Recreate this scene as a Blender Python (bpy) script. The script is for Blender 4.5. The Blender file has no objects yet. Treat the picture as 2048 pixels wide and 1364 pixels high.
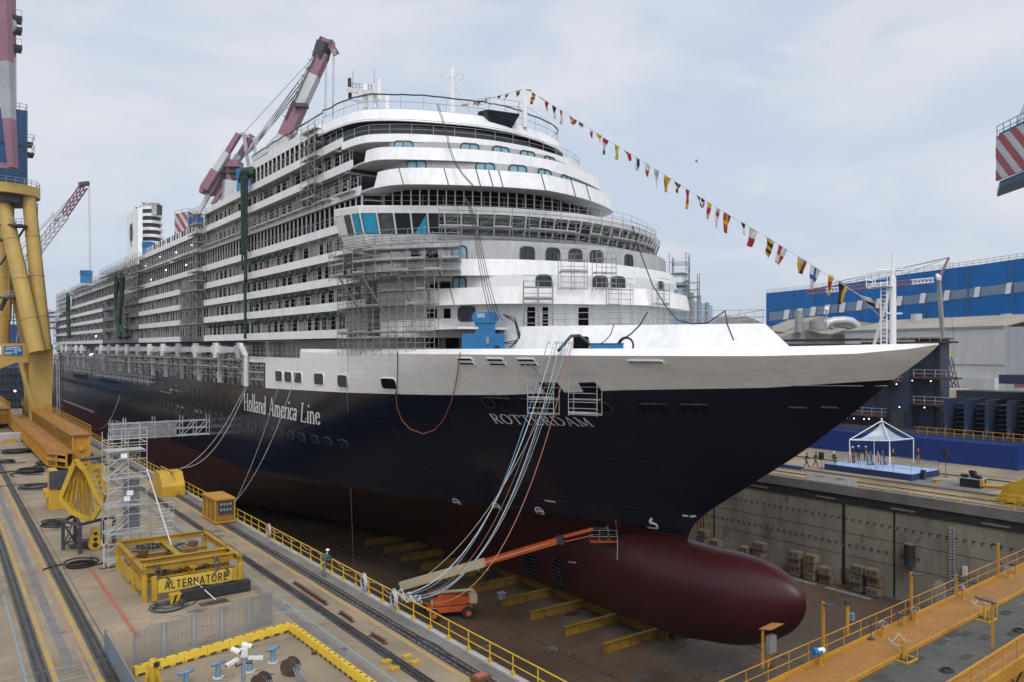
import bpy, bmesh, math, random
from mathutils import Vector, Matrix
random.seed(7)
scene = bpy.context.scene
COL = scene.collection
# ------------------------------------------------------------------ camera model
F, VX, HY, H = 1580.0, -120.0, 705.0, 15.5
TH = math.atan2(1024 - VX, F); CT = math.cos(TH); ST = math.sin(TH)
def ray(px, py):
    r = (px - 1024) / F; u = (HY - py) / F
    return (CT * r + ST, -ST * r + CT, u)
def ax(px, py, x):
    d = ray(px, py); k = x / d[0]; return Vector((x, d[1] * k, H + d[2] * k))
def ay(px, py, y):
    d = ray(px, py); k = y / d[1]; return Vector((d[0] * k, y, H + d[2] * k))
def az(px, py, z=0.0):
    d = ray(px, py); k = (z - H) / d[2]; return Vector((d[0] * k, d[1] * k, z))
def pt(px, py, dep):
    d = ray(px, py); return Vector((d[0] * dep, d[1] * dep, H + d[2] * dep))
def prj(p):
    d = ST * p[0] + CT * p[1]; r = CT * p[0] - ST * p[1]
    return 1024 + F * r / d, HY - F * (p[2] - H) / d, d
def V(*a): return Vector(a)
# ------------------------------------------------------------------ mesh builder
class MB:
    def __init__(s): s.v = []; s.f = []; s.m = []; s.mi = 0
    def add(s, vs, fs):
        o = len(s.v); s.v += [tuple(a) for a in vs]
        for f in fs: s.f.append([i + o for i in f]); s.m.append(s.mi)
    def quad(s, a, b, c, d): s.add([a, b, c, d], [(0, 1, 2, 3)])
    def box(s, x0, x1, y0, y1, z0, z1):
        v = [(x0,y0,z0),(x1,y0,z0),(x1,y1,z0),(x0,y1,z0),(x0,y0,z1),(x1,y0,z1),(x1,y1,z1),(x0,y1,z1)]
        s.add(v, [(0,3,2,1),(4,5,6,7),(0,1,5,4),(1,2,6,5),(2,3,7,6),(3,0,4,7)])
    def obox(s, c, a, b, d):
        c, a, b, d = Vector(c), Vector(a), Vector(b), Vector(d)
        v = [c-a-b-d, c+a-b-d, c+a+b-d, c-a+b-d, c-a-b+d, c+a-b+d, c+a+b+d, c-a+b+d]
        s.add(v, [(0,3,2,1),(4,5,6,7),(0,1,5,4),(1,2,6,5),(2,3,7,6),(3,0,4,7)])
    def bar(s, p, q, w, h, up=(0,0,1)):
        p, q = Vector(p), Vector(q); d = q - p
        if d.length < 1e-6: return
        u = Vector(up)
        if abs(d.normalized().dot(u)) > .97: u = Vector((1,0,0))
        sd = d.cross(u).normalized(); uu = sd.cross(d).normalized()
        s.obox((p+q)/2, d/2, sd*w/2, uu*h/2)
    def ibeam(s, p, q, w, h, t=.06):
        p, q = Vector(p), Vector(q); z = Vector((0,0,1))
        s.bar(p+z*(h/2-t/2), q+z*(h/2-t/2), w, t); s.bar(p-z*(h/2-t/2), q-z*(h/2-t/2), w, t)
        s.bar(p, q, t*1.2, h-2*t-.004)
    def tube(s, pts, r, n=6, cap=True):
        pts = [Vector(p) for p in pts]
        if not hasattr(r, '__len__'): r = [r]*len(pts)
        rings = []; N = len(pts); up = None
        for i, p in enumerate(pts):
            d = (pts[min(i+1,N-1)] - pts[max(i-1,0)])
            if d.length < 1e-7: d = Vector((0,0,1))
            d.normalize()
            if up is None or abs(up.dot(d)) > .98:
                up = Vector((0,0,1)) if abs(d.z) < .9 else Vector((1,0,0))
            a = d.cross(up).normalized(); b = a.cross(d).normalized(); up = b
            rings.append([p + (a*math.cos(2*math.pi*k/n) + b*math.sin(2*math.pi*k/n))*r[i] for k in range(n)])
        vs = [v for rg in rings for v in rg]; fs = []
        for i in range(N-1):
            for k in range(n):
                fs.append((i*n+k, i*n+(k+1)%n, (i+1)*n+(k+1)%n, (i+1)*n+k))
        if cap: fs += [tuple(range(n))[::-1], tuple((N-1)*n+k for k in range(n))]
        s.add(vs, fs)
    def cyl(s, c, r, h, n=16, r2=None):
        s.tube([c, (c[0], c[1], c[2]+h)], [r, r if r2 is None else r2], n)
    def sph(s, c, r, n=10, m=6, sc=(1,1,1)):
        c = Vector(c); vs = []; fs = []
        for i in range(m+1):
            t = math.pi*i/m
            for k in range(n):
                a = 2*math.pi*k/n
                vs.append(c + Vector((r*sc[0]*math.sin(t)*math.cos(a), r*sc[1]*math.sin(t)*math.sin(a), r*sc[2]*math.cos(t))))
        for i in range(m):
            for k in range(n): fs.append((i*n+k, (i+1)*n+k, (i+1)*n+(k+1)%n, i*n+(k+1)%n))
        s.add(vs, fs)
    def prism(s, poly, z0, z1):
        n = len(poly)
        s.add([(p[0],p[1],z0) for p in poly] + [(p[0],p[1],z1) for p in poly],
              [tuple(range(n))[::-1], tuple(range(n,2*n))] + [(i,(i+1)%n,n+(i+1)%n,n+i) for i in range(n)])
    def extr(s, poly, d):
        d = Vector(d); n = len(poly); P = [Vector(p) for p in poly]
        s.add(P + [p+d for p in P], [tuple(range(n)), tuple(range(n,2*n))[::-1]] + [(i,n+i,n+(i+1)%n,(i+1)%n) for i in range(n)])
    def grid(s, rows):
        n = len(rows[0]); vs = [p for r in rows for p in r]
        s.add(vs, [(i*n+k, i*n+k+1, (i+1)*n+k+1, (i+1)*n+k) for i in range(len(rows)-1) for k in range(n-1)])
    def build(s, name, mats, parent=None, smooth=False, bevel=0, solid=0):
        me = bpy.data.meshes.new(name)
        o3 = org(parent) if parent else Vector((0,0,0))
        me.from_pydata([tuple(Vector(v)-o3) for v in s.v], [], s.f)
        if not isinstance(mats, (list, tuple)): mats = [mats]
        for m in mats: me.materials.append(m)
        if len(mats) > 1: me.polygons.foreach_set('material_index', s.m)
        bm = bmesh.new(); bm.from_mesh(me)
        bmesh.ops.recalc_face_normals(bm, faces=bm.faces)
        bm.to_mesh(me); bm.free()
        if smooth:
            me.polygons.foreach_set('use_smooth', [True]*len(me.polygons))
            if smooth != 2:
                try: me.set_sharp_from_angle(angle=math.radians(38))
                except Exception: pass
        me.update()
        o = bpy.data.objects.new(name, me); COL.objects.link(o)
        if parent: o.parent = parent
        if solid:
            md = o.modifiers.new('thick', 'SOLIDIFY'); md.thickness = solid; md.offset = 0
        if bevel:
            md = o.modifiers.new('bev', 'BEVEL'); md.width = bevel; md.segments = 2; md.limit_method = 'ANGLE'
        return o
def org(o):
    p = Vector((0,0,0))
    while o: p += Vector(o.location); o = o.parent
    return p
def tag(o, label, cat, group=None, kind=None):
    if label: o['label'] = label
    if cat: o['category'] = cat
    if group: o['group'] = group
    if kind: o['kind'] = kind
    return o
def thing(name, label, cat, loc, group=None):
    o = bpy.data.objects.new(name, None); o.empty_display_size = .3; COL.objects.link(o)
    o.location = loc; return tag(o, label, cat, group)
def struct(mb, name, m, **k):
    o = mb.build(name, m, **k); o['kind'] = 'structure'; return o
def copy_tree(o, parent=None):
    c = o.copy(); COL.objects.link(c)
    if parent: c.parent = parent
    for ch in list(o.children): copy_tree(ch, c)
    return c
# ------------------------------------------------------------------ materials
def hx(h):
    def l(c): c /= 255.; return c/12.92 if c <= .04045 else ((c+.055)/1.055)**2.4
    return tuple(l(int(h[i:i+2],16)) for i in (0,2,4))
MATS = {}
def mat(name, c1, c2=None, scale=1.0, rough=.6, metal=0., stretch=(1,1,1), rust=None, bump=0., spec=.5, lo=.35, hi=.65, detail=7, emit=0, coat=0, alpha=1):
    if isinstance(c1, str): c1 = hx(c1)
    if isinstance(c2, str): c2 = hx(c2)
    m = bpy.data.materials.new(name); m.use_nodes = True; MATS[name] = m
    nt = m.node_tree; N = nt.nodes; L = nt.links; b = N['Principled BSDF']
    b.inputs['Roughness'].default_value = rough; b.inputs['Metallic'].default_value = metal
    b.inputs['Specular IOR Level'].default_value = spec
    if coat: b.inputs['Coat Weight'].default_value = coat; b.inputs['Coat Roughness'].default_value = .12
    if c2 is None: c2 = tuple(c*.8 for c in c1)
    g = N.new('ShaderNodeNewGeometry'); mp = N.new('ShaderNodeMapping'); mp.inputs['Scale'].default_value = stretch
    L.new(g.outputs['Position'], mp.inputs['Vector'])
    def noise(sc, dt=detail):
        n = N.new('ShaderNodeTexNoise'); n.inputs['Scale'].default_value = sc; n.inputs['Detail'].default_value = dt
        n.inputs['Roughness'].default_value = .62; L.new(mp.outputs[0], n.inputs['Vector']); return n
    def ramp(src, a, bb):
        r = N.new('ShaderNodeMapRange'); r.inputs['From Min'].default_value = a; r.inputs['From Max'].default_value = bb
        L.new(src, r.inputs['Value']); return r.outputs[0]
    def mix(f, a, bb):
        x = N.new('ShaderNodeMix'); x.data_type = 'RGBA'; L.new(f, x.inputs[0])
        for i, q in ((6, a), (7, bb)):
            if isinstance(q, tuple): x.inputs[i].default_value = (*q, 1)
            else: L.new(q, x.inputs[i])
        return x.outputs[2]
    n1 = noise(scale)
    col = mix(ramp(n1.outputs['Fac'], lo, hi), c1, c2)
    n2 = noise(scale*7.3)
    dk = mix(ramp(n2.outputs['Fac'], .3, .75), (1,1,1), (.72,.72,.72))
    mu = N.new('ShaderNodeMix'); mu.data_type = 'RGBA'; mu.blend_type = 'MULTIPLY'; mu.inputs[0].default_value = .7
    L.new(col, mu.inputs[6]); L.new(dk, mu.inputs[7]); col = mu.outputs[2]
    for rs in ([rust] if rust and not isinstance(rust, list) else (rust or [])):
        rc, amt, sc = rs
        if isinstance(rc, str): rc = hx(rc)
        n3 = noise(sc, 9); col = mix(ramp(n3.outputs['Fac'], 1-amt-.06, 1-amt+.06), col, rc)
    L.new(col, b.inputs['Base Color'])
    if bump:
        bp = N.new('ShaderNodeBump'); bp.inputs['Strength'].default_value = bump; bp.inputs['Distance'].default_value = .05
        L.new(n2.outputs['Fac'], bp.inputs['Height']); L.new(bp.outputs[0], b.inputs['Normal'])
    rr = N.new('ShaderNodeMapRange'); rr.inputs['To Min'].default_value = max(.02, rough-.12); rr.inputs['To Max'].default_value = min(1, rough+.12)
    L.new(n2.outputs['Fac'], rr.inputs['Value']); L.new(rr.outputs[0], b.inputs['Roughness'])
    if emit:
        b.inputs['Emission Color'].default_value = (*c1, 1); b.inputs['Emission Strength'].default_value = emit
    if alpha < 1: b.inputs['Alpha'].default_value = alpha
    return m
mat('white', (.82,.825,.83), (.72,.73,.74), .35, .42, stretch=(1,1,.35), rust=('a08b70', .19, 1.1))
mat('white_clean', (.86,.86,.86), (.77,.78,.79), .3, .4, stretch=(1,1,.3), rust=[('b3a896', .24, 1.1), ('8d7d68', .15, 2.3)])
mat('strake_white', (.87,.86,.84), (.80,.79,.77), .16, .3, stretch=(.6,.6,3), spec=.5)
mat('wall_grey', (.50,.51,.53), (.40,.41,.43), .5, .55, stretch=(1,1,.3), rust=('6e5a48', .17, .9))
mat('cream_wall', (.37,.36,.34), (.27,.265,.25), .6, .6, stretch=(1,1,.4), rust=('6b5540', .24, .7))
mat('primer', (.11,.11,.135), (.17,.16,.165), .5, .6, rust=('5b4636', .22, .5))
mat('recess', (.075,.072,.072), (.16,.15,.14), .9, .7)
mat('opening', (.006,.007,.009), (.014,.015,.018), 1.5, .9, spec=.02)
mat('dark_glass', (.010,.015,.028), (.016,.022,.038), .7, .12, spec=.5)
mat('bridge_glass', (.10,.125,.125), (.045,.06,.062), 1.6, .12, spec=.5)
mat('blue_film', (.012,.27,.47), (.02,.36,.56), .6, .35)
mat('pane_blue', (.16,.36,.48), (.30,.50,.60), 2.5, .2)
mat('puddle', (.02,.017,.014), (.03,.024,.018), .5, .06)
mat('navy', (.0032,.0060,.018), (.0055,.009,.025), .05, .2, stretch=(1,1,2), spec=.45, rust=[((.022,.017,.013), .33, .10)])
mat('antifoul', (.036,.005,.0058), (.056,.0078,.0085), .12, .42, stretch=(1,1,2), spec=.4, rust=[((.030,.010,.010), .36, .35), ((.095,.03,.028), .26, .9)])
mat('galv', (.36,.365,.37), (.24,.24,.24), 1.4, .45, metal=.35)
mat('galv_light', (.56,.57,.59), (.42,.43,.45), 1.4, .42, metal=.3)
mat('rail_grey', (.42,.43,.45), (.30,.31,.32), 1.2, .5)
mat('plank', (.33,.32,.30), (.44,.44,.44), 1.1, .6, rust=('7a5c36', .3, .5))
mat('rope_black', (.012,.012,.013), (.025,.025,.027), 3, .6)
mat('hose_white', (.50,.51,.53), (.38,.39,.41), 2, .5)
mat('hose_blue', (.09,.19,.30), (.16,.33,.50), 2, .5)
mat('hose_red', (.34,.14,.09), (.42,.15,.1), 2, .5)
mat('hose_brown', (.16,.10,.075), (.11,.075,.06), 2, .6)
mat('hose_pink', (.55,.40,.34), (.45,.3,.26), 2, .6)
mat('green_duct', (.010,.034,.026), (.016,.052,.038), 1.5, .7, bump=.4)
mat('concrete', (.34,.268,.178), (.195,.153,.106), .13, .8, rust=[((.15,.125,.1), .30, .35), ((.10,.085,.07), .22, 1.3), ((.40,.36,.30), .27, .6)], bump=.25)
mat('concrete_path', (.20,.19,.175), (.12,.115,.108), .3, .8, rust=[((.32,.30,.27), .26, .9)], bump=.25)
mat('kerb', (.46,.44,.40), (.33,.31,.28), .5, .8, bump=.2)
mat('dock_floor', (.055,.037,.025), (.125,.078,.046), .07, .62, rust=[((.17,.085,.045), .29, .11), ((.024,.018,.017), .28, .22), ((.12,.10,.09), .22, .5)], bump=.3)
mat('dock_wall', (.32,.285,.228), (.165,.147,.12), .22, .85, stretch=(1,1,.32), rust=[((.05,.046,.04), .34, .33), ((.26,.235,.19), .26, .5), ((.16,.085,.045), .2, .6)], bump=.4)
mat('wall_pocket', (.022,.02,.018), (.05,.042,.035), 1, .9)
mat('fender_black', (.010,.010,.012), (.025,.025,.027), 1, .7)
mat('rail_steel', (.11,.11,.115), (.06,.055,.052), .5, .42, metal=.5)
mat('rail_bed', (.035,.031,.028), (.075,.06,.048), .8, .85)
mat('plate_grey', (.15,.135,.135), (.20,.18,.17), .4, .7)
mat('paint_yellow', (.46,.29,.055), (.33,.235,.11), .55, .75, rust=((.28,.24,.18), .36, 1.2))
mat('paint_red', (.40,.10,.055), (.34,.14,.09), .6, .75, rust=((.29,.24,.18), .3, 1.2))
mat('paint_faded_red', (.33,.18,.14), (.3,.22,.17), .5, .8, rust=((.29,.25,.19), .4, .9))
mat('paint_blue', (.17,.29,.36), (.22,.28,.28), .6, .75, rust=((.29,.25,.19), .38, 1.0))
mat('yellow', (.56,.35,.022), (.42,.25,.02), .6, .5, rust=[('5f4018', .26, 1.1), ('3a2a18', .2, 3.1)])
mat('yellow_rail', (.66,.43,.02), (.56,.35,.015), 1.2, .4, rust=('6a4413', .2, 2))
mat('yellow_barrier', (.72,.50,.035), (.60,.40,.03), .7, .5, rust=('8a6a30', .18, 1.8))
mat('crane_yellow', (.50,.335,.085), (.41,.27,.07), .3, .45, rust=('63421f', .2, .35))
mat('ochre', (.52,.26,.02), (.40,.185,.016), .45, .55, rust=[('5a3013', .26, .6)])
mat('ochre_deck', (.37,.165,.026), (.26,.125,.03), .5, .7, rust=('7c4a22', .28, .5))
mat('rig_yellow', (.42,.25,.018), (.30,.17,.016), .8, .5, rust=[('4a2e14', .28, 1.0)])
mat('sign_yellow', (.64,.44,.06), (.55,.37,.05), .7, .5, rust=('7b5a28', .22, 1.2))
mat('rust', (.15,.06,.032), (.085,.04,.026), 1.2, .8, bump=.3)
mat('keel_yellow', (.29,.17,.015), (.20,.11,.015), .8, .6, rust=[('3a2413', .3, 1.0)])
mat('block_concrete', (.22,.17,.125), (.12,.09,.068), .5, .85, rust=[('1f1a16', .33, .9), ('8a7f70', .24, 1.7)], bump=.4)
mat('timber', (.10,.065,.045), (.06,.04,.03), 1.6, .85)
mat('caisson_deck', (.085,.085,.07), (.055,.056,.048), .35, .6, rust=[((.14,.135,.115), .3, .3), ((.09,.055,.035), .26, .4)], bump=.3)
mat('water', (.004,.005,.006), (.006,.008,.009), .3, .06, bump=.05)
mat('blue_unit', (.010,.175,.42), (.012,.145,.35), .7, .4, rust=('0c3a66', .2, 1))
mat('cab_blue', (.012,.085,.24), (.012,.07,.19), .4, .45)
mat('hall_blue', (.002,.15,.47), (.002,.125,.40), .02, .7, stretch=(1,1,.3), spec=.12)
mat('barrier_blue', (.006,.035,.19), (.007,.030,.155), .12, .4)
mat('pale_blue', (.30,.46,.68), (.34,.5,.7), .1, .6)
mat('block_navy', (.020,.038,.085), (.032,.042,.065), .22, .55, rust=[('1a1512', .24, .4)])
mat('block_dark', (.020,.026,.042), (.034,.038,.048), .3, .6, rust=[('2c2018', .25, .5)])
mat('warehouse', (.55,.56,.56), (.46,.47,.47), .05, .6, stretch=(1,1,.3), rust=('7d746a', .2, .12))
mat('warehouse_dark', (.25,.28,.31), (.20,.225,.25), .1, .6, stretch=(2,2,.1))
mat('roof_tan', (.34,.30,.25), (.27,.24,.20), .06, .75)
mat('roof_brown', (.16,.12,.11), (.12,.09,.085), .06, .75)
mat('grey_wall', (.26,.26,.26), (.2,.2,.2), .08, .7)
mat('strip_glass', (.16,.24,.36), (.13,.20,.31), .05, .3)
mat('purple_red', (.29,.135,.19), (.23,.11,.155), .15, .5)
mat('jib_white', (.58,.60,.62), (.48,.50,.52), .15, .5, rust=('7d4f45', .2, .12))
mat('jib_grey', (.36,.38,.42), (.28,.30,.34), .15, .5)
mat('stripe_red', (.36,.045,.06), (.30,.04,.05), .3, .5)
mat('steel_dark', (.055,.06,.068), (.035,.038,.044), .6, .55)
mat('lift_orange', (.62,.115,.022), (.50,.085,.018), .6, .4)
mat('lift_cream', (.60,.52,.33), (.50,.42,.27), .6, .45)
mat('tyre', (.016,.016,.016), (.03,.028,.026), 2, .85)
mat('light_blue_post', (.10,.20,.31), (.15,.26,.37), .9, .5, rust=('b9c2ca', .3, 1.4))
mat('cctv_white', (.74,.73,.70), (.66,.65,.62), 1, .4)
mat('grey_post', (.22,.28,.34), (.18,.23,.28), .8, .5)
mat('fence_sheet', (.16,.20,.24), (.13,.165,.20), .6, .5)
mat('black', (.010,.010,.011), (.02,.02,.022), 1.2, .5)
mat('bumper', (.012,.012,.012), (.032,.030,.028), .9, .75, bump=.3)
mat('skin', (.50,.30,.21), (.45,.26,.18), 3, .55)
mat('helmet_white', (.8,.8,.8), (.74,.74,.74), 2, .3)
mat('helmet_red', (.55,.07,.05), (.48,.06,.05), 2, .35)
mat('teal_cloth', (.015,.12,.13), (.012,.095,.105), 3, .8)
mat('black_cloth', (.012,.013,.016), (.02,.02,.024), 3, .85)
mat('khaki', (.27,.20,.11), (.22,.16,.09), 3, .85)
mat('beige_cloth', (.40,.35,.27), (.34,.30,.23), 3, .85)
mat('orange_cloth', (.62,.10,.02), (.5,.08,.02), 3, .8)
mat('hivis', (.55,.62,.05), (.48,.55,.05), 3, .8)
mat('hair', (.02,.014,.01), (.03,.02,.015), 6, .7)
mat('stage_carpet', (.30,.42,.66), (.36,.48,.70), .6, .85)
mat('stage_skirt', (.010,.035,.13), (.008,.028,.105), .5, .75)
mat('tent_film', (.42,.48,.58), (.50,.56,.66), .8, .25, alpha=.62)
mat('banner_white', (.70,.70,.69), (.62,.62,.61), .4, .6)
mat('lectern_wood', (.16,.07,.035), (.12,.05,.025), 3, .5)
for n_, c_ in dict(f_red=(.40,.022,.03), f_white=(.66,.66,.66), f_blue=(.03,.09,.30), f_navy=(.012,.018,.045), f_yellow=(.60,.40,.02), f_black=(.015,.015,.018), f_grey=(.42,.43,.45), f_green=(.01,.15,.06)).items():
    mat(n_, c_, tuple(q*.8 for q in c_), 1.2, .85)
mat('letter_white', (.74,.74,.74), (.66,.66,.66), .8, .5)
mat('letter_black', (.012,.012,.012), (.03,.028,.02), .8, .5)
mat('lamp_lit', (1,.97,.9), (1,.97,.9), 1, .5, emit=3)
mat('seam_dark', (.05,.048,.046), (.09,.085,.08), 1, .8)
mat('seam_navy', (.018,.021,.030), (.025,.028,.036), 1, .4)
mat('stain', (.16,.125,.09), (.11,.09,.07), 1.2, .8)
mat('red_primer', (.23,.045,.03), (.18,.04,.03), .8, .6)
M = MATS
# ------------------------------------------------------------------ cruise ship: hull
CX = 53.0; XS = 34.1; B = CX - XS; YA = 338.0
ship = thing('cruise_ship', 'huge unfinished cruise ship with black hull, white bow and red bulb in the dock', 'cruise ship', (CX, 40, -9.6))
_st = [(1878,690),(1840,725),(1795,752),(1700,832),(1600,908),(1520,958),(1405,1030),(1378,1060),(1375,1080)]
STEM = sorted([(ax(x, y, CX).z, ax(x, y, CX).y) for x, y in _st]); STEM = [(-9.6, STEM[0][1])] + STEM + [(17.5, STEM[-1][1]-1.4)]
def interp(tab, x):
    if x <= tab[0][0]: return tab[0][1]
    for (a, b), (c, d) in zip(tab, tab[1:]):
        if x <= c:
            t = (x-a)/max(c-a, 1e-9); return b+(d-b)*t
    return tab[-1][1]
_ys = {}
def yst(z):
    k = round(z, 2)
    if k not in _ys: _ys[k] = sum(interp(STEM, k+e) for e in (-.8,-.4,0,.4,.8))/5
    return _ys[k]
BULB = None
def hb(y, z):
    h = hb0(y, z)
    if BULB and 36 < y < 69.5:
        zc, hz, w = BULB(y); e = abs(z-zc)/hz
        if e < 1: h = max(h, w*math.sqrt(1-e*e))
    return h
def hb0(y, z):
    D = max(0., y - yst(z))
    if z > 0: L = 64-18*min(z,16)/16; p = 1.05-.25*min(z,16)/16
    else: L = 64-56*z/9.6; p = 1.05-3.1*z/9.6
    t = min(1, D/L); return B*math.sin(math.pi/2*t)**p if t > 0 else 0.
def hp(y, z, off=0., side=-1):
    p = V(CX+side*hb(y, z), y, z)
    if off:
        a = V(CX+side*hb(y+.3, z), y+.3, z)-V(CX+side*hb(y-.3, z), y-.3, z)
        b = V(CX+side*hb(y, z+.3), y, z+.3)-V(CX+side*hb(y, z-.3), y, z-.3)
        n = a.cross(b).normalized()
        if n.x*side < 0: n = -n
        p += n*off
    return p
def hit(px, py):
    d = ray(px, py); lo = None; k = 20.
    f = lambda k: (d[0]*k) - (CX-hb(d[1]*k, H+d[2]*k))
    while k < 700:
        if f(k) > 0:
            a, b = k-1, k
            for _ in range(30):
                m = (a+b)/2
                if f(m) > 0: b = m
                else: a = m
            return V(d[0]*b, d[1]*b, H+d[2]*b)
        k += 1
    return None
ZB = sorted([(p.y, p.z) for p in [hit(x, y) for x, y in ((1500,775),(1230,780),(1010,790),(870,790),(690,785),(600,780),(540,777))] if p] + [(ax(1795,752,CX).y, ax(1795,752,CX).z)])
ZB = ZB + [(112, 10.95), (400, 10.95)]
zbf = lambda y: interp(ZB, y)
def hull_rows(zlo, zhi, nz, yend, ys_aft, side, p=1.7, ns=110):
    rows = []
    cols = [('s', i/ns) for i in range(ns+1)] + [('y', y) for y in ys_aft]
    for kind, q in cols:
        yy = q if kind == 'y' else yst(12)+(yend-yst(12))*q**p
        a = zlo(yy); b = zhi(yy); r = []
        for j in range(nz+1):
            z = a+(b-a)*j/nz
            y = q if kind == 'y' else yst(z)+(yend-yst(z))*q**p
            r.append(hp(y, z, 0, side))
        rows.append(r)
    return rows
aft = [118+11*i for i in range(21)]
ZR = lambda y: -.55
mb = MB()
for sd in (-1, 1): mb.grid(hull_rows(ZR, zbf, 26, 112., aft, sd))
mb.quad(V(CX-B, YA, -9.6), V(CX+B, YA, -9.6), V(CX+B, YA, 11), V(CX-B, YA, 11))
hull = mb.build('hull', M['navy'], ship, smooth=2)
mb = MB()
for sd in (-1, 1): mb.grid(hull_rows(lambda y: -9.6, ZR, 22, 112., aft, sd))
r1 = [hp(y, -9.6, 0, -1) for y in [48+6*i for i in range(49)]]; r2 = [hp(y, -9.6, 0, 1) for y in [48+6*i for i in range(49)]]
mb.grid([r1, r2])
mb.build('underwater_hull', M['antifoul'], ship, smooth=2)
# bulbous bow
_bt = [(ax(x,y,CX)) for x, y in ((1375,1080),(1450,1100),(1540,1133),(1600,1172),(1618,1203))]
_bb = [(ax(x,y,CX)) for x, y in ((1380,1275),(1450,1285),(1540,1280),(1600,1255),(1618,1222))]
TOPT = sorted([(p.y, p.z) for p in _bt]); BOTT = sorted([(p.y, p.z) for p in _bb])
ytip = min(TOPT[0][0], BOTT[0][0]) + .3; ztip = (TOPT[0][1]+BOTT[0][1])/2
TOPT = [(ytip, ztip)] + TOPT + [(56, -1.0), (90, -1.6)]; BOTT = [(ytip, ztip)] + BOTT + [(56, -9.6), (90, -9.6)]
rows = []; nb = 40; y1 = 70.
def bsec(y):
    yy = max(y, ytip+8); a = interp(BOTT, yy); b = interp(TOPT, yy); d = min(1, (y-ytip)/8); q = math.sqrt(max(0, 1-(1-d)**1.9))
    return ztip+((a+b)/2-ztip)*d**.7, max(.002, (b-a)/2*q), max(.002, 2.95*q**1.25)*(1 if y < 47 else max(.02, math.cos(math.pi/2*(y-47)/(y1-47))**1.2))
for i in range(61):
    y = ytip+(y1-ytip)*(i/60.)**2.4; zc, hz, w = bsec(y)
    rows.append([V(CX+w*math.cos(2*math.pi*k/nb), y, zc+hz*math.sin(2*math.pi*k/nb)) for k in range(nb+1)])
mb = MB(); mb.grid(rows); mb.build('bulbous_bow', M['antifoul'], ship, smooth=2)
# white strake and its bright inward-leaning cap
zk = lambda y: interp([(30.6, 16.0), (31.4, 15.75), (33.5, 15.42), (38, 15.25), (48, 15.25), (60, 15.35), (92, 15.5)], y)
mb = MB()
for sd in (-1, 1): mb.grid(hull_rows(zbf, zk, 10, 89.4, [], sd))
for sd in (-1, 1):
    mb.grid([[hp(y, z, 0, sd) for z in [zbf(y)+(14.8-zbf(y))*j/6 for j in range(7)]] for y in (89.4, 92, 95, 98, 101.5)])
    mb.grid([[hp(y, z, 0, sd) for z in (14.05, 14.4, 14.8)] for y in (101.5, 104, 108)])
strake = mb.build('white_strake', M['strake_white'], ship, smooth=2)
mb = MB()
zt = lambda y: interp([(30.6, 16.1), (36, 15.95), (45, 15.8), (92, 15.85)], y)
for sd in (-1, 1):
    rows = []
    for i in range(81):
        q = (i/80.)**1.7; yy = yst(12)+(89.4-yst(12))*q; z = zk(yy); y = yst(z)+(89.4-yst(z))*q
        a = hp(y, z, 0, sd); e = interp([(30.6,0),(33.5,.5),(38,.85),(60,.75),(92,.06)], yy)
        b = V(a.x-sd*e, y, zt(yy)); c = V(b.x-sd*min(.25, e+.02), b.y+.02, zt(yy)); d = V(c.x, c.y, interp([(30.6,16.02),(32,15.5),(34.2,14.7)], yy))
        if (b.x-CX)*sd < 0: b.x = CX
        if (c.x-CX)*sd < 0: c.x = CX; d.x = CX
        rows.append([a, b, c, d])
    mb.grid(rows)
mb.build('bulwark_cap', M['white_clean'], ship)
mb = MB()
mb.grid([[hp(y, 14.7, 0, -1)+V(.5,0,0) if hb(y,14.7) > .6 else V(CX,y,14.7), V(CX, y, 14.72), hp(y, 14.7, 0, 1)-V(.5,0,0) if hb(y,14.7) > .6 else V(CX,y,14.7)] for y in [27+i*2.1 for i in range(31)]])
mb.box(XS+.3, CX+B-.3, 90, 112, 14.0, 14.1)
mb.build('foredeck', M['plate_grey'], ship)
# weld seams on the strake (raised strips)
mb = MB()
def ribbon(mbx, ys, zf, wd, off):
    rows = [[hp(y, zf(y)-wd/2, off), hp(y, zf(y)+wd/2, off)] for y in ys]; mbx.grid(rows)
for zz in (14.35, 13.2): ribbon(mb, [29+i*1.5 for i in range(40)], lambda y: zz-.01*(y-30), .035, .02)
mb.build('weld_seam', M['white_clean'], strake)
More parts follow.
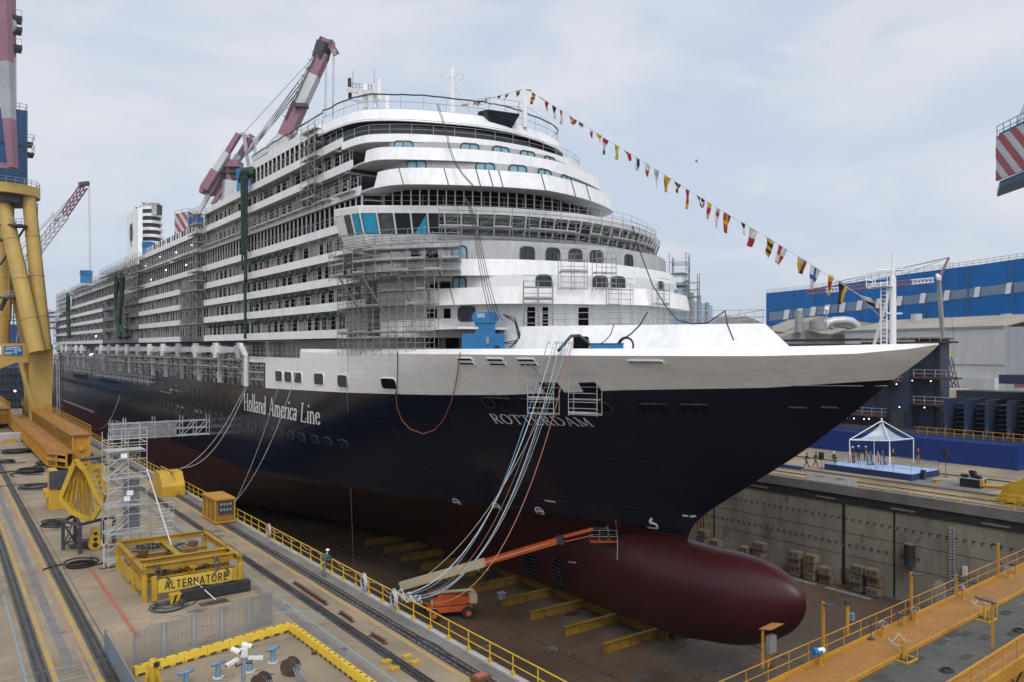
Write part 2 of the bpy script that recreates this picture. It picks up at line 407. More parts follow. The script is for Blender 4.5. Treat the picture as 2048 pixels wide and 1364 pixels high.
# --- lettering made of strokes laid on the plating
def arc(cx, cy, rx, ry, a0, a1, n=14): return [(cx+rx*math.cos(math.radians(a0+(a1-a0)*i/n)), cy+ry*math.sin(math.radians(a0+(a1-a0)*i/n))) for i in range(n+1)]
TK, TN = .13, .055
def ln(x0, y0, x1, y1, w): return ('L', [(x0, y0), (x1, y1)], w)
def serif(x, y, w=.26): return ln(x-w/2, y, x+w/2, y, .05)
def bowl(cx, cy, rx, ry, a0=0, a1=360): return ('B', arc(cx, cy, rx, ry, a0, a1, 20), 0)
GL = {
 'H': (.86, [ln(.18,0,.18,1,TK), ln(.68,0,.68,1,TK), ln(.18,.52,.68,.52,TN), serif(.18,.03), serif(.18,.97), serif(.68,.03), serif(.68,.97)]),
 'o': (.58, [bowl(.29,.32,.2,.3)]),
 'l': (.30, [ln(.15,0,.15,1.03,TK), serif(.15,.03,.24), ln(.05,.98,.15,1.0,.05)]),
 'a': (.54, [bowl(.22,.19,.15,.17), ('B', arc(.24,.45,.15,.17,10,165),0), ln(.39,.46,.39,.03,TK), ln(.39,.03,.48,.03,.05)]),
 'n': (.60, [ln(.14,0,.14,.62,TK), ('B', arc(.29,.40,.16,.22,0,150),0), ln(.45,0,.45,.42,TK), serif(.14,.03,.22), serif(.45,.03,.22), ln(.04,.6,.14,.62,.05)]),
 'd': (.58, [bowl(.23,.31,.17,.29), ln(.42,0,.42,1.03,TK), ln(.32,.98,.42,1.0,.05), ln(.42,.03,.52,.03,.05)]),
 'A': (.86, [ln(.12,.02,.42,1,TN), ln(.42,1,.72,.02,TK), ln(.22,.34,.62,.34,TN), serif(.12,.03,.24), serif(.72,.03,.26)]),
 'm': (.90, [ln(.14,0,.14,.62,TK), ('B', arc(.28,.40,.15,.22,0,150),0), ln(.43,0,.43,.42,TK), ('B', arc(.58,.40,.15,.22,0,150),0), ln(.73,0,.73,.42,TK), serif(.14,.03,.22), serif(.43,.03,.2), serif(.73,.03,.22), ln(.04,.6,.14,.62,.05)]),
 'e': (.52, [('B', arc(.27,.32,.18,.30,20,330),0), ln(.1,.38,.45,.38,TN)]),
 'r': (.42, [ln(.14,0,.14,.62,TK), ('B', arc(.28,.42,.13,.18,50,160),0), serif(.14,.03,.24), ln(.04,.6,.14,.62,.05)]),
 'i': (.30, [ln(.15,0,.15,.62,TK), serif(.15,.03,.24), ln(.05,.6,.15,.62,.05), ln(.15,.82,.15,.94,.13)]),
 'c': (.50, [('B', arc(.27,.32,.18,.30,45,315),0)]),
 'L': (.74, [ln(.18,0,.18,1,TK), serif(.18,.97), ln(.08,.03,.64,.03,.055), ln(.63,.02,.66,.26,.05)]),
 'R': (.82, [ln(.18,0,.18,1,TK), serif(.18,.03), ln(.08,.97,.4,.97,.05), ('B', arc(.38,.74,.22,.235,-90,90),0), ln(.18,.5,.4,.5,TN), ln(.38,.5,.68,.03,TK), ln(.62,.03,.8,.03,.05)]),
 'O': (.94, [bowl(.46,.5,.36,.49)]),
 'T': (.80, [ln(.39,0,.39,1,TK), ln(.04,.97,.74,.97,.06), serif(.39,.03,.3), ln(.05,.97,.04,.76,.05), ln(.73,.97,.74,.76,.05)]),
 'E': (.76, [ln(.18,0,.18,1,TK), ln(.08,.97,.62,.97,.055), ln(.08,.03,.66,.03,.055), ln(.18,.52,.5,.52,.055), ln(.62,.97,.62,.78,.05), ln(.66,.03,.67,.24,.05), ln(.5,.42,.5,.62,.05)]),
 'D': (.92, [ln(.18,0,.18,1,TK), ln(.08,.97,.42,.97,.05), ln(.08,.03,.42,.03,.05), ('B', arc(.4,.5,.4,.47,-90,90),0)]),
 'M': (1.06, [ln(.16,0,.16,1,TN), ln(.16,1,.5,.06,TK), ln(.5,.06,.86,1,TN), ln(.86,0,.86,1,TK), serif(.16,.03), serif(.86,.03), ln(.06,.97,.2,.97,.05), ln(.82,.97,.96,.97,.05)]),
 'N': (.9, [ln(.16,0,.16,1,TK), ln(.16,1,.7,0,TK), ln(.7,0,.7,1,TK)]),
}
PL = {'A': (.86, [ln(.06,0,.4,1,.17), ln(.4,1,.74,0,.17), ln(.2,.33,.6,.33,.17)]), 'L': (.66, [ln(.12,0,.12,1,.17), ln(.12,.06,.58,.06,.17)]), 'T': (.76, [ln(.36,0,.36,1,.17), ln(.04,.94,.68,.94,.17)]), 'E': (.7, [ln(.12,0,.12,1,.17)] + [ln(.12,y,.6,y,.17) for y in (.06,.5,.94)]),
 'R': (.78, [ln(.12,0,.12,1,.17), ('B',arc(.4,.72,.22,.22,-90,90,12),.17), ln(.12,.94,.4,.94,.17), ln(.12,.5,.4,.5,.17), ln(.36,.5,.64,0,.17)]), 'N': (.84, [ln(.12,0,.12,1,.17), ln(.12,1,.66,0,.17), ln(.66,0,.66,1,.17)]), 'O': (.88, [('B',arc(.42,.5,.32,.44,0,360,24),.17)]),
 'I': (.3, [ln(.15,0,.15,1,.17)]), 'S': (.7, [('B',arc(.34,.73,.23,.22,20,270,12),.17), ('B',arc(.34,.28,.23,.23,-160,90,12),.17)])}
def text_quads(txt, glyphs, space=.42, track=0.0):
    out = []; x = 0
    for ch in txt:
        if ch == ' ': x += space; continue
        w, st = glyphs[ch]
        for k, P, wd in st:
            for (a, b), (c, d) in zip(P, P[1:]):
                dx, dy = c-a, d-b; l = math.hypot(dx, dy) or 1e-6
                if k == 'B' and not wd: w2 = TN+(TK-TN)*min(1, abs(dy/l)**1.3*1.1)
                else: w2 = wd
                nx, ny = -dy/l*w2/2, dx/l*w2/2; ex, ey = (dx/l*.012, dy/l*.012) if k == 'B' else (0, 0)
                n = 1 if k == 'B' else max(1, int(l/.25))
                for i in range(n):
                    p, q = i/n, (i+1)/n
                    x0, y0, x1, y1 = a+dx*p-ex, b+dy*p-ey, a+dx*q+ex, b+dy*q+ey
                    out.append([(x+x0+nx, y0+ny), (x+x0-nx, y0-ny), (x+x1-nx, y1-ny), (x+x1+nx, y1+ny)])
        x += w+track
    return out, x
def hull_text(txt, TL, BL, TR, BR, name, space=.42, track=0., off=.03):
    c = [hit(*q) for q in (BL, BR, TL, TR)]
    qs, W = text_quads(txt, GL, space, track); mb = MB(); k = 0
    for q in qs:
        k += 1; P = []
        for u, v in q:
            u /= W
            y = (c[0].y*(1-u)+c[1].y*u)*(1-v)+(c[2].y*(1-u)+c[3].y*u)*v
            z = (c[0].z*(1-u)+c[1].z*u)*(1-v)+(c[2].z*(1-u)+c[3].z*u)*v
            P.append(hp(y, z, off+.0015*(k % 11)))
        mb.quad(*P)
    return mb.build(name, M['letter_white'], hull)
hull_text('Holland America Line', (487,786), (488,820), (641,811), (642,850), 'company_lettering', .36, -.02)
hull_text('ROTTERDAM', (976,827), (990,846), (1173,835), (1193,853), 'ship_name_lettering', .4, .02)
# --- openings in the hull
def rrect(w, h, r, n=4):
    P = []
    for cx, cy, a in ((w/2-r, h/2-r, 0), (-w/2+r, h/2-r, 90), (-w/2+r, -h/2+r, 180), (w/2-r, -h/2+r, 270)):
        for i in range(n+1):
            t = math.radians(a+90*i/n); P.append((cx+r*math.cos(t), cy+r*math.sin(t)))
    return P
def hull_window(y, z, w, h, r, name='porthole', m='dark_glass', fm='steel_dark', skew=0, parent=None, off=.05, raw=0):
    if not raw: k_ = (hp(y+.2,z)-hp(y-.2,z)).length/.4; w /= k_; k2 = (hp(y,z+.2)-hp(y,z-.2)).length/.4; h /= k2; r = min(r, h*.45, w*.45)
    P = rrect(w, h, r); Q = rrect(w+.14, h+.14, r+.05)
    mb = MB(); mb.add([hp(y+a+skew*b, z+b, off) for a, b in P], [tuple(range(len(P)))])
    o = mb.build(name, M[m], parent or ship)
    mb = MB(); n = len(P)
    A = [hp(y+a+skew*b, z+b, off+.05) for a, b in P]; C = [hp(y+a+skew*b, z+b, off+.05) for a, b in Q]; E = [hp(y+a+skew*b, z+b, -.02) for a, b in Q]
    mb.add(A+C+E, [(i,(i+1)%n,n+(i+1)%n,n+i) for i in range(n)] + [(n+i,n+(i+1)%n,2*n+(i+1)%n,2*n+i) for i in range(n)])
    mb.build('porthole_frame', M[fm], o); return o
def hw_px(px, py, wp, hp_, *k, **kw):
    p = hit(px, py); w = abs(hit(px-wp/2, py).y-hit(px+wp/2, py).y); h = hp_*prj(p)[2]/F
    a, b, c_ = (hp(p.y, p.z+e) for e in (-h/2, 0, h/2)); h *= h/max(.1, (a.z-c_.z if a.z > c_.z else c_.z-a.z)); return hull_window(p.y, p.z, w, h, min(w,h)*.32, *k, raw=1, **kw)
for px, py, w in ((468,843,6),(482,846,6.3),(496.6,850,6.6),(511.5,853.4,7),(527.7,857,7.3),(544,861,8),(562,866,8.5),(582,870,9.5),(604,874,10.5),(630,878,12),(656,882,13),(687,887,15)): hw_px(px, py, w, 14)
p0 = hit(468, 843); q = random.Random(3); y = p0.y+3.1; cnt = 0
while y < 322 and cnt < 62:
    if not (190 < y < 196): hull_window(y, p0.z+(y-p0.y)*.004, .85 if y > 170 else 1.0, 1.15, .28); cnt += 1
    y += 3.1 if y < 200 else 3.7
for px, py in ((349,781),(358,782),(366,783),(386,786),(396,788),(405,789),(428,794),(441,797),(454,799),(467,801)):
    p = hit(px, py); hull_window(p.y, p.z, 1.15, 2.4, .4)
for i in range(9):
    hull_window(255+i*3.4, 8.7, 1.6, 2.2, .3); 
for i in range(8):
    hull_window(208+i*3.2, 9.0, 1.6, 2.2, .3)
for px, py, w, h in ((558.5,753,14,20),(577,754.5,15,20),(596.5,756,15.5,20),(638.5,758.5,19,22),(686,762.5,20,24)): hw_px(px, py, w, h, 'hull_window', 'dark_glass', 'white_clean')
p = hit(778, 767); hw_px(778, 767, 29, 21, 'mooring_opening', 'opening', 'white_clean', skew=-.2)
for px, py in ((932,722.5),(993,723.5),(1055,724)):
    p = hit(px, py)
    for dz in (-.18, .18): hull_window(p.y, p.z+dz, 1.6, .2, .05, 'hull_vent', 'opening', 'strake_white')
p = hit(1292, 724.5); hull_window(p.y, p.z, 2.6, .35, .08, 'hull_vent', 'plank', 'strake_white')
def patch(pxs, m, name, off=.03, parent=None, n=5):
    c = [hit(*a) for a in pxs]; rows = []
    for i in range(n+1):
        r = []
        for j in range(n+1):
            u, v = i/n, j/n
            y = (c[0].y*(1-u)+c[1].y*u)*(1-v)+(c[3].y*(1-u)+c[2].y*u)*v
            z = (c[0].z*(1-u)+c[1].z*u)*(1-v)+(c[3].z*(1-u)+c[2].z*u)*v
            r.append(hp(y, z, off))
        rows.append(r)
    mb = MB(); mb.grid(rows); return mb.build(name, M[m], parent or ship)
patch([(1078,765),(1114,764),(1130,786),(1092,788)], 'opening', 'anchor_pocket', .04)  # both pockets are flat dark patches, recess shade put into the colour
patch([(1157,765),(1190,764),(1207,786),(1170,788)], 'opening', 'anchor_pocket', .04)
def ledge(a, b, name='hull_ledge', r=.07):
    mb = MB(); P = []
    c, d = hit(*a), hit(*b)
    for i in range(7):
        u = i/6; P.append(hp(c.y+(d.y-c.y)*u, c.z+(d.z-c.z)*u, .08))
    mb.tube(P, r, 6); mb.build(name, M['steel_dark'], ship)
for a, b in (((980,794),(1021,796)),((1042,796),(1080,798)),((1280,806),(1333,807)),((1360,807),(1416,808)),((1578,813),(1614,814)),((1642,813),(1675,814))): ledge(a, b)
for cx_, cy_ in ((1002,801),(1066,803),(1305,815),(1385,817)):
    p = hit(cx_, cy_)
    for k in (-1,0,1): hull_window(p.y-k*.75, p.z, .45, 1.0, .05, 'hull_vent', 'opening', 'navy')
for px, py in ((977,804),(1209,814)):
    p = hit(px, py); hull_window(p.y, p.z, 1.1, 1.0, .45, 'fairlead', 'opening', 'steel_dark')
BULB = bsec
def ring(c, r0, r1, m, name, off=.05, cross=True):
    mb = MB(); n = 24
    ky = (hp(c.y+.2,c.z)-hp(c.y-.2,c.z)).length/.4; kz = (hp(c.y,c.z+.2)-hp(c.y,c.z-.2)).length/.4
    f = lambda a, r: hp(c.y+r*math.cos(a)/ky, c.z+r*math.sin(a)/kz, off)
    for i in range(n):
        a, b = 2*math.pi*i/n, 2*math.pi*(i+1)/n
        mb.quad(f(a,r0), f(b,r0), f(b,r1), f(a,r1))
    if cross:
        t = (r1-r0)/2
        for a in (math.pi/2, 0):
            d = (math.cos(a), math.sin(a)); e = (-d[1]*t, d[0]*t); q = .006 if a else 0
            mb.quad(*[hp(c.y+(d[0]*s*r0+e[0]*k)/ky, c.z+(d[1]*s*r0+e[1]*k)/kz, off+.01+q) for s, k in ((-1,-1),(-1,1),(1,1),(1,-1))])
    return mb.build(name, M[m], hull)
for px, py in ((914,1002),(994,1011),(1080,1020)): ring(hit(px, py), .36, .47, 'letter_white', 'thruster_mark', .14)
def disc(c, r, m, name, par, off=.05, bars=0):
    mb = MB(); n = 28; kz = (hp(c.y,c.z+.2)-hp(c.y,c.z-.2)).length/.4
    mb.add([hp(c.y+r*math.cos(2*math.pi*i/n), c.z+r*math.sin(2*math.pi*i/n)/kz, off) for i in range(n)], [tuple(range(n))])
    o = mb.build(name, M[m], par)
    if bars:
        mb = MB()
        for i in range(bars):
            t = -r+2*r*(i+.5)/bars; w = math.sqrt(max(0, r*r-t*t)); t /= kz
            mb.tube([hp(c.y-w, c.z+t, off+.06), hp(c.y, c.z+t, off+.06), hp(c.y+w, c.z+t, off+.06)], .05, 5)
        mb.build('grille', M['steel_dark'], o)
    return o
for px, py in ((1063,1130),(1120,1144)):
    p = hit(px, py); disc(p, 1.45, 'opening', 'thruster_tunnel', ship, .06, 7)
    ring(p, 1.45, 1.58, 'antifoul', 'tunnel_rim', .1, False)
def hull_line(pts, w, name, m='letter_white', par=None):
    mb = MB()
    for a, b in zip(pts, pts[1:]):
        a, b = hit(*a), hit(*b)
        dy, dz = b.y-a.y, b.z-a.z; l = math.hypot(dy, dz); ey, ez = -dz/l*w/2, dy/l*w/2
        n = max(1, int(l/1.5)); rows = []
        for i in range(n+1):
            u = i/n; y, z = a.y+dy*u, a.z+dz*u
            rows.append([hp(y+ey, z+ez, .1), hp(y-ey, z-ez, .1)])
        mb.grid(rows)
    return mb.build(name, M[m], par or hull)
hull_line([(1304,1035),(1300,1044),(1311,1046),(1316,1051),(1315,1055),(1296,1053)], .2, 'bulb_mark')
mb = MB()
for i in range(20):
    t = i/19; px = 1232+5*math.sin(t*2.2); py = 1041+78*t
    p = hit(px, py)
    if p: mb.quad(*[hp(p.y+a, p.z+b, .12) for a, b in ((-.06,-.05),(.06,-.05),(.06,.05),(-.06,.05))])
mb.build('draught_numbers', M['letter_white'], hull)
for a, b in (((1091,1000),(1112,1003)),((1366,1030),(1376,1031)),((1381,1032),(1392,1031)),((1138,1123),(1154,1125))):
    mb = MB(); A, C = hit(*a), hit(*b); n = 8
    for i in range(n):
        u = i/n; y, z = A.y+(C.y-A.y)*u, A.z+(C.z-A.z)*u
        mb.quad(*[hp(y+e, z+g, .05) for e, g in ((-.07,-.1),(.05,-.1),(.05,.06),(-.07,.06))])
    mb.build('small_stencil', M['letter_white'], hull)
BULB = None
def side_pt(px, py): return ax(px, py, XS)
for a, b, w in (((118,797),(188,825),.5),((232,842),(290,866),.5)):
    A, C = side_pt(*a), side_pt(*b); mb = MB(); mb.box(XS-.3, XS+.05, C.y, A.y, A.z-.25, A.z+.15); mb.build('bilge_strake', M['galv'], hull)
# primer-blotched patch of plating
q = random.Random(5); mb = MB()
for k in range(5):
    y = 132+q.random()*22; z = 4.5+q.random()*5.4; mb.box(XS-.012-.002*k, XS+.02, y, y+3+7*q.random(), z, z+.12+.3*q.random())
mb.build('primer_strip', M['galv'], hull)

mb = MB(); mb2 = MB()
for z in (1.6, 4.0, 6.4, 8.6): ribbon(mb, [yst(z)+.4+i*1.6 for i in range(48)], lambda y: z, .03, .025)
for k in range(9):
    y = 46+k*8.3; zs = [max(-.4, STEM[1][1]*0+.2)+.7*i for i in range(15)]; zs = [z for z in zs if y > yst(z)+.6 and z < zbf(y)-.2]
    if len(zs) > 2: mb2.grid([[hp(y-.015, z, .025), hp(y+.015, z, .025)] for z in zs])
mb.build('weld_seam', M['seam_navy'], hull); mb2.build('plate_seam', M['seam_navy'], hull)
# ------------------------------------------------------------------ superstructure
def crom(P, n=6):
    P = [Vector((p[0], p[1])) for p in P]; out = []
    for i in range(len(P)-1):
        a = P[max(i-1,0)]; b = P[i]; c = P[i+1]; d = P[min(i+2,len(P)-1)]
        for k in range(n):
            t = k/n
            out.append(.5*((2*b)+(c-a)*t+(2*a-5*b+4*c-d)*t*t+(3*b-a-3*c+d)*t**3))
    out.append(P[-1]); return out
def full(half, n=6, c=CX, sk=0):
    l = crom(half, n); return l + [Vector((2*c-p.x, p.y-sk*(c-p.x))) for p in l[-2::-1]]
def offs(P, d):
    out = []
    for i, p in enumerate(P):
        t = (P[min(i+1,len(P)-1)]-P[max(i-1,0)]).normalized(); out.append(p+Vector((-t.y, t.x))*d)   # + = inwards (path runs port side -> front -> other side)
    return out
PLAN = dict(
 E=[(34.1,72),(35,68),(36.3,65),(40.8,57.6),(46.7,54),(53,51.8)],
 D=[(34.1,73),(34.7,67.5),(36,63.8),(41.8,59.3),(47,57.5),(53,56.2)],
 C=[(34.1,73),(34.3,69.5),(35.6,66.8),(39.5,64.2),(44.4,62),(48.6,60.9)],
 B=[(34.1,75),(34.2,71.5),(35.4,69.3),(41,66),(45.2,64.5),(48.6,64.1)],
 A=[(34.1,77.5),(34.6,74),(36,72),(39.7,69.6),(45,67.8),(48.6,67.3)],
 R=[(34.1,84),(34.5,79.3),(35.3,76.2),(37,74.2),(40,72.4),(45.5,70.4),(48.6,70)])
PLAN = {k: full(v, 6, 48.6, .09) if k in 'ABCR' else full(v) for k, v in PLAN.items()}
inward = lambda P, d: offs(P, d)
def strip(P, z0, z1, lean=0., name='balustrade', m='white_clean', parent=None, solid=.12, z0b=None):
    Q = inward(P, lean) if lean else P
    mb = MB(); mb.grid([[V(a.x, a.y, z0), V(b.x, b.y, z1)] for a, b in zip(P, Q)])
    return mb.build(name, M[m], parent or ship, solid=solid)
def slab(P, z0, z1, name='deck_slab', m='wall_grey'):
    mb = MB(); n = len(P); h = n//2
    for i in range(h):                                   # quads between mirrored points
        a, b, c, d = P[i], P[i+1], P[n-2-i], P[n-1-i]
        for z in (z0, z1): mb.quad(V(a.x,a.y,z), V(b.x,b.y,z), V(c.x,c.y,z), V(d.x,d.y,z))
    mb.grid([[V(p.x,p.y,z0), V(p.x,p.y,z1)] for p in P])
    return mb.build(name, M[m], ship)
# --- side of the ship: bands, slabs, walls
BZ = [17.0, 19.9, 22.6, 25.3, 28.1, 31.3, 34.3, 37.1]
AFT = [338, 338, 336, 330, 318, 288, 182, 131]
FWD = [76, 72, 73, 72.5, 72.5, 73, 75, 77.5]
segs = []
for i, z in enumerate(BZ):
    for sd in (-1, 1):
        xo = CX+sd*B
        cuts = [FWD[i] if sd < 0 or i < 5 else 100]
        if sd < 0 and i < 5: cuts += [c for c in (131, 146, 182, 228, 262) if c < AFT[i]]
        cuts.append(AFT[i])
        for a, b in zip(cuts, cuts[1:]):
            m = 'white_clean' if a < 131 else 'white'
            if sd < 0 and ((a == 131 and i < 4) or (a == 182 and i < 4)): m = 'primer'
            mb = MB(); x0, x1 = sorted((xo, xo-sd*.14)); mb.box(x0, x1, a+.02, b-.02, z+.003*i, z+.92)
            o = mb.build('balcony_front', M[m], ship)
            if m == 'primer': o['label'] = 'balcony front still in dull grey primer'
    mb = MB()
    mb.box(XS+.16, 62.9 if i > 4 else CX+B-.16, FWD[i]+2.6, AFT[i], z+.05, z+.25)
    mb.build('deck_slab', M['wall_grey'], ship)
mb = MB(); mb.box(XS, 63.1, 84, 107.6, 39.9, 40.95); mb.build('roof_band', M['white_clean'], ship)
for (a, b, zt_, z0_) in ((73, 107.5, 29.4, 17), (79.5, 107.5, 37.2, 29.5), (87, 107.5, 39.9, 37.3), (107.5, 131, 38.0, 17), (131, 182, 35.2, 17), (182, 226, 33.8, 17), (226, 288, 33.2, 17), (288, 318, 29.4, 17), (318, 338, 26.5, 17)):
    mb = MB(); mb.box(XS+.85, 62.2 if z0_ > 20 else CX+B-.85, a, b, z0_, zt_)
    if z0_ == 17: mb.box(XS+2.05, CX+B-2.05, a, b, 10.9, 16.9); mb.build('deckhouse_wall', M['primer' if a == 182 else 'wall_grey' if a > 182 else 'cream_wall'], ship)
# bulkheads closing the ends
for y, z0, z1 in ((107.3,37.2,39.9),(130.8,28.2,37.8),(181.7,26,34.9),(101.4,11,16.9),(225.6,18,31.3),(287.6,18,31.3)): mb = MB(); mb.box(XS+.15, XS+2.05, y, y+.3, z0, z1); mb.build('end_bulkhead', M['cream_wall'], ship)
def rail_run(P, z, hgt=1.1, bars=2, step=1.5, r=.022, name='railing', m='rail_grey', parent=None, post=.026):
    """P: list of (x, y) plan points; posts every step along it."""
    mb = MB(); P = [Vector((p[0], p[1])) for p in P]
    for k in range(1, bars+1): mb.tube([V(p.x, p.y, z+hgt*k/bars) for p in P], r, 5)
    acc = step
    for a, b in zip(P, P[1:]):
        L = (b-a).length; s = step-acc
        while s < L:
            q = a+(b-a)*(s/L); mb.tube([V(q.x,q.y,z), V(q.x,q.y,z+hgt)], post, 5); s += step
        acc = (L-(s-step))
    q = P[-1]; mb.tube([V(q.x,q.y,z), V(q.x,q.y,z+hgt)], post, 5)
    return mb.build(name, M[m], parent or ship)
for i, z in enumerate(BZ):
    b = AFT[i]; rail_run([(XS+.07, FWD[i]), (XS+.07, 150)], z+.92, 1.0, 2, 1.6, .017, post=.02)
    if b > 150: rail_run([(XS+.07, 150), (XS+.07, b)], z+.92, 1.0, 2, 2.6, .024, post=.03)
# balcony doors, partitions
q = random.Random(11); doors = []
for i in (0,1,2,3,5,6):
    y = FWD[i]+3.2; k = 0
    while y < AFT[i]-1.5:
        big = y < 128
        if not (big and k % 6 == 5):
            doors.append((y, i, ((1.6, 1.25, 1.75)[k % 3] if big else (1.2 if k % 3 else .7)), 2.1))
        y += 2.3 if big else (1.5 if k % 2 else 2.3); k += 1
doors.sort(); st = MB(); jb = MB()
for n, (y, i, w, h) in enumerate(doors):
    z = BZ[i]+.26
    mb = MB() if n < 88 else st
    mb.box(XS+.80, XS+.90, y-w/2, y+w/2, z, z+h)
    if n < 88: mb.build('balcony_door', M['opening'], ship)
    if y < 200:
        for s in (-1, 1): jb.box(XS+.76, XS+.9, y+s*(w/2+.06)-.045, y+s*(w/2+.06)+.045, z, z+h+.05)
o = st.build('balcony_door', M['opening'], ship); o['kind'] = 'stuff'; o['label'] = 'the far rows of dark doorways along the ship side'
o = jb.build('door_jamb', M['white'], ship); o['kind'] = 'stuff'
pt_ = MB()
for i in (0,1,2,3):
    y = FWD[i]+6.2
    while y < AFT[i]-2:
        pt_.box(XS+.3, XS+.9, y, y+.1, BZ[i]+.25, BZ[i+1]+.05); y += 12.3 if y < 128 else 9.5
for i in (5,6):
    y = FWD[i]+6.2
    while y < min(AFT[i], 131)-2: pt_.box(XS+.4, XS+.9, y, y+.1, BZ[i]+.25, (BZ+[39.8])[i+1]+.05); y += 12.3
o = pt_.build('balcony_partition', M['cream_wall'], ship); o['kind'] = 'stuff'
# full-height window walls
def glasswall(y0, y1, z0, z1, step, x=XS+.45, wd=.16, mname='white'):
    mb = MB(); mb.box(x, x+.2, y0, y1, z0, z1); g = mb.build('window_wall', M['opening'], ship)
    y = y0; mb = MB()
    while y <= y1+.01:
        if y < 108: mb = MB()
        mb.box(x-.12, x+.05, y-wd/2, y+wd/2, z0, z1); y += step
        if y < 108+step: o = mb.build('mullion', M[mname], g); mb = MB()
    if mb.v: o = mb.build('mullion', M[mname], g); o['kind'] = 'stuff'
    mb = MB(); mb.tube([V(x-.2,y0,z0+1.0), V(x-.2,y1,z0+1.0)], .03, 5); mb.build('guard_rail', M['rail_grey'], g)
glasswall(73.5, 130.5, 28.95, 31.3, 1.35)
glasswall(131.3, 181.5, 28.95, 31.3, 1.6)
glasswall(131.3, 181.5, 32.2, 34.3, 1.6)
glasswall(186, 224, 28.95, 31.3, 2.2)
glasswall(232, 282, 28.95, 31.3, 2.6)
glasswall(85, 106.6, 38.02, 39.9, 1.55, XS+.1, .2)
# small hanging details under each deck: soffit beams
mb = MB()
for i in (1,2,3,4):
    y = 75
    while y < 130: mb.box(XS+.2, XS+.85, y, y+.14, BZ[i]-.18, BZ[i]+.05); y += 3.07
o = mb.build('soffit_beam', M['wall_grey'], ship); o['kind'] = 'stuff'
# --- front tiers
slab(PLAN['R'], 39.5, 39.7, 'deck_slab', 'navy')
strip(PLAN['R'], 39.5, 40.85, .55, 'roof_band', 'white_clean')
slab(inward(PLAN['R'], .6), 40.75, 40.95, 'roof_deck', 'wall_grey')
strip(inward(PLAN['R'], .9), 36.9, 39.5, 0, 'panorama_window', 'dark_glass')
slab(PLAN['A'], 36.7, 36.9); strip(PLAN['A'], 36.68, 37.5, .12, 'front_balustrade')
slab(PLAN['B'], 34.3, 34.5); strip(PLAN['B'][5:-5], 34.28, 35.55, .25, 'front_balustrade')
slab(PLAN['C'], 31.45, 31.65); strip(PLAN['C'][5:-5], 31.43, 33.1, .5, 'front_balustrade', 'white')
slab(PLAN['D'], 22.6, 22.8); strip(PLAN['D'][8:-8], 22.55, 24.1, .3, 'front_balustrade')
slab(PLAN['E'], 19.9, 20.1); strip(PLAN['E'][10:-10], 19.85, 21.4, .3, 'front_balustrade')
WA = inward(PLAN['A'], 1.0); WB = inward(PLAN['B'], .9); WC = inward(PLAN['C'], 2.6); WD = inward(PLAN['D'], 1.1); WE = inward(PLAN['E'], 1.5); W0 = inward(PLAN['E'], 1.9)
strip(inward(PLAN['B'], 2.6), 34.5, 36.75, 0, 'front_wall', 'wall_grey')
strip(inward(PLAN['C'], 2.6), 31.65, 34.3, 0, 'front_wall', 'wall_grey')
wA = inward(PLAN['B'], 2.6); wB = inward(PLAN['C'], 2.6)
strip(WC, 29.7, 31.5, 0, 'bridge_deck_window_wall', 'opening')
strip(inward(PLAN['D'], 1.3), 22.8, 25.95, 0, 'front_wall', 'wall_grey'); wD = inward(PLAN['D'], 1.3)
strip(inward(PLAN['E'], 1.6), 20.1, 22.6, 0, 'front_wall', 'white'); wE = inward(PLAN['E'], 1.6)
strip(inward(PLAN['E'], 2.0), 17.6, 19.9, 0, 'front_wall', 'white'); w0 = inward(PLAN['E'], 2.0)
def at_px(P, z, px):
    best = None
    for a, b in zip(P, P[1:]):
        pa, pb = prj((a.x,a.y,z))[0], prj((b.x,b.y,z))[0]
        if pa <= px <= pb: 
            t = (px-pa)/(pb-pa+1e-9); p = a+(b-a)*t; d = (b-a).normalized(); return p, d
    return None
def front_window(P, px, z, w, h, r, pane='pane_blue', frame='steel_dark', name='cabin_window', bar=True):
    g = at_px(P, z, px)
    if not g: return
    p, t = g; n = Vector((t.y, -t.x)); f = lambda a, b, o: V(p.x+t.x*a+n.x*o, p.y+t.y*a+n.y*o, z+b)
    A = rrect(w, h, r); C = rrect(w+.26, h+.26, r+.1); k = len(A)
    mb = MB(); mb.add([f(a,b,.10) for a, b in A], [tuple(range(k))]); o = mb.build(name, M[pane], ship)
    mb = MB(); X = [f(a,b,.16) for a, b in A]; Y = [f(a,b,.16) for a, b in C]; Z = [f(a,b,0) for a, b in C]
    mb.add(X+Y+Z, [(i,(i+1)%k,k+(i+1)%k,k+i) for i in range(k)] + [(k+i,k+(i+1)%k,2*k+(i+1)%k,2*k+i) for i in range(k)])
    if bar: mb.obox(f(0,0,.14), V(t.x,t.y,0)*.05, V(n.x,n.y,0)*.03, V(0,0,h/2))
    mb.build('window_frame', M[frame], o)
for px in (807, 939, 1001, 1054, 1098): front_window(wA, px, 36.0, 1.75, 1.35, .3)
for px in (833, 970, 1035, 1088, 1131): front_window(wB, px, 33.55, 1.75, 1.3, .3)
for px in (720, 757): front_window(wA, px, 35.9, 1.1, 1.9, .15, 'opening', 'white', 'cabin_window', False)
for px in (748,): front_window(wB, px, 33.1, 1.1, 1.8, .15, 'opening', 'white', 'cabin_window', False)
for px in (919, 1054, 1105, 1150, 1192, 1256): front_window(wD, px, 24.65, 1.25, 1.45, .35, 'pane_blue' if px == 919 else 'dark_glass')
for px in (865, 833): front_window(wD, px, 24.3, 1.2, 2.0, .1, 'opening', 'wall_grey', 'doorway', False)
for px in (920, 1087, 1200, 1235, 1320): front_window(wE, px, 21.75, 1.25, 1.5, .35, 'pane_blue' if px == 920 else 'dark_glass')
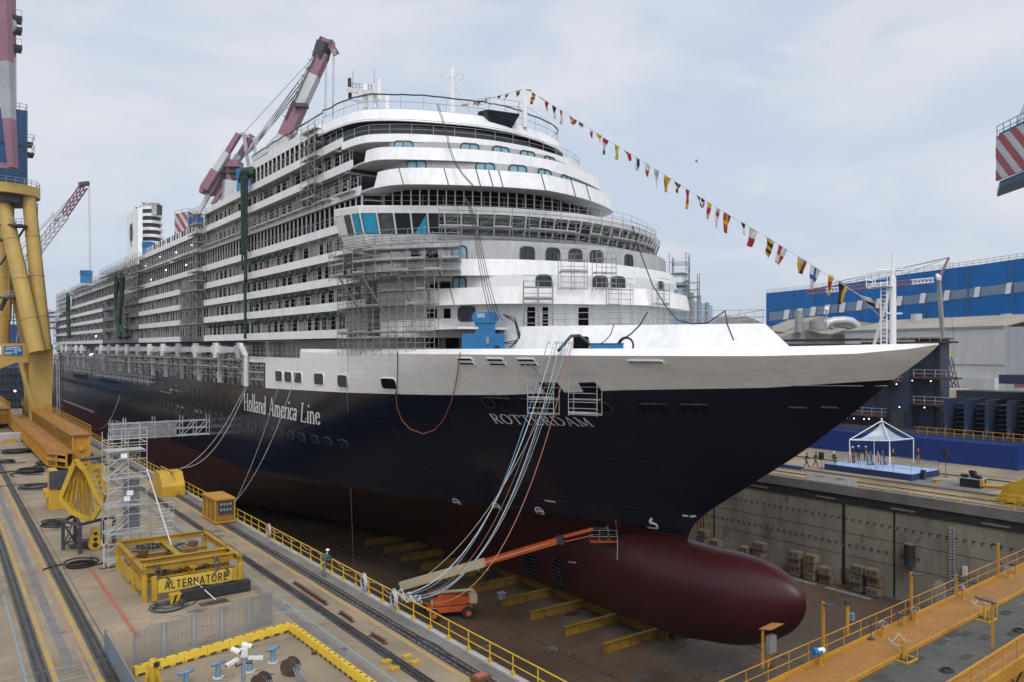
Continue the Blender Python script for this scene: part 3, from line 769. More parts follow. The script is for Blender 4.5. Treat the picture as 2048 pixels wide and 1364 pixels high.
for px in (866, 892): front_window(wE, px, 21.2, 1.2, 1.9, .25, 'opening', 'cream_wall', 'doorway', False)
front_window(w0, 934, 19.1, 1.6, 1.2, .35, 'dark_glass')
for px, w in ((866,1.1),(896,.8),(1062,.75),(1090,.55),(1166,1.0),(1349,.6)): front_window(w0, px, 18.7, w, 1.95, .1, 'opening', 'white', 'doorway', False)
for px, w in ((1345,.5),): front_window(w0, px, 18.9, w, 1.2, .2, 'dark_glass')
# mullions in the strip above the bridge roof
for px in [770+i*17.5 for i in range(26)]:
    g = at_px(WC, 30.5, px)
    if g: p, t = g; mb = MB(); mb.obox(V(p.x+t.y*.1, p.y-t.x*.1, 30.6), V(t.x,t.y,0)*.06, V(t.y,-t.x,0)*.06, V(0,0,.9)); mb.build('mullion', M['white'], ship)
# lower rails and front rails
rail_run(inward(PLAN['A'], .2), 37.5, 1.0, 2, 2.2)
rail_run(inward(PLAN['R'], .6), 40.95, 1.5, 2, 2.4, .03)
mb = MB(); P = inward(PLAN['R'], .6); q = random.Random(2)
mb.tube([V(p.x, p.y, 42.47+q.uniform(-.09,.05)) for p in P[:62]], .075, 6)
mb.tube([V(XS+.1, 107-2*i, 41.9+q.uniform(-.12,.1)) for i in range(13)] + [V(P[0].x, P[0].y, 42.4)], .07, 6)
mb.build('power_cable', M['rope_black'], ship)
rail_run([(XS+.1, 107), (XS+.1, 84)], 40.95, 1.1, 2, 2.)
# navigation bridge
BH = [(31.9,74.2),(32.9,70.8),(38,67.2),(42,64.9),(46.5,63.0),(53,61.9)]
BP = [Vector(BH[0])] + crom(BH[1:], 6); BP = BP + [Vector((107.6-p.x, p.y)) for p in BP[-1::-1]]
slab(BP, 29.6, 29.78, 'bridge_roof', 'white_clean')
Q0 = BP
def bstrip(z0, z1, i0, i1, name, m):
    A, C = inward(BP, i0), inward(BP, i1); mb = MB(); mb.grid([[V(a.x,a.y,z0), V(b.x,b.y,z1)] for a, b in zip(A, C)]); return mb.build(name, M[m], ship)
bstrip(29.05, 29.65, .05, -.1, 'bridge_roof_edge', 'white_clean'); bstrip(25.95, 27.1, 1.35, .75, 'bridge_apron', 'white')
bw = bstrip(27.1, 29.05, .85, .2, 'bridge_window_band', 'steel_dark'); slab(inward(BP, 1.35), 25.85, 25.97, 'bridge_soffit', 'wall_grey')
A0, A1 = inward(BP, .72), inward(BP, .07); qq = random.Random(4)
def along(P, s):
    for a, b in zip(P, P[1:]):
        L = (b-a).length
        if s <= L: return a+(b-a)*(s/L)
        s -= L
    return P[-1]
L0 = sum((b-a).length for a, b in zip(A0, A0[1:])); L1 = sum((b-a).length for a, b in zip(A1, A1[1:]))
first = (A0[1]-A0[0]).length/L0; cuts = [0, first*.32, first*.66, first*.985]; n_p = 28
rest = [first*1.01+(1-2*first*1.01)*i/n_p for i in range(n_p+1)]
cuts = cuts + rest; mul = MB()
for k, (a, b) in enumerate(zip(cuts, cuts[1:])):
    e = .003; c0, c1, d0, d1 = along(A0, (a+e)*L0), along(A0, (b-e)*L0), along(A1, (a+e)*L1), along(A1, (b-e)*L1)
    m = 'bridge_glass' if qq.random() < .7 else 'dark_glass'
    if k in (2, 4): m = 'blue_film'
    if k == 0: m = 'white'
    mb = MB(); mb.quad(V(c0.x,c0.y,27.15), V(c1.x,c1.y,27.15), V(d1.x,d1.y,29.0), V(d0.x,d0.y,29.0))
    if k == 3: continue
    o = mb.build('bridge_window', M[m], ship)
    if m == 'blue_film': o['label'] = 'bridge window covered with bright blue film'
    if k in (7, 8):
        mb = MB(); s = .02; n_ = Vector((c1.y-c0.y, -(c1.x-c0.x))).normalized()*.05
        if k == 7: mb.add([V(c0.x+n_.x,c0.y+n_.y,27.15), V(c1.x+n_.x,c1.y+n_.y,27.15), V(d1.x+n_.x,d1.y+n_.y,28.85)], [(0,1,2)])
        else: mb.quad(V(c0.x+n_.x,c0.y+n_.y,27.25), V(c1.x+n_.x,c1.y+n_.y,27.25), V(c1.x+n_.x,c1.y+n_.y,27.6), V(c0.x+n_.x,c0.y+n_.y,27.6))
        mb.build('torn_film', M['blue_film'], o)
    c0, d0 = along(inward(BP,.69), a*L0), along(inward(BP,.03), a*L1); mul = MB(); mul.bar(V(c0.x,c0.y,27.1), V(d0.x,d0.y,29.05), .13, .13); mul.build('window_post', M['white'], bw)
rail_run(inward(BP, .35)[1:], 29.78, 1.05, 2, 2.0)
# forward white deck house (breakwater) and the panel beside it
zt8 = 17.8
hp_ = [(41.4,59),(41.9,55.4),(46.3,48.2),(53,39.0)]; lo = [(41.0,59),(41.4,55.2),(45.6,47),(53,36.3)]
hp_ = full(hp_, 6); lo = full(lo, 6)
mb = MB(); mb.grid([[V(b.x,b.y,14.7), V(b.x,b.y,15.6) if abs(b.x-CX) > 3 else V(b.x,b.y,15.6), V(a.x,a.y,zt8)] for a, b in zip(hp_, lo)])
mb.build('breakwater', M['white_clean'], ship); slab(hp_, 17.6, 17.8, 'deck_slab', 'white_clean')
mb = MB(); c = pt(1165, 680, prj((41.5,51.5,16))[2]-.1); g = at_px(lo, 15.6, 1163)
p, t = g; n = Vector((t.y,-t.x)); f = lambda a, z, o: V(p.x+t.x*a+n.x*o, p.y+t.y*a+n.y*o, z)
mb.add([f(a*1.0,15.9+b,.12-(b+.0)*.0) for a, b in rrect(1.4,1.9,.2)], [tuple(range(20))]); mb.build('doorway', M['opening'], ship)
rail_run([tuple(p) for p in hp_ if p.y < 55], 17.8, 1.1, 2, 2.4, .03)
slab([Vector(p) for p in [(36.2,74),(36.2,58),(69.8,58),(69.8,74)]], 17.55, 17.75, 'deck_slab', 'white_clean')
FP = crom([(34.1,77),(34.7,71),(36,66.6),(39.6,62.9),(42.8,60.8)], 6)
strip(FP[7:], 17.0, 18.7, .25, 'front_balustrade', 'white_clean')
strip(inward(FP, 1.3), 14.7, 17.0, 0, 'front_wall', 'cream_wall')
wF = inward(FP, 1.3)
for px in (866, 905): front_window(wF, px, 15.9, 1.3, 2.0, .15, 'opening', 'cream_wall', 'doorway', False)
strip(FP, 16.9, 17.1, 0, 'deck_edge', 'white_clean', None, .3)
# black visor at the middle of the roof
a, b = az(955, 227, 41.2), az(1036, 240, 41.2)
d = (b-a).normalized(); n = V(d.y, -d.x, 0)
mb = MB(); top = [a, a+n*1.3+d*.6, b+n*1.5-d*.5, b]; bot = [a+d*.5-n*2, a+n*.2+d*1.3, b+n*.2-d*1.0, b-d*.3-n*2]
vs = [v+V(0,0,.25) for v in top]+[v-V(0,0,1.3) for v in bot]; mb.add(vs, [(0,1,2,3),(4,7,6,5),(0,4,5,1),(1,5,6,2),(2,6,7,3),(3,7,4,0)])
mb.build('roof_visor', M['dark_glass'], ship, bevel=.15)
rail_run([(v.x, v.y) for v in top], 41.45, 1.25, 2, 1.7, .035)
# masts
def mast(px, pyb, pyt, r, name, strut, x=CX):
    b = ax(px, pyb, x); t = ax(px, pyt, x); t.y = b.y; t.x = x; h = t.z-b.z
    mb = MB(); mb.tube([b, b+V(0,0,h*.62), b+V(0,0,h)], [r, r*.75, r*.35], 10)
    o = mb.build(name, M['white_clean'], ship)
    mb = MB(); mb.tube([b+V(strut[0],strut[1],0), b+V(0,0,h*strut[2])], r*.26, 8); mb.build('stay', M['white_clean'], o)
    mb = MB()
    for s in (-.22,.22): mb.tube([b+V(-r-.25, s, .2), b+V(-r-.25, s, h*.62)], .03, 5)
    for i in range(int(h*.6/.4)): mb.tube([b+V(-r-.25,-.22,.3+i*.4), b+V(-r-.25,.22,.3+i*.4)], .022, 4)
    mb.build('ladder', M['white_clean'], o); return o, b, h
o, b, h = mast(905, 232, 132, .34, 'signal_mast', (4.2,-1.6,.62))
mb = MB(); mb.tube([b+V(1.5*math.cos(i*math.pi/6), 1.5*math.sin(i*math.pi/6), h*.78) for i in range(13)], .05, 5)
for i in (0,3,6,9): mb.tube([b+V(0,0,h*.77), b+V(1.5*math.cos(i*math.pi/6),1.5*math.sin(i*math.pi/6),h*.78)], .05, 5)
mb.build('mast_ring', M['white_clean'], o)
o, mast_b, mast_h = mast(1050, 255, 170, .3, 'signal_mast', (3.0,-2.2,.55)); MT = mast_b+V(0,0,mast_h*.92)
# bow mast
b = ax(1786, 688, CX); t = ax(1786, 503, CX); h = t.z-b.z; MBB = b
mb = MB(); mb.tube([b-V(0,0,1.2), b+V(0,0,h*.72), b+V(0,0,h*.73), b+V(0,0,h)], [.22,.2,.12,.06], 10); bm_ = mb.build('bow_mast', M['white_clean'], ship)
mb = MB(); L = ax(1740, 690, CX); mb.tube([L-V(0,0,1), b+V(0,0,h*.62)+V(-.1,.1,0)], .11, 8); mb.build('stay', M['white_clean'], bm_)
mb = MB()
for s in (0,.42): mb.tube([b+V(-.35,.25+s,-1), b+V(-.35,.25+s,h*.68)], .05, 6)
for i in range(16): mb.tube([b+V(-.35,.25,i*.28), b+V(-.35,.67,i*.28)], .03, 5)
mb.build('ladder', M['white_clean'], bm_)
mb = MB(); z = h*.8; mb.tube([b+V(-.6,.75,z), b+V(.25,-.3,z)], .06, 6); mb.tube([b+V(0,0,z), b+V(.35,-.45,z+.02), b+V(.35,-.45,z+.55)], .04, 6); mb.cyl(b+V(.3,-.36,z-.05), .3, .06, 10)
z = h*.62; mb.box(b.x-.9, b.x-.1, b.y-.1, b.y+1.4, b.z+z, b.z+z+.06); mb.build('crosstree', M['white_clean'], bm_)
mb = MB(); P = [(b.x-.9,b.y-.1),(b.x-.9,b.y+1.4),(b.x-.1,b.y+1.4)]; z = h*.62
for k in (.5, 1.0): mb.tube([V(p[0],p[1],b.z+z+k) for p in P], .025, 5)
for p in P: mb.tube([V(p[0],p[1],b.z+z), V(p[0],p[1],b.z+z+1)], .03, 5)
mb.tube([b+V(-.5,.2,h*.33), b+V(.6,-.3,h*.33)], .06, 6); mb.build('platform_rail', M['white_clean'], bm_)
# radar and antenna mast
def wp(px, py, x=CX): return ax(px, py, x)
p1 = wp(731, 219); p2 = wp(750, 219)
o = None; mb = MB()
mb.tube([p1, wp(731,171)], .42, 10); am = mb.build('antenna_mast', M['white_clean'], ship); mb = MB(); mb.tube([p2, wp(750,172)], .36, 10); mb.build('antenna_post', M['white_clean'], am)
mb = MB()
a, c = wp(702,184), wp(758,189); mb.bar(a, c, 1.6, .55); mb.bar(wp(700,203), wp(731,207), .4, .35); mb.bar(wp(718,188), wp(729,194), .5, .7); mb.bar(wp(727,192)+V(-.8,0,0), wp(756,190), .3, .5); mb.build('antenna_platform', M['white_clean'], am)
mb = MB()
for k in (8, 15): mb.tube([wp(704,184-k), wp(726,186-k)], .085, 5); mb.tube([wp(736,188-k), wp(756,190-k)], .085, 5)
for px in (704,712,719,726,737,743,756): mb.tube([wp(px,186), wp(px,170)], .085, 5)
for px, py in ((706,145),(749,140)): mb.tube([wp(px,186), wp(px,py)], .085, 5)
mb.build('antenna_rail', M['galv_light'], am)
mb = MB()
for px, y0, y1 in ((699,160,176),(700,189,199)):
    mb.tube([wp(px,y1), wp(px,y0)], .3, 8)
mb.build('navigation_light', M['black'], am)
mb = MB(); mb.tube([wp(700,199), wp(700,203)], .1, 6); mb.tube([wp(699,176), wp(699,184)], .1, 6); mb.obox(wp(757,180), V(.25,0,0), V(0,.25,0), V(0,0,1.6)); mb.obox(wp(772,210), V(.3,0,0), V(0,.4,0), V(0,0,1.2)); mb.build('antenna_box', M['white_clean'], am)
# funnel
fb = wp(300, 530); fy = fb.y; fs = prj((CX,fy,40))[2]/F
fn = MB(); w = 29*fs; 
def stad(r, n=20): return [(CX+r*.8*math.cos(2*math.pi*i/n), fy+r*1.3*math.sin(2*math.pi*i/n)) for i in range(n)]
z0, z1 = wp(300,545).z, wp(300,427).z
fn.prism(stad(w*.82), z0-6, z1); funnel = fn.build('funnel', M['steel_dark'], ship, smooth=True)
for i in range(9):
    mb = MB(); zz = z1-(z1-z0)*i/8.6; mb.prism(stad(w*.92+.10*i), zz-.42, zz+.42); mb.build('funnel_ring', M['white_clean'], funnel, smooth=True)
for px, r, hh in ((277,7,8),(285,7,10),(293,9,17),(311,9,16),(319,6,12)):
    c = wp(px, 430); mb = MB(); mb.tube([c-V(0,0,1), c+V(0,0,hh*fs*.85), c+V(0,0,hh*fs)], [r*fs*.8]*2+[r*fs], 12); mb.build('exhaust_pipe', M['galv_light'] if px not in (277,319) else M['steel_dark'], funnel, smooth=True)
a, b2 = wp(254,437), wp(273,433); mb = MB(); xo = CX-7
A, Bq = ax(254,437,xo), ax(276,433,xo); mb.box(xo, xo+1.2, Bq.y, A.y, 30, A.z); mb.build('funnel_fin', M['white_clean'], funnel)
A = ax(263, 455, xo); mb = MB(); k = prj(A)[2]/F
for s in (-1, 1):
    P = [V(xo-.05, A.y+s*(.8+.9*math.sin(math.pi*t/10)), A.z-34*k*t/10) for t in range(11)]; mb.tube(P, .22, 5)
mb.tube([V(xo-.05,A.y,A.z+2*k), V(xo-.05,A.y,A.z-46*k)], .14, 5); mb.build('funnel_emblem', M['block_navy'], funnel)
# lifeboat recess: inner wall, davits
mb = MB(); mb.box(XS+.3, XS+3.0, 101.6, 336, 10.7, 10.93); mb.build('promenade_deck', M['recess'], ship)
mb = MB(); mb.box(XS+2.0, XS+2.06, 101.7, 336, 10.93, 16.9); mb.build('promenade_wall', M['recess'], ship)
dv = [112+i*11.8 for i in range(19)]
for k, y in enumerate(dv):
    if 241 < y < 258: continue
    mb = MB(); mb.box(XS+.25, XS+.75, y-.35, y+.35, 10.93, 16.2); mb.box(XS-.15, XS+1.2, y-1.6, y+2.4, 15.1, 16.3); mb.box(XS-.3, XS+.3, y-.5, y+.9, 14.5, 16.7)
    d = mb.build('lifeboat_davit', M['white' if k % 3 else 'galv_light'], ship)
    mb = MB(); mb.box(XS-.1, XS+.1, y+3.2, y+8.6, 15.3, 16.1); mb.bar(V(XS+.1,y+2.5,15.7), V(XS+.1,y+9.6,15.5), .3, .35); mb.build('davit_beam', M['jib_white'], d)
mb = MB(); mb.bar(V(XS-.2,111.2,16.4), V(XS-.2,108.8,14.8), .5, .5); mb.bar(V(XS-.2,108.8,15.0), V(XS-.2,108.8,10.9), .5, .5); mb.build('davit_arm', M['white_clean'], ship)
q = random.Random(8); mb = MB()
for i in range(150):
    y = q.uniform(103, 330); z = q.uniform(11.1, 14.6); mb.box(XS+.6+q.random(), XS+1.9, y, y+q.uniform(.4,1.8), z, z+q.uniform(.3,1.3))
o = mb.build('deck_machinery', M['wall_grey'], ship); o['kind'] = 'stuff'
# upper aft clutter: white deck houses
for (y0,y1,z0,z1,x0) in ((186,222,33.8,35.0,XS+1),(230,246,33.2,35.6,XS+3),(262,276,33.2,34.6,XS),(292,316,29.4,32.4,XS+2),(318,336,26.5,29.0,XS+2.5)):
    mb = MB(); mb.box(x0, CX+B-2, y0, y1, z0, z1); mb.build('aft_deckhouse', M['white'], ship)
mb = MB(); mb.box(XS, XS+2.0, 186, 224, 33.9, 34.7); mb.box(XS, XS+2, 262, 286, 33.3, 34.2); mb.build('upper_band', M['white_clean'], ship)
for px, py in ((801,491),(577,459),(813,695)): pass
for (y, z) in ((150,33.0),(158,30.5),(163,33.4),(171,29.6),(143,30.2),(176,32.8),(139,33.2),(250,14.2),(247,14.4),(198,22.0),(240,19.0)):
    mb = MB(); mb.sph((XS+.2, y, z), .14 if y < 200 else .22); mb.build('work_lamp', M['lamp_lit'], ship)
for i, px in enumerate((812,952,1001)):
    g = at_px(inward(PLAN['R'], .6), 38.1, px); 
    if g: mb = MB(); mb.sph((g[0].x, g[0].y, 37.9), .09); mb.build('work_lamp', M['lamp_lit'], ship)
# cable seams and rust scars on the front balustrades
def drape(pts, r, name, m, par, jit=0): 
    mb = MB(); mb.tube(pts, r, 6); return mb.build(name, M[m], par)
for P, z0, z1, lean, pxs in ((PLAN['C'],31.43,33.1,.5,(806,896,960,985,1005,1090,1150,1180)),(PLAN['B'],34.28,35.55,.25,(742,)),(PLAN['D'],22.55,24.1,.3,(880,)),(PLAN['E'],19.85,21.4,.3,(908,))):
    for px in pxs:
        g = at_px(P, z0, px); g2 = at_px(inward(P, lean), z1, px-9)
        if g and g2:
            mb = MB(); mb.tube([V(g[0].x, g[0].y-.1, z0), V(g2[0].x, g2[0].y-.1, z1)], .045, 5); mb.build('panel_seam', M['rope_black'] if px != 880 else M['rust'], ship)
# ------------------------------------------------------------------ quays, dock, water
DL, DR, DF, DN = 22.3, 84.8, -11.5, 372.0
def sheet(name, x0, x1, y0, y1, z, m, th=0):
    mb = MB()
    if th: mb.box(x0, x1, y0, y1, z-th, z)
    else: mb.quad(V(x0,y0,z), V(x1,y0,z), V(x1,y1,z), V(x0,y1,z))
    return struct(mb, name, M[m])
mb = MB()
mb.box(-700, DL-.35, -60, DN, -14, 0); struct(mb, 'quay', M['concrete'])
mb = MB(); mb.box(DR+.4, 700, -60, DN, -14, 0); struct(mb, 'quay', M['concrete'])
mb = MB(); mb.box(-700, 700, DN, 1500, -14, 0); struct(mb, 'yard_ground', M['concrete_path'])
mb = MB(); mb.box(-6000, 6000, 1500, 8000, -14, -1); mb.box(-6000, -700, -3000, 1500, -14, -1); mb.box(700, 6000, -3000, 1500, -14, -1); struct(mb, 'terrain', M['roof_tan'])
sheet('dock_floor', DL-.3, DR+.3, 20, DN, DF, 'dock_floor')
sheet('water', -700, 700, -3000, 18.6, -5.5, 'water')
mb = MB(); mb.box(DL-.35, DL, -60, DN, -14, -.02); struct(mb, 'dock_side_face', M['dock_wall'])
mb = MB(); mb.box(DL-.32, DL+.03, 18, DN, -.35, .12); struct(mb, 'kerb', M['kerb'])
sheet('footpath', 21.35, DL-.32, -60, DN, .006, 'concrete_path')
# right-hand dock wall: a thing with its features
dw = thing('dock_wall', 'stained concrete side wall of the dry dock with rows of square pockets', 'wall', (DR, 60, DF))
mb = MB(); mb.box(DR, DR+.4, -60, DN, -14, -1.95); mb.build('wall_face', M['dock_wall'], dw)
mb = MB(); mb.box(DR-.25, DR+.4, -60, DN, -.95, .10); mb.build('wall_coping', M['concrete_path'], dw)
mb = MB(); mb.box(DR-.12, DR+.35, -60, DN, -1.95, -.95); mb.build('fender_strip', M['fender_black'], dw)
mb = MB(); y = 34
while y < 150: mb.box(DR-.14, DR-.10, y, y+2.6, -1.7, -1.5); y += 9.3
mb.build('fender_plate', M['plate_grey'], dw)
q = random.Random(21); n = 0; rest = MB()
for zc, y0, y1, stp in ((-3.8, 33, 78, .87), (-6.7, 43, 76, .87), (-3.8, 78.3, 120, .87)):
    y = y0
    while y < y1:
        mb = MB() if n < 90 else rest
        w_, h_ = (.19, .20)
        mb.box(DR-.012, DR+.02, y-w_, y+w_, zc-h_, zc+h_); mb.mi = 1 if n < 90 else 0  # recess shade painted: dark square, lighter inset leaving dark top and left edges
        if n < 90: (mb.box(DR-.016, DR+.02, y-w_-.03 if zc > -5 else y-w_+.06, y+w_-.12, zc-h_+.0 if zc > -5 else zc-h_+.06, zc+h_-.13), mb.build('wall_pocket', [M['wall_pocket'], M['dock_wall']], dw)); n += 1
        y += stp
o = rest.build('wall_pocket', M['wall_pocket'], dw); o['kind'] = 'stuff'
for y, w_ in ((51.6,.22),(45.6,.12),(70.5,.12),(75.5,.3),(31.0,.15)):
    mb = MB(); mb.box(DR-.015, DR+.02, y-w_, y+w_, -11.4, -1.95); mb.build('expansion_joint', M['fender_black'], dw)
for z in (-5.3, -7.9): 
    mb = MB(); mb.box(DR-.01, DR+.02, 26, 118, z-.03, z+.03); mb.build('wall_groove', M['wall_pocket'], dw)
mb = MB()
for yy in (72.0, 72.5, 73.0): mb.tube([V(DR-.15,yy,-2.4), V(DR-.15,yy,-9.0)], .09, 6)
mb.build('wall_pipe', M['keel_yellow'], dw)
for y, z, a, b in ((40.6,-9.8,.9,1.5),(38.4,-10.1,1.2,1.3),(51.2,-10.3,1.0,1.0)):
    mb = MB(); P = [(y+a*math.cos(t*.52)*(.8+.4*q.random()), z+b*math.sin(t*.52)*(.8+.4*q.random())) for t in range(12)]
    mb.add([V(DR-.008, p[0], p[1]) for p in P], [tuple(range(12))]); mb.build('whitewash_stain', M['kerb' if y < 45 else 'block_concrete'], dw)
# floor gutters
for y0, y1 in ((47,52.5),(53.8,58)):
    mb = MB(); mb.quad(V(82.2,y0,DF+.006), V(82.9,y0,DF+.006), V(82.9,y1,DF+.006), V(82.2,y1,DF+.006)); struct(mb, 'floor_gutter', M['galv'])
for k, (x, y, a, b) in enumerate(((61,45,2.2,1.0),(55,43,1.3,.7),(66,50,1.6,.6),(47,47,1.4,.6),(58,38,2.4,.9),(72,56,1.5,.8),(45,56,1.0,.5))):
    mb = MB(); P = [(x+a*math.cos(t*.449)*(.7+.5*q.random()), y+b*math.sin(t*.449)*(.7+.5*q.random())) for t in range(14)]
    mb.add([V(p[0], p[1], DF+.004+.001*k) for p in P], [tuple(range(14))]); struct(mb, 'oil_stain', M['seam_dark'])
# painted lines, plates and rails on the left quay
def line(x0, x1, y0, y1, z, m, name='quay_marking'): sheet(name, x0, x1, y0, y1, z, m)
line(5.98, 6.24, 24, 330, .008, 'paint_yellow'); line(5.72, 5.86, 24, 330, .008, 'paint_faded_red'); line(4.32, 4.55, 24, 200, .008, 'paint_yellow')
line(4.98, 5.42, 43.6, 130, .012, 'plate_grey', 'cover_plate'); line(8.6, 8.85, 46.8, 66, .008, 'paint_red'); line(20.1, 20.34, 24, 330, .008, 'paint_yellow')
line(17.28, 17.42, 24, 300, .008, 'paint_blue'); line(16.55, 17.0, 24, 330, .010, 'plate_grey', 'cover_plate'); line(3.24, 3.34, 24, 60, .008, 'paint_blue')
line(7.17, 7.22, 24, 330, .007, 'seam_dark'); line(2.0, 6.9, 44.3, 44.42, .016, 'paint_blue'); line(2.0, 6.9, 42.6, 42.74, .016, 'paint_blue')
line(12.95, 12.99, 64, 330, .007, 'seam_dark'); line(7.3, 16.5, 66.2, 66.24, .007, 'seam_dark'); pass
mb = MB(); P = [V(15.9+2.4*math.cos(t*.1), 44.2+2.0*math.sin(t*.1), .009) for t in range(-4, 22)]
mb.tube(P, .035, 4); struct(mb, 'quay_marking', M['paint_blue'])
def rail(xc, label, bed=.5, bm='rail_bed', y0=-30):
    mb = MB(); mb.quad(V(xc-bed/2,y0,.004), V(xc+bed/2,y0,.004), V(xc+bed/2,DN,.004), V(xc-bed/2,DN,.004)); struct(mb, 'rail_bed', M[bm])
    t = thing('crane_rail', label, 'crane rail', (xc, 60, 0), 'crane rails along the quays')
    mb = MB(); mb.box(xc-.11, xc+.11, y0, DN, .005, .035); mb.box(xc-.045, xc+.045, y0, DN, .035, .10); mb.build('railhead', M['rail_steel'], t)
    mb = MB()
    for s in (-1, 1): mb.box(xc+s*bed/2-.05, xc+s*bed/2+.05, y0, DN, .005, .05)
    mb.build('edge_angle', M['rail_steel'], t)
    y = 30; mb = MB()
    while y < 120: mb.box(xc-.2, xc+.2, y, y+.16, .008, .03); y += .6
    o = mb.build('clip', M['rail_bed'], t); o['kind'] = 'stuff'
rail(6.62, 'dark crane rail just right of the broad yellow line'); rail(3.95, 'dark crane rail at the far left edge of the quay')
rail(18.55, 'rusty crane rail left of the thin strip by the blue line', .5); rail(20.85, 'grey crane rail in a wide steel channel beside the footpath', .62, 'plate_grey')
rail(88.6, 'crane rail on the far quay behind the banner railing'); rail(103.5, 'crane rail on the far quay running behind the stage')
line(86.0, 86.6, 20, 300, .008, 'rail_bed'); line(91.3, 91.5, 20, 300, .3, 'kerb')
mb = MB(); mb.box(91.2, 91.6, 20, 300, 0, .3); struct(mb, 'kerb', M['concrete_path'])
line(108.6, 108.95, 20, 300, .008, 'paint_blue'); line(106.2, 106.4, 20, 300, .008, 'rail_steel'); line(92, 99, 40, 49, .006, 'concrete_path', 'asphalt_patch')
# dock gate (floating caisson)
gate = thing('dock_gate', 'floating dock gate with ochre walkways and a grey grating deck at the lower right', 'dock gate', (53, 21.5, -11.5))
mb = MB(); mb.box(DL+.02, DR-.3, 18.95, 24.35, -11.5, -.42); mb.build('gate_body', M['ochre'], gate)
mb = MB(); mb.box(DL+.03, DR-.3, 19.3, 22.3, -.4, -.2); mb.build('grating_deck', M['caisson_deck'], gate)
mb = MB(); mb.box(DL+.03, DR-.3, 22.35, 24.45, -.4, -.02); mb.build('walkway', M['ochre_deck'], gate)
mb = MB(); mb.box(DL+.03, DR-.3, 24.40, 24.5, -.02, .16); mb.box(DL+.03, DR-.3, 22.25, 22.35, -.4, .0); mb.build('kick_plate', M['ochre'], gate)
mb = MB(); mb.box(DL+.03, DR-.3, 18.2, 19.25, -.5, -.12); mb.build('walkway', M['ochre_deck'], gate)
mb = MB(); mb.box(DL+.03, DR-.3, 18.05, 18.19, -.62, .08); mb.box(DL+.03, DR-.3, 19.2, 19.3, -.5, .05); mb.build('kick_plate', M['ochre'], gate)
mb = MB()
for i in range(30): mb.bar(V(24+i*2.05,18.15,-.5), V(24+i*2.05,18.9,-2.6), .08, .08)
for i in range(30): mb.bar(V(24+i*2.05,18.1,-.6), V(26.05+i*2.05,18.1,-1.9), .06, .06)
mb.build('bracket', M['steel_dark'], gate)
q = random.Random(6); mb = MB()
for i in range(46):
    x = 24+q.random()*58; y = 19.5+q.random()*2.4
    for k in range(8): mb.box(x+k*.14, x+k*.14+.05, y, y+.45, -.199, -.19)
o = mb.build('drain_grille', M['rail_bed'], gate); o['kind'] = 'stuff'
mb = MB()
for i in range(30): mb.box(23+i*2.1, 23.03+i*2.1, 19.35, 22.25, -.199, -.194)
for y in (20.3, 21.3): mb.box(DL+.1, DR-.4, y, y+.03, -.199, -.194)
mb.build('deck_seam', M['caisson_deck'], gate)
def handrail(name, label, P, z, hgt, step, m, loc, mid=.5, r=.032, post=.05, foot=0, group=None, maxpost=100, flat=False):
    t = thing(name, label, 'railing', loc, group)
    Q = [Vector((p[0], p[1])) for p in P]
    mb = MB(); mb.tube([V(p.x,p.y,z+hgt) for p in Q], r, 7); mb.build('top_rail', M[m], t)
    mb = MB(); mb.tube([V(p.x,p.y,z+hgt*mid) for p in Q], r*.8, 6); mb.build('mid_rail', M[m], t)
    n = 0; rest = MB()
    for a, b in zip(Q, Q[1:]):
        L = (b-a).length; k = int(L/step); d = (b-a)/L
        for i in range(k+1):
            p = a+d*(i*step); mb = MB() if n < maxpost else rest
            if flat: mb.box(p.x-.02, p.x+.02, p.y-post, p.y+post, z, z+hgt-.01)
            else: mb.tube([V(p.x,p.y,z), V(p.x,p.y,z+hgt)], post*.7, 6)
            if foot: mb.box(p.x-.06, p.x+.06, p.y-foot, p.y+foot, z, z+.22)
            if n < maxpost: mb.build('post', M[m], t)
            n += 1
    if rest.v: o = rest.build('post', M[m], t); o['kind'] = 'stuff'
    return t
handrail('quay_railing', 'long yellow pipe railing along the near edge of the dock', [(22.1, 24.6), (22.1, 330)], .12, 1.02, 1.95, 'yellow_rail', (22.1, 60, .1), foot=.09, post=.05, r=.036)
handrail('quay_railing', 'yellow pipe railing on the far edge of the dock, carrying a white banner', [(84.9, 26), (84.9, 200)], .10, 1.0, 2.55, 'yellow_rail', (84.9, 50, .1), foot=.08, r=.04, post=.055)
handrail('gate_railing', 'ochre railing on the dock side of the gate walkway', [(DL+.2, 24.45), (DR-.4, 24.45)], .12, 1.0, 1.75, 'ochre', (53, 24.45, .1), r=.028, post=.035)
handrail('gate_railing', 'ochre railing on the outer lower walkway of the gate', [(DL+.2, 18.12), (DR-.4, 18.12)], .05, 1.05, 1.9, 'ochre', (53, 18.12, .1), r=.028, post=.04)
# banner
a, b = az(1612, 958, .55), az(1714, 979, .55); a.x = b.x = 84.8
bn = thing('banner', 'white banner hung on the yellow railing below the stage', 'banner', V(84.82, (a.y+b.y)/2, .2)); ya, yb = ax(1614,950,84.8).y, ax(1713,968,84.8).y
mb = MB(); mb.box(84.76, 84.80, yb, ya, .2, 1.12); mb.build('cloth', M['banner_white'], bn)
mb = MB()
for yc in (ya-1.2, yb+2.6):
    for k in range(7): mb.box(84.735, 84.757, yc-k*.16-.11, yc-k*.16, .74, .84)
mb.build('printed_line', M['galv'], bn)
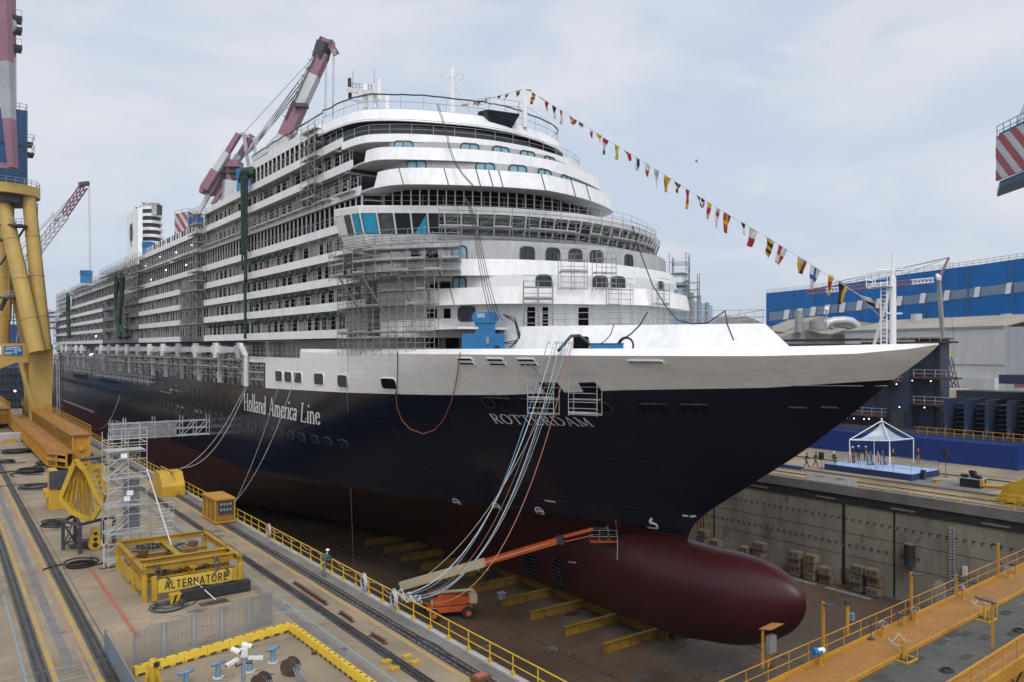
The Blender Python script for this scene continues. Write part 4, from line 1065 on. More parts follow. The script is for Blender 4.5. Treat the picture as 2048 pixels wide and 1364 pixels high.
# gate furniture
def gp(px, py): return az(px, py, 0)
def lamp_post(px, py, hh, label, arm=(-.2,-.9)):
    b = gp(px, py); b.y = 24.35+.06*(b.x-58); b = V(b.x, b.y, -.02); t = thing('lamp_post', label, 'lamp post', b, 'lamp posts on the dock gate')
    mb = MB(); mb.box(b.x-.06, b.x+.06, b.y-.06, b.y+.06, -.02, hh); mb.build('pole', M['ochre'], t)
    mb = MB(); mb.obox(b+V(arm[0]*.45,arm[1]*.45,hh-.03), V(.28*.9,-.12,0), V(.06,.13,0), V(0,0,.045)); mb.build('lamp_head', M['steel_dark'], t)
lamp_post(1659, 1325, 2.95, 'ochre lamp post standing just right of the winch motor'); lamp_post(1832, 1240, 2.7, 'ochre lamp post in the middle of the gate walkway'); lamp_post(2003, 1157, 2.35, 'ochre lamp post at the far right of the gate walkway', (.3,.3))
lamp_post(1918, 1196, 1.45, 'short ochre post with a grey cap, between the taller lamp posts')
def pedestal(px, py, kind, label):
    b = gp(px, py); b.z = -.02; t = thing('winch_pedestal', label, 'pedestal', b, 'pedestals on the gate walkway')
    mb = MB(); mb.cyl(b, .22, .05, 12); mb.cyl(b+V(0,0,.05), .115, .75, 12); mb.build('pillar', M['ochre'], t, smooth=True)
    if kind == 'wheel':
        mb = MB(); P = [b+V(.33*math.cos(i*math.pi/8), .33*math.sin(i*math.pi/8), .92+.12*math.cos(i*math.pi/8)) for i in range(17)]; mb.tube(P, .03, 6)
        mb.tube([b+V(0,0,.8), b+V(0,0,.98)], .05, 6); mb.tube([P[0], P[8]], .02, 5); mb.tube([P[4], P[12]], .02, 5); mb.build('hand_wheel', M['galv'], t)
    elif kind == 'plate':
        mb = MB(); mb.obox(b+V(-.05,.1,.95), V(.38,-.1,0), V(.05,.16,0), V(0,0,.05)); mb.build('lamp_head', M['steel_dark'], t)
    elif kind == 'head':
        mb = MB(); mb.cyl(b+V(0,0,.8), .2, .32, 12, .14); mb.build('head', M['galv'], t)
    elif kind == 'motor':
        mb = MB(); mb.tube([b+V(-.42,.12,1.0), b+V(.30,-.05,.98)], .19, 12); mb.build('motor', M['cctv_white'], t)
        mb = MB(); mb.tube([b+V(-.58,.15,1.0), b+V(-.30,.09,1.0)], .24, 12); mb.cyl(b+V(-.1,0,.8), .2, .25, 10); mb.build('gearbox', M['blue_unit'], t)
_ped = pedestal
def pedestal(*a):
    k = set(COL.objects.keys()); _ped(*a)
    for n_ in set(COL.objects.keys())-k:
        o_ = COL.objects[n_]
        if o_.type == 'EMPTY': o_.scale = (.74, .74, .74)
pedestal(1641, 1330, 'motor', 'pedestal with blue and cream winch motor'); pedestal(1766, 1272, 'wheel', 'pedestal with grey hand wheel left of the tilted plate lamp'); pedestal(1807, 1252, 'plate', 'pedestal with a tilted dark plate lamp on top')
pedestal(1831, 1242, 'wheel', 'pedestal with hand wheel at the foot of the middle lamp post'); pedestal(1926, 1196, 'head', 'pedestal with a grey domed head'); pedestal(2018, 1156, 'wheel', 'pedestal with hand wheel near the right picture edge'); pedestal(2032, 1147, 'plate', 'pedestal with flat dark lamp at the right picture edge')
b = gp(1720, 1278); t = thing('flood_light', 'ochre post carrying a small dark floodlight and a blue box', 'flood light', V(b.x, 24.3, 0))
mb = MB(); mb.cyl((b.x,24.3,0), .09, 1.6, 10); mb.build('pole', M['ochre'], t); mb = MB(); mb.obox((b.x,24.3,1.78), V(.14,-.04,0), V(.03,.08,0), V(0,0,.14)); mb.build('lamp_head', M['steel_dark'], t)
mb = MB(); mb.obox((b.x+.35,24.25,.95), V(.12,0,0), V(0,.1,0), V(0,0,.2)); mb.build('switch_box', M['light_blue_post'], t)
b = gp(1742, 1278); t = thing('bollard_pole', 'short black pole on a round base on the walkway', 'pole', V(b.x, b.y, 0)); mb = MB(); mb.cyl(b, .2, .04, 12); mb.build('base', M['steel_dark'], t); mb = MB(); mb.cyl(b+V(0,0,.04), .03, .95, 6); mb.build('pole', M['steel_dark'], t)
b = V(gp(1582, 1358).x, 24.2, 0); t = thing('control_box', 'grey control box under a sheet-metal roof on ochre posts', 'control box', b)
mb = MB(); mb.box(b.x-.05,b.x+.05,24.15,24.25,0,2.0); mb.box(b.x+.35,b.x+.43,24.1,24.2,0,1.2); mb.build('post', M['ochre'], t); mb = MB(); mb.box(b.x+.1,b.x+.62,23.85,24.1,.75,1.6); mb.build('box', M['galv'], t)
mb = MB(); mb.obox(V(b.x+.4,24.0,2.02), V(.5,0,.05), V(0,.35,-.08), V(0,0,.02)); mb.build('roof', M['ochre_deck'], t)
def cage(px, py, label):
    b = az(px, py, -.2); t = thing('hatch_guard', label, 'hatch guard', b, 'hatch guards on the gate deck')
    mb = MB(); w_, d_ = .52, .5
    mb.bar(b+V(-w_,-d_,.03), b+V(w_,-d_,.03), .08, .1); mb.bar(b+V(-w_,d_,.03), b+V(w_,d_,.03), .08, .1); mb.bar(b+V(-w_,-d_,.04), b+V(-w_,d_,.04), .08, .1); mb.bar(b+V(w_,-d_,.04), b+V(w_,d_,.04), .08, .1); mb.build('frame', M['yellow'], t)
    mb = MB(); mb.quad(b+V(-w_,-d_,.01), b+V(w_,-d_,.01), b+V(w_,d_,.01), b+V(-w_,d_,.01)); mb.build('hatch', M['wall_pocket'], t)
    for x in (-w_, w_):
        for y in (-d_, d_): mb = MB(); mb.tube([b+V(x,y,0), b+V(x,y,1.1)], .028, 6); mb.build('post', M['yellow'], t)
    mb = MB(); mb.tube([b+V(.1,0,0), b+V(.1,0,.95)], .09, 8); mb.build('ladder_post', M['ochre'], t)
    mb = MB()
    for (x0,y0),(x1,y1) in (((-w_,-d_),(-w_,d_)),((-w_,d_),(w_,d_)),((w_,d_),(w_,-d_))):
        mb.tube([b+V(x0+(x1-x0)*i/8, y0+(y1-y0)*i/8, 1.08-1.1*(i/8)*(1-i/8)) for i in range(9)], .02, 5)
    mb.build('chain', M['galv_light'], t)
cage(1805, 1318, 'yellow guard posts with chain around the nearer deck hatch'); cage(1968, 1238, 'yellow guard posts around the farther deck hatch beside a tilted lid')
b = az(1985, 1298, -.2); t = thing('lamp_post', 'thin ochre post with a tilted dark panel on the grating deck', 'lamp post', b); mb = MB(); mb.box(b.x-.05,b.x+.05,b.y-.05,b.y+.05,-.2,2.3); mb.build('pole', M['ochre'], t); mb = MB(); mb.obox(b+V(-.2,.25,2.55), V(.35,-.3,-.12), V(.14,.16,0), V(0,0,.04)); mb.build('lamp_head', M['steel_dark'], t)
for px, py, lb in ((1893,1342,'coil of dark cable on the deck near the lower railing'),(2038,1262,'coil of dark cable on the deck at the right edge')):
    b = az(px, py, -.2); mb = MB()
    for k in range(3): mb.tube([b+V((.35-.05*k)*math.cos(i*.42),(.28-.04*k)*math.sin(i*.42),.04+.03*k) for i in range(16)], .03, 5)
    o = mb.build('cable_coil', M['rope_black']); tag(o, lb, 'cable coil', 'cable coils on the gate deck')

GA = math.atan(.06); gR = Matrix.Rotation(GA, 3, 'Z'); gP = V(58, 24.45, 0)
for o_ in list(COL.objects):
    if o_.type == 'EMPTY' and (o_.name.startswith('dock_gate') or o_.name.startswith('gate_railing')):
        o_.location = gP+gR @ (Vector(o_.location)-gP); o_.rotation_euler[2] = GA

q = random.Random(77)
for k in range(34):
    x, y = q.uniform(2.5, 21), 32+q.random()**1.6*90; a, b = q.uniform(.15, .9), q.uniform(.15, .6); P = [(x+a*math.cos(t*.449)*q.uniform(.5,1.2), y+b*math.sin(t*.449)*q.uniform(.5,1.2)) for t in range(14)]
    mb = MB(); mb.add([V(p[0], p[1], .003+.0004*(k % 8)) for p in P], [tuple(range(14))]); struct(mb, 'oil_stain', M['stain' if k % 3 else 'concrete_path'])
for k in range(11): line(7.25, 16.4, 33.3+8.4*k, 33.33+8.4*k, .0065, 'seam_dark')
for k in range(20):
    x, y = q.uniform(7.3, 19.8), q.uniform(36, 80); mb = MB(); P = [V(x+.35*i+q.uniform(-.1,.1), y+q.uniform(-.5,.5)*i*.4, .0066) for i in range(6)]; mb.tube(P, .012, 3); struct(mb, 'crack', M['seam_dark'])

for k in range(16):
    x, y = q.uniform(38, 80), 32+q.random()*34; a, b = q.uniform(.4, 2.0), q.uniform(.2, .7); P = [(x+a*math.cos(t*.314)*q.uniform(.6,1.2), y+b*math.sin(t*.314)*q.uniform(.6,1.2)) for t in range(20)]
    mb = MB(); mb.add([V(p[0], p[1], DF+.012+.0006*k) for p in P], [tuple(range(20))]); struct(mb, 'puddle', M['puddle' if k % 2 else 'stain'])
for x0, x1, y0, y1 in ((45.2,45.35,24,140),(60.5,60.7,24,140),(74,74.2,24,140),(24,84,49.6,49.72),(24,84,37.2,37.32)): sheet('floor_joint', x0, x1, y0, y1, DF+.004, 'wall_pocket')
mb = MB()
for k in range(120):
    x, y = q.uniform(25, 82), q.uniform(30, 100); s_ = q.uniform(.05, .22); mb.obox(V(x, y, DF+s_*.4), V(s_*2, s_, 0), V(-s_*.5, s_, 0), V(0, 0, s_*.4))
o = struct(mb, 'debris', M['timber']); o['kind'] = 'stuff'; tag(o, 'scattered small scrap and timber on the dock floor', 'debris')
# ------------------------------------------------------------------ things on the near (left) quay
def coil(name, label, c, r, n, m, th=.035, group=None, flat=True, cat='cable coil', seed=1, tails=1):
    q = random.Random(seed); mb = MB(); c = Vector(c)
    for k in range(n):
        a, e, rr = q.uniform(-.12,.12), q.uniform(.75,1.15), r*q.uniform(.7,1.1); ox, oy = q.uniform(-.15,.15)*r, q.uniform(-.15,.15)*r; ph = q.random()*6
        mb.tube([c+V(ox+rr*math.cos(ph+t*.33), oy+rr*e*math.sin(ph+t*.33)+a, th*(1+1.6*(k % 4))+.01*math.sin(t)) for t in range(20)], th, 5)
    for k in range(tails):
        d = q.random()*6.28; mb.tube([c+V(math.cos(d+.25*s)*r*(.8+.35*s), math.sin(d+.25*s)*r*(.8+.35*s), th) for s in range(6)], th, 5)
    o = mb.build(name, M[m]); return tag(o, label, cat, group)
# --- ochre lifting frame with the sign
t = thing('lifting_frame', 'ochre steel lifting frame with a yellow name board, lying on the quay', 'lifting frame', (13.2, 57.5, 0))
R_ = 'rig_yellow'; X0, X1, Y0, Y1 = 10.25, 16.15, 53.0, 62.0
mb = MB(); mb.ibeam(V(X0,Y0-.1,1.85), V(X0,Y1,1.85), .3, .42); mb.build('side_beam', M[R_], t)
mb = MB(); mb.ibeam(V(X1,Y0-.1,1.85), V(X1,Y1,1.85), .3, .42); mb.build('side_beam', M[R_], t)
for y in (Y1, 55.6, 54.0):
    mb = MB(); mb.ibeam(V(X0+.18,y,1.86), V(X1-.18,y,1.86), .3, .4); mb.build('cross_beam', M[R_], t)
mb = MB()
for x in (X0, X1):
    s = 1 if x == X0 else -1
    for y in (55.6,54.0): mb.bar(V(x+s*.15,y+.5,1.86), V(x+s*.75,y,1.86), .2, .36)
mb.build('corner_brace', M[R_], t)
mb = MB(); mb.ibeam(V(13.25,53.2,1.5), V(13.25,62.6,1.5), .42, .36); mb.build('centre_beam', M[R_], t)
for y in (60.4, 58.6, 56.8, 55.0, 53.6):
    mb = MB(); mb.ibeam(V(X0+.2,y,1.12), V(X1-.2,y,1.12), .26, .32); mb.build('lower_beam', M[R_] if y != 58.6 else M['ochre'], t)
for x in (X0, X1):
    for y in (Y0+.05, 56.2, Y1-.15):
        mb = MB(); mb.box(x-.14, x+.14, y-.16, y+.16, 0, 1.64); mb.build('leg', M['yellow'], t)
        mb = MB(); mb.bar(V(x,y-.2,2.16), V(x,y+.2,2.16), .08, .2); mb.build('lug', M[R_], t)
mb = MB(); mb.box(10.95, 15.75, 52.62, 52.72, .52, 1.38); bd = mb.build('name_board', M['sign_yellow'], t, bevel=.01)
mb = MB(); mb.box(10.6, 10.9, 52.55, 52.8, .1, 1.6); mb.box(15.85, 16.1, 52.55, 52.8, .3, 1.6); mb.box(15.5,15.8,52.55,52.6,.5,1.4); mb.build('board_bracket', M['yellow'], t)
qs, W = text_quads('ALTERNATORE', PL, .4, .12); mb = MB(); k = 0
for qd in qs:
    k += 1; mb.quad(*[V(11.35+u/W*3.9, 52.612-.0008*(k % 9), .70+v*.5) for u, v in qd])
mb.build('board_lettering', M['letter_black'], bd)
for x, y in ((11.6,54.6),(12.0,57.6),(14.2,58.0),(11.5,60.0),(15.0,60.6)): mb = MB(); mb.obox(V(x,y,1.5), V(.13,.24,0), V(.24,-.13,0), V(0,0,.15)); mb.build('cable_box', M['rust'], t)
mb = MB(); q = random.Random(3)
for k in range(16):
    x, y = q.uniform(11,15.6), q.uniform(54.2,61.5); mb.tube([V(x+.5*math.cos(i), y+.5*math.sin(i*1.3), 1.3+.2*math.sin(i*.8)) for i in range(7)], .045, 5)
mb.build('cable_loop', M['steel_dark'], t)
for x0 in (14.6, 11.0):
    mb = MB(); mb.tube([V(x0+.35*math.sin(i*.55), 53.9-.16*min(i,8), 2.05-.13*i+(.0 if i < 8 else .26*(i-8))) for i in range(13)], .05, 6)
    mb.tube([V(x0+.3-.35*math.sin(i*.5), 53.8-.16*min(i,8), 2.05-.13*i+(0 if i < 8 else .26*(i-8))) for i in range(13)], .05, 6); mb.build('cable_loop', M['steel_dark'], t)
mb = MB(); mb.box(X0-.08,X0+.05,57.6,60.6,.2,1.1); mb.box(X0-.1,X0+.04,54.2,57.4,.5,1.35); mb.build('side_plate', M['yellow'], t)
t = thing('counterweight', 'long black rubber-faced block on the quay below the yellow name board', 'counterweight', (14, 51.6, 0))
mb = MB(); mb.box(12.15, 16.35, 51.5, 52.1, .05, .72); mb.build('block', M['bumper'], t, bevel=.03)
mb = MB(); mb.box(11.45, 12.13, 51.48, 52.1, .05, .6); e = mb.build('striped_end', M['yellow'], t)
mb = MB()
for x in (11.55, 11.9): mb.quad(V(x,51.474,.08), V(x+.14,51.474,.08), V(x+.3,51.474,.58), V(x+.16,51.474,.58))
mb.build('stripe', M['black'], e)
mb = MB(); mb.tube([V(12.8+.6*i,51.8+.1*math.sin(i),.76+.06*math.sin(i*2)) for i in range(6)], .05, 6); mb.build('hose', M['rope_black'], t)
t = thing('broom', 'push broom leaning against the yellow board, brush on the ground', 'broom', (13.9, 50.8, 0))
mb = MB(); mb.tube([V(13.9,50.6,.1), V(13.1,52.3,1.0)], .03, 6); mb.build('handle', M['cctv_white'], t); mb = MB(); mb.obox(V(13.9,50.5,.06), V(.5,.1,0), V(-.04,.2,0), V(0,0,.06)); mb.build('brush', M['timber'], t)
mb = MB(); mb.box(12.9,14.6,50.1,50.8,.0,.035); tag(mb.build('plank', M['timber']), 'flat weathered board under the broom', 'plank')
# --- scaffold tower (built in 08) sits at x 9.7-12.3, y 60.6-66
# --- mesh fence panels
fa, fb2 = V(7.55,41.9,0), V(15.4,44.5,0); d = (fb2-fa); n_f = 5
lbs = ['wire mesh fence panel at the left end beside the sheet fence', 'wire mesh fence panel second from the sheet fence', 'wire mesh fence panel in the middle of the row', 'wire mesh fence panel second from the yellow barrier corner', 'wire mesh fence panel at the right end, near the barrier corner']
for k in range(n_f):
    a = fa+d*(k/n_f+.012); b = fa+d*((k+1)/n_f-.012); u = b-a
    t = thing('fence_panel', lbs[k], 'fence panel', (a+b)/2, 'mesh fence panels')
    for p in (a, b):
        mb = MB(); mb.box(p.x-.035, p.x+.035, p.y-.035, p.y+.035, 0, 1.95); mb.build('post', M['grey_post'], t)
    mb = MB(); nv = 19 if k < 4 else 34
    for i in range(nv+1): p = a+u*(i/nv); mb.tube([p+V(0,.0,.12), p+V(0,0,1.88)], .011, 4, False)
    for i in range(10): z = .15+i*.19; mb.tube([a+V(0,0,z), b+V(0,0,z)], .009, 4, False)
    mb.build('wire_mesh', M['galv'], t)
t = thing('sheet_fence', 'low grey sheet-metal fence along the crane rail', 'fence', (6.85, 41, 0))
mb = MB(); P = [(6.85+.03*(i % 2), 45.2-i*.22) for i in range(40)]; mb.grid([[V(x,y,.08), V(x,y,1.25)] for x, y in P]); mb.build('sheet', M['fence_sheet'], t, solid=.02)
mb = MB(); mb.tube([V(6.86,45.2,1.27), V(6.86,36.5,1.27)], .025, 5); mb.build('top_rail', M['galv'], t)
for y in (45.1, 42.8, 40.4): mb = MB(); mb.box(6.88,6.95,y-.04,y+.04,0,1.3); mb.build('post', M['grey_post'], t)
# --- yellow barrier modules
def barrier(a, b, label):
    a, b = Vector(a), Vector(b); u = (b-a); n = V(-u.y, u.x, 0).normalized()
    t = thing('barrier_module', label, 'barrier', (a+b)/2, 'yellow barrier modules round the corner area')
    c = (a+b)/2; mb = MB(); h = u/2*.99
    prof = [(-.22,.02),(-.22,.14),(-.13,.46),(.13,.46),(.22,.14),(.22,.02)]
    P = [a+u*.006+n*x+V(0,0,z) for x, z in prof]; mb.extr(P, u*.988); o = mb.build('body', M['yellow_barrier'], t, bevel=.015)
    mb = MB()
    for f_ in (.25, .75):
        p = a+u*f_; mb.obox(p+n*.225+V(0,0,.07), u.normalized()*.16, n*.012, V(0,0,.055)); mb.obox(p-n*.225+V(0,0,.07), u.normalized()*.16, n*.012, V(0,0,.055))
        mb.obox(p+V(0,0,.462), u.normalized()*.06, n*.07, V(0,0,.006))
    mb.build('socket', M['timber'], t)
ca, cb_, cc = V(7.5,41.25,0), V(15.75,42.95,0), V(15.95,32.5,0)
nm = ['leftmost', 'second', 'third', 'fourth', 'fifth', 'sixth', 'seventh', 'eighth', 'ninth']
for i in range(7): barrier(ca+(cb_-ca)*(i/7), ca+(cb_-ca)*((i+1)/7), nm[i]+' yellow barrier block of the row behind the mesh fence' if i < 6 else 'yellow barrier block ending the mesh fence row at the corner')
for i in range(9): barrier(cb_+V(.1,-.3,0)+(cc-cb_)*(i/9), cb_+V(.1,-.3,0)+(cc-cb_)*((i+1)/9), ('first' if not i else nm[i])+' yellow barrier block from the corner, on the side facing the dock')
sheet('inner_slab', 7.6, 15.7, 30, 41.2, .005, 'concrete')
# --- T-shaped bollards
def bollard(b, label, ang=.35):
    t = thing('mooring_bollard', label, 'bollard', b, 'blue T-head bollards'); t.scale = (.72,.72,.72); b = Vector(b); u = V(math.cos(ang), math.sin(ang), 0)
    mb = MB(); mb.tube([b, b+V(0,0,.1), b+V(0,0,.85)], [.26,.19,.16], 12); mb.build('stem', M['light_blue_post'], t, smooth=True)
    mb = MB(); mb.tube([b-u*.56+V(0,0,1.0), b-u*.5+V(0,0,.97), b+V(0,0,.9), b+u*.5+V(0,0,.97), b+u*.56+V(0,0,1.0)], [.07,.12,.15,.12,.07], 10); mb.build('crosshead', M['light_blue_post'], t, smooth=True)
    mb = MB(); mb.cyl(b, .36, .05, 14); mb.build('base', M['cctv_white'], t)
    mb = MB(); mb.tube([b+V(.24*math.cos(i*.6)+(.0 if i < 8 else .2*(i-8)), .24*math.sin(i*.6)-(.0 if i < 8 else .1*(i-8)), .12+.04*math.sin(i*.6)) for i in range(14)], .035, 5); mb.build('rope', M['galv'], t)
bollard((9.25,38.55,0), 'leftmost pale blue T-head bollard, cut by the bottom edge'); bollard((10.75,38.75,0), 'pale blue T-head bollard left of the camera mast'); bollard((12.2,38.6,0), 'pale blue T-head bollard half hidden behind the camera mast'); bollard((13.5,39.05,0), 'pale blue T-head bollard right of the camera mast')
def reel(b, label, s=1):
    b = Vector(b); t = thing('cable_reel', label, 'cable reel', b, 'brown cable reels'); u = V(.8,.6,0)*s
    for k in (-.22, .22): mb = MB(); mb.tube([b+u*(k-.025)+V(0,0,.42), b+u*(k+.025)+V(0,0,.42)], .42, 18); mb.build('flange', M['timber'], t)
    mb = MB(); mb.tube([b-u*.2+V(0,0,.42), b+u*.2+V(0,0,.42)], .3, 14); mb.build('wound_cable', M['steel_dark'], t)
    mb = MB()
    for k in range(4): mb.tube([b+V(.1*k,-.3-.4*i,.05+(.5 if i == 0 else .2 if i == 1 else 0)) for i in range(8)], .03, 5)
    mb.build('loose_cable', M['galv'], t)
reel(az(581,1350), 'brown cable reel right of the camera mast near the barrier'); reel(az(523,1382), 'brown cable reel just behind the camera mast at the bottom edge')
b = az(487, 1432); t = thing('camera_mast', 'grey post carrying four white surveillance cameras', 'camera mast', b); hz = H+(HY-1300)*prj(b)[2]/F
mb = MB(); mb.box(b.x-.075,b.x+.075,b.y-.075,b.y+.075,0,hz-.1); mb.build('post', M['grey_post'], t)
mb = MB(); mb.box(b.x-.14,b.x+.14,b.y-.12,b.y+.12,hz-.28,hz+.08); mb.build('junction_box', M['cctv_white'], t)
def cam_(c, d, L, r, lab=None, sq=False):
    c = Vector(c); d = Vector(d).normalized(); mb = MB()
    if sq: mb.bar(c-d*L/2, c+d*L/2, r*2, r*1.7)
    else: mb.tube([c-d*L/2, c+d*L/2], r, 12)
    o = mb.build('camera', M['cctv_white'], t); mb = MB(); mb.tube([c+d*(L/2), c+d*(L/2+.03)], r*.6, 10); mb.build('lens', M['black'], o)
cam_((b.x-.3,b.y+.05,hz+.02), (.6,-.7,-.25), .42, .12); cam_((b.x+.18,b.y+.1,hz+.12), (.75,-.5,-.25), .42, .12)
cam_((b.x-.5,b.y-.1,hz-.38), (-.9,-.35,-.18), .6, .075, sq=True); cam_((b.x+.5,b.y-.05,hz-.42), (.9,-.3,-.1), .62, .075, sq=True)
mb = MB()
for s in (-1, 1): mb.tube([V(b.x,b.y,hz-.55), V(b.x+s*.32,b.y-.05,hz-.62), V(b.x+s*.34,b.y-.05,hz-.46)], .035, 6)
mb.build('bracket', M['black'], t)
b = az(306, 1400); t = thing('hydraulic_jack', 'yellow three-legged jack stand at the bottom edge', 'jack stand', b)
hz = H+(HY-1318)*prj(b)[2]/F
for k in range(3): a = 1.2+k*2.09; mb = MB(); mb.bar(b+V(.75*math.cos(a),.75*math.sin(a),.05), b+V(.1*math.cos(a),.1*math.sin(a),hz-.3), .16, .1); mb.build('leg', M['yellow'], t)
mb = MB(); mb.tube([b+V(0,0,.5), b+V(0,0,hz-.25), b+V(0,0,hz)], [.2,.24,.14], 10); mb.build('head', M['yellow'], t); mb = MB(); mb.obox(b+V(.1,-.2,hz-.2), V(.12,0,0), V(0,.08,0), V(0,0,.09)); mb.build('socket', M['black'], t)
# --- yellow caged boom-end on grey stand, with hook block
t = thing('steel_cage', 'yellow caged steel frame tipped on a grey stand behind the scaffold tower', 'steel cage', (9.2, 70, 0)); dp = 62.0
def cp(zx, zy, dd=0): return pt(zx/4.546, 780+zy/4.546, dp+dd)
front = [(690,640),(552,985),(660,1110),(830,1190),(925,1040),(780,730)]
for dd, nm_ in ((0,'front'),(2.2,'back')):
    mb = MB(); P = [cp(*p, dd) for p in front]
    for a, c in zip(P, P[1:]+P[:1]): mb.bar(a, c, .3, .34)
    mb.build('ring_frame', M['yellow'], t)
mb = MB()
for p in front: mb.bar(cp(*p), cp(*p, 2.2), .2, .22)
mb.build('tie_beam', M['yellow'], t)
for k in range(9):
    u = k/8; a = cp(690+90*u*1.0, 660+80*u, .2+.15*k); c = cp(575+330*u, 1000+(170 if .3 < u < .9 else 60)*min(1,u*2), .2+.15*k); mb = MB(); mb.tube([a, c], .09, 7); mb.build('lattice_bar', M['yellow'], t)
for k in range(6):
    u = k/5; mb = MB(); mb.bar(cp(640+170*u, 790+190*u*.2, .1), cp(600+250*u, 1080+70*u-60*(u > .8), .1), .16, .1); mb.build('lattice_bar', M['rig_yellow'], t)
for o2 in (0, 90):
    mb = MB(); A = [cp(790+o2,690,.4), cp(860+o2*.9,690,.9), cp(955,960,.9), cp(930,1030,.2)]
    for a, c in zip(A, A[1:]): mb.bar(a, c, .16, .3)
    mb.build('ladder_side', M['yellow'], t)
mb = MB()
for k in range(6): u = k/5; mb.bar(cp(800+130*u,720+270*u,.4), cp(890+66*u,715+260*u,.8), .1, .12)
mb.build('rung', M['yellow'], t)
mb = MB(); mb.tube([cp(700,640,.5), cp(790,625,.6), cp(960,600,1.2)], .16, 7); mb.build('hose_bundle', M['steel_dark'], t)
t = thing('trestle', 'grey steel trestle carrying the yellow caged frame', 'trestle', (8.6, 70, 0))
for px, py in ((126,1100),(160,1108),(150,1085),(205,1095),(228,1088)):
    g = az(px, py); mb = MB(); mb.box(g.x-.12,g.x+.12,g.y-.12,g.y+.12,0,2.3); mb.build('leg', M['steel_dark'], t)
mb = MB(); P = [az(126,1100), az(160,1108), az(150,1085)]
for a, c in zip(P, P[1:]+P[:1]):
    mb.bar(a+V(0,0,2.25), c+V(0,0,2.25), .2, .2); mb.bar(a+V(0,0,.2), c+V(0,0,2.1), .08, .08); mb.bar(a+V(0,0,2.1), c+V(0,0,.2), .08, .08)
a = az(160,1108)+V(0,0,2.25); mb.bar(a, az(228,1088)+V(0,0,2.25), .2, .2); mb.build('brace', M['steel_dark'], t)
t = thing('crane_drum', 'yellow winch housing standing behind the caged frame', 'winch', az(118,1000))
g = az(112, 1020); mb = MB(); mb.box(g.x-.6,g.x+1.6,g.y,g.y+3,0,1.2); mb.box(g.x-.9,g.x+1.9,g.y+.2,g.y+2.6,1.2,1.9); mb.box(g.x-.5,g.x+.2,g.y+.3,g.y+2.4,1.9,3.9); mb.box(g.x+1.3,g.x+1.7,g.y+.3,g.y+2.4,1.9,3.9); mb.build('housing', M['yellow'], t, bevel=.05)
mb = MB(); mb.tube([V(g.x+.2,g.y+1.2,2.8), V(g.x+1.3,g.y+1.2,2.8)], .8, 14); mb.box(g.x-.55,g.x+1.75,g.y+.1,g.y+.35,2.1,3.8); mb.build('drum', M['steel_dark'], t)
t = thing('hook_block', 'yellow crane hook block standing on the quay in front of the trestle', 'hook block', az(190,1098))
g = az(190, 1099)
for s in (-.2, .2):
    mb = MB(); P = [(-.35,.95),(-.5,.35),(-.3,.05),(.3,.05),(.5,.35),(.35,.95),(.22,1.55),(-.22,1.55)]; mb.extr([V(g.x+x, g.y+s-.04, z) for x, z in P], (0,.08,0)); mb.build('side_plate', M['yellow'], t)
for z, r in ((1.3,.14),(.85,.16),(.4,.2)): mb = MB(); mb.tube([V(g.x,g.y-.26,z), V(g.x,g.y+.26,z)], r, 12); mb.build('sheave', M['black'], t)
mb = MB(); mb.box(g.x-.16,g.x+.16,g.y-.14,g.y+.14,1.5,1.75); mb.build('yoke', M['yellow'], t)
t = thing('ground_anchor_pole', 'thin white pole with a forked top beside the scaffold tower', 'pole', az(208,1135)); g = az(208,1137)
mb = MB(); mb.tube([g, g+V(0,0,1.75)], .035, 6); mb.tube([g+V(-.16,0,2.05), g+V(-.16,0,1.75), g+V(.16,0,1.75), g+V(.16,0,2.05)], .03, 6); mb.build('pole', M['cctv_white'], t)
mb = MB(); mb.bar(g+V(-.3,0,.03), g+V(.3,0,.03), .3, .05); mb.build('foot', M['rust'], t)
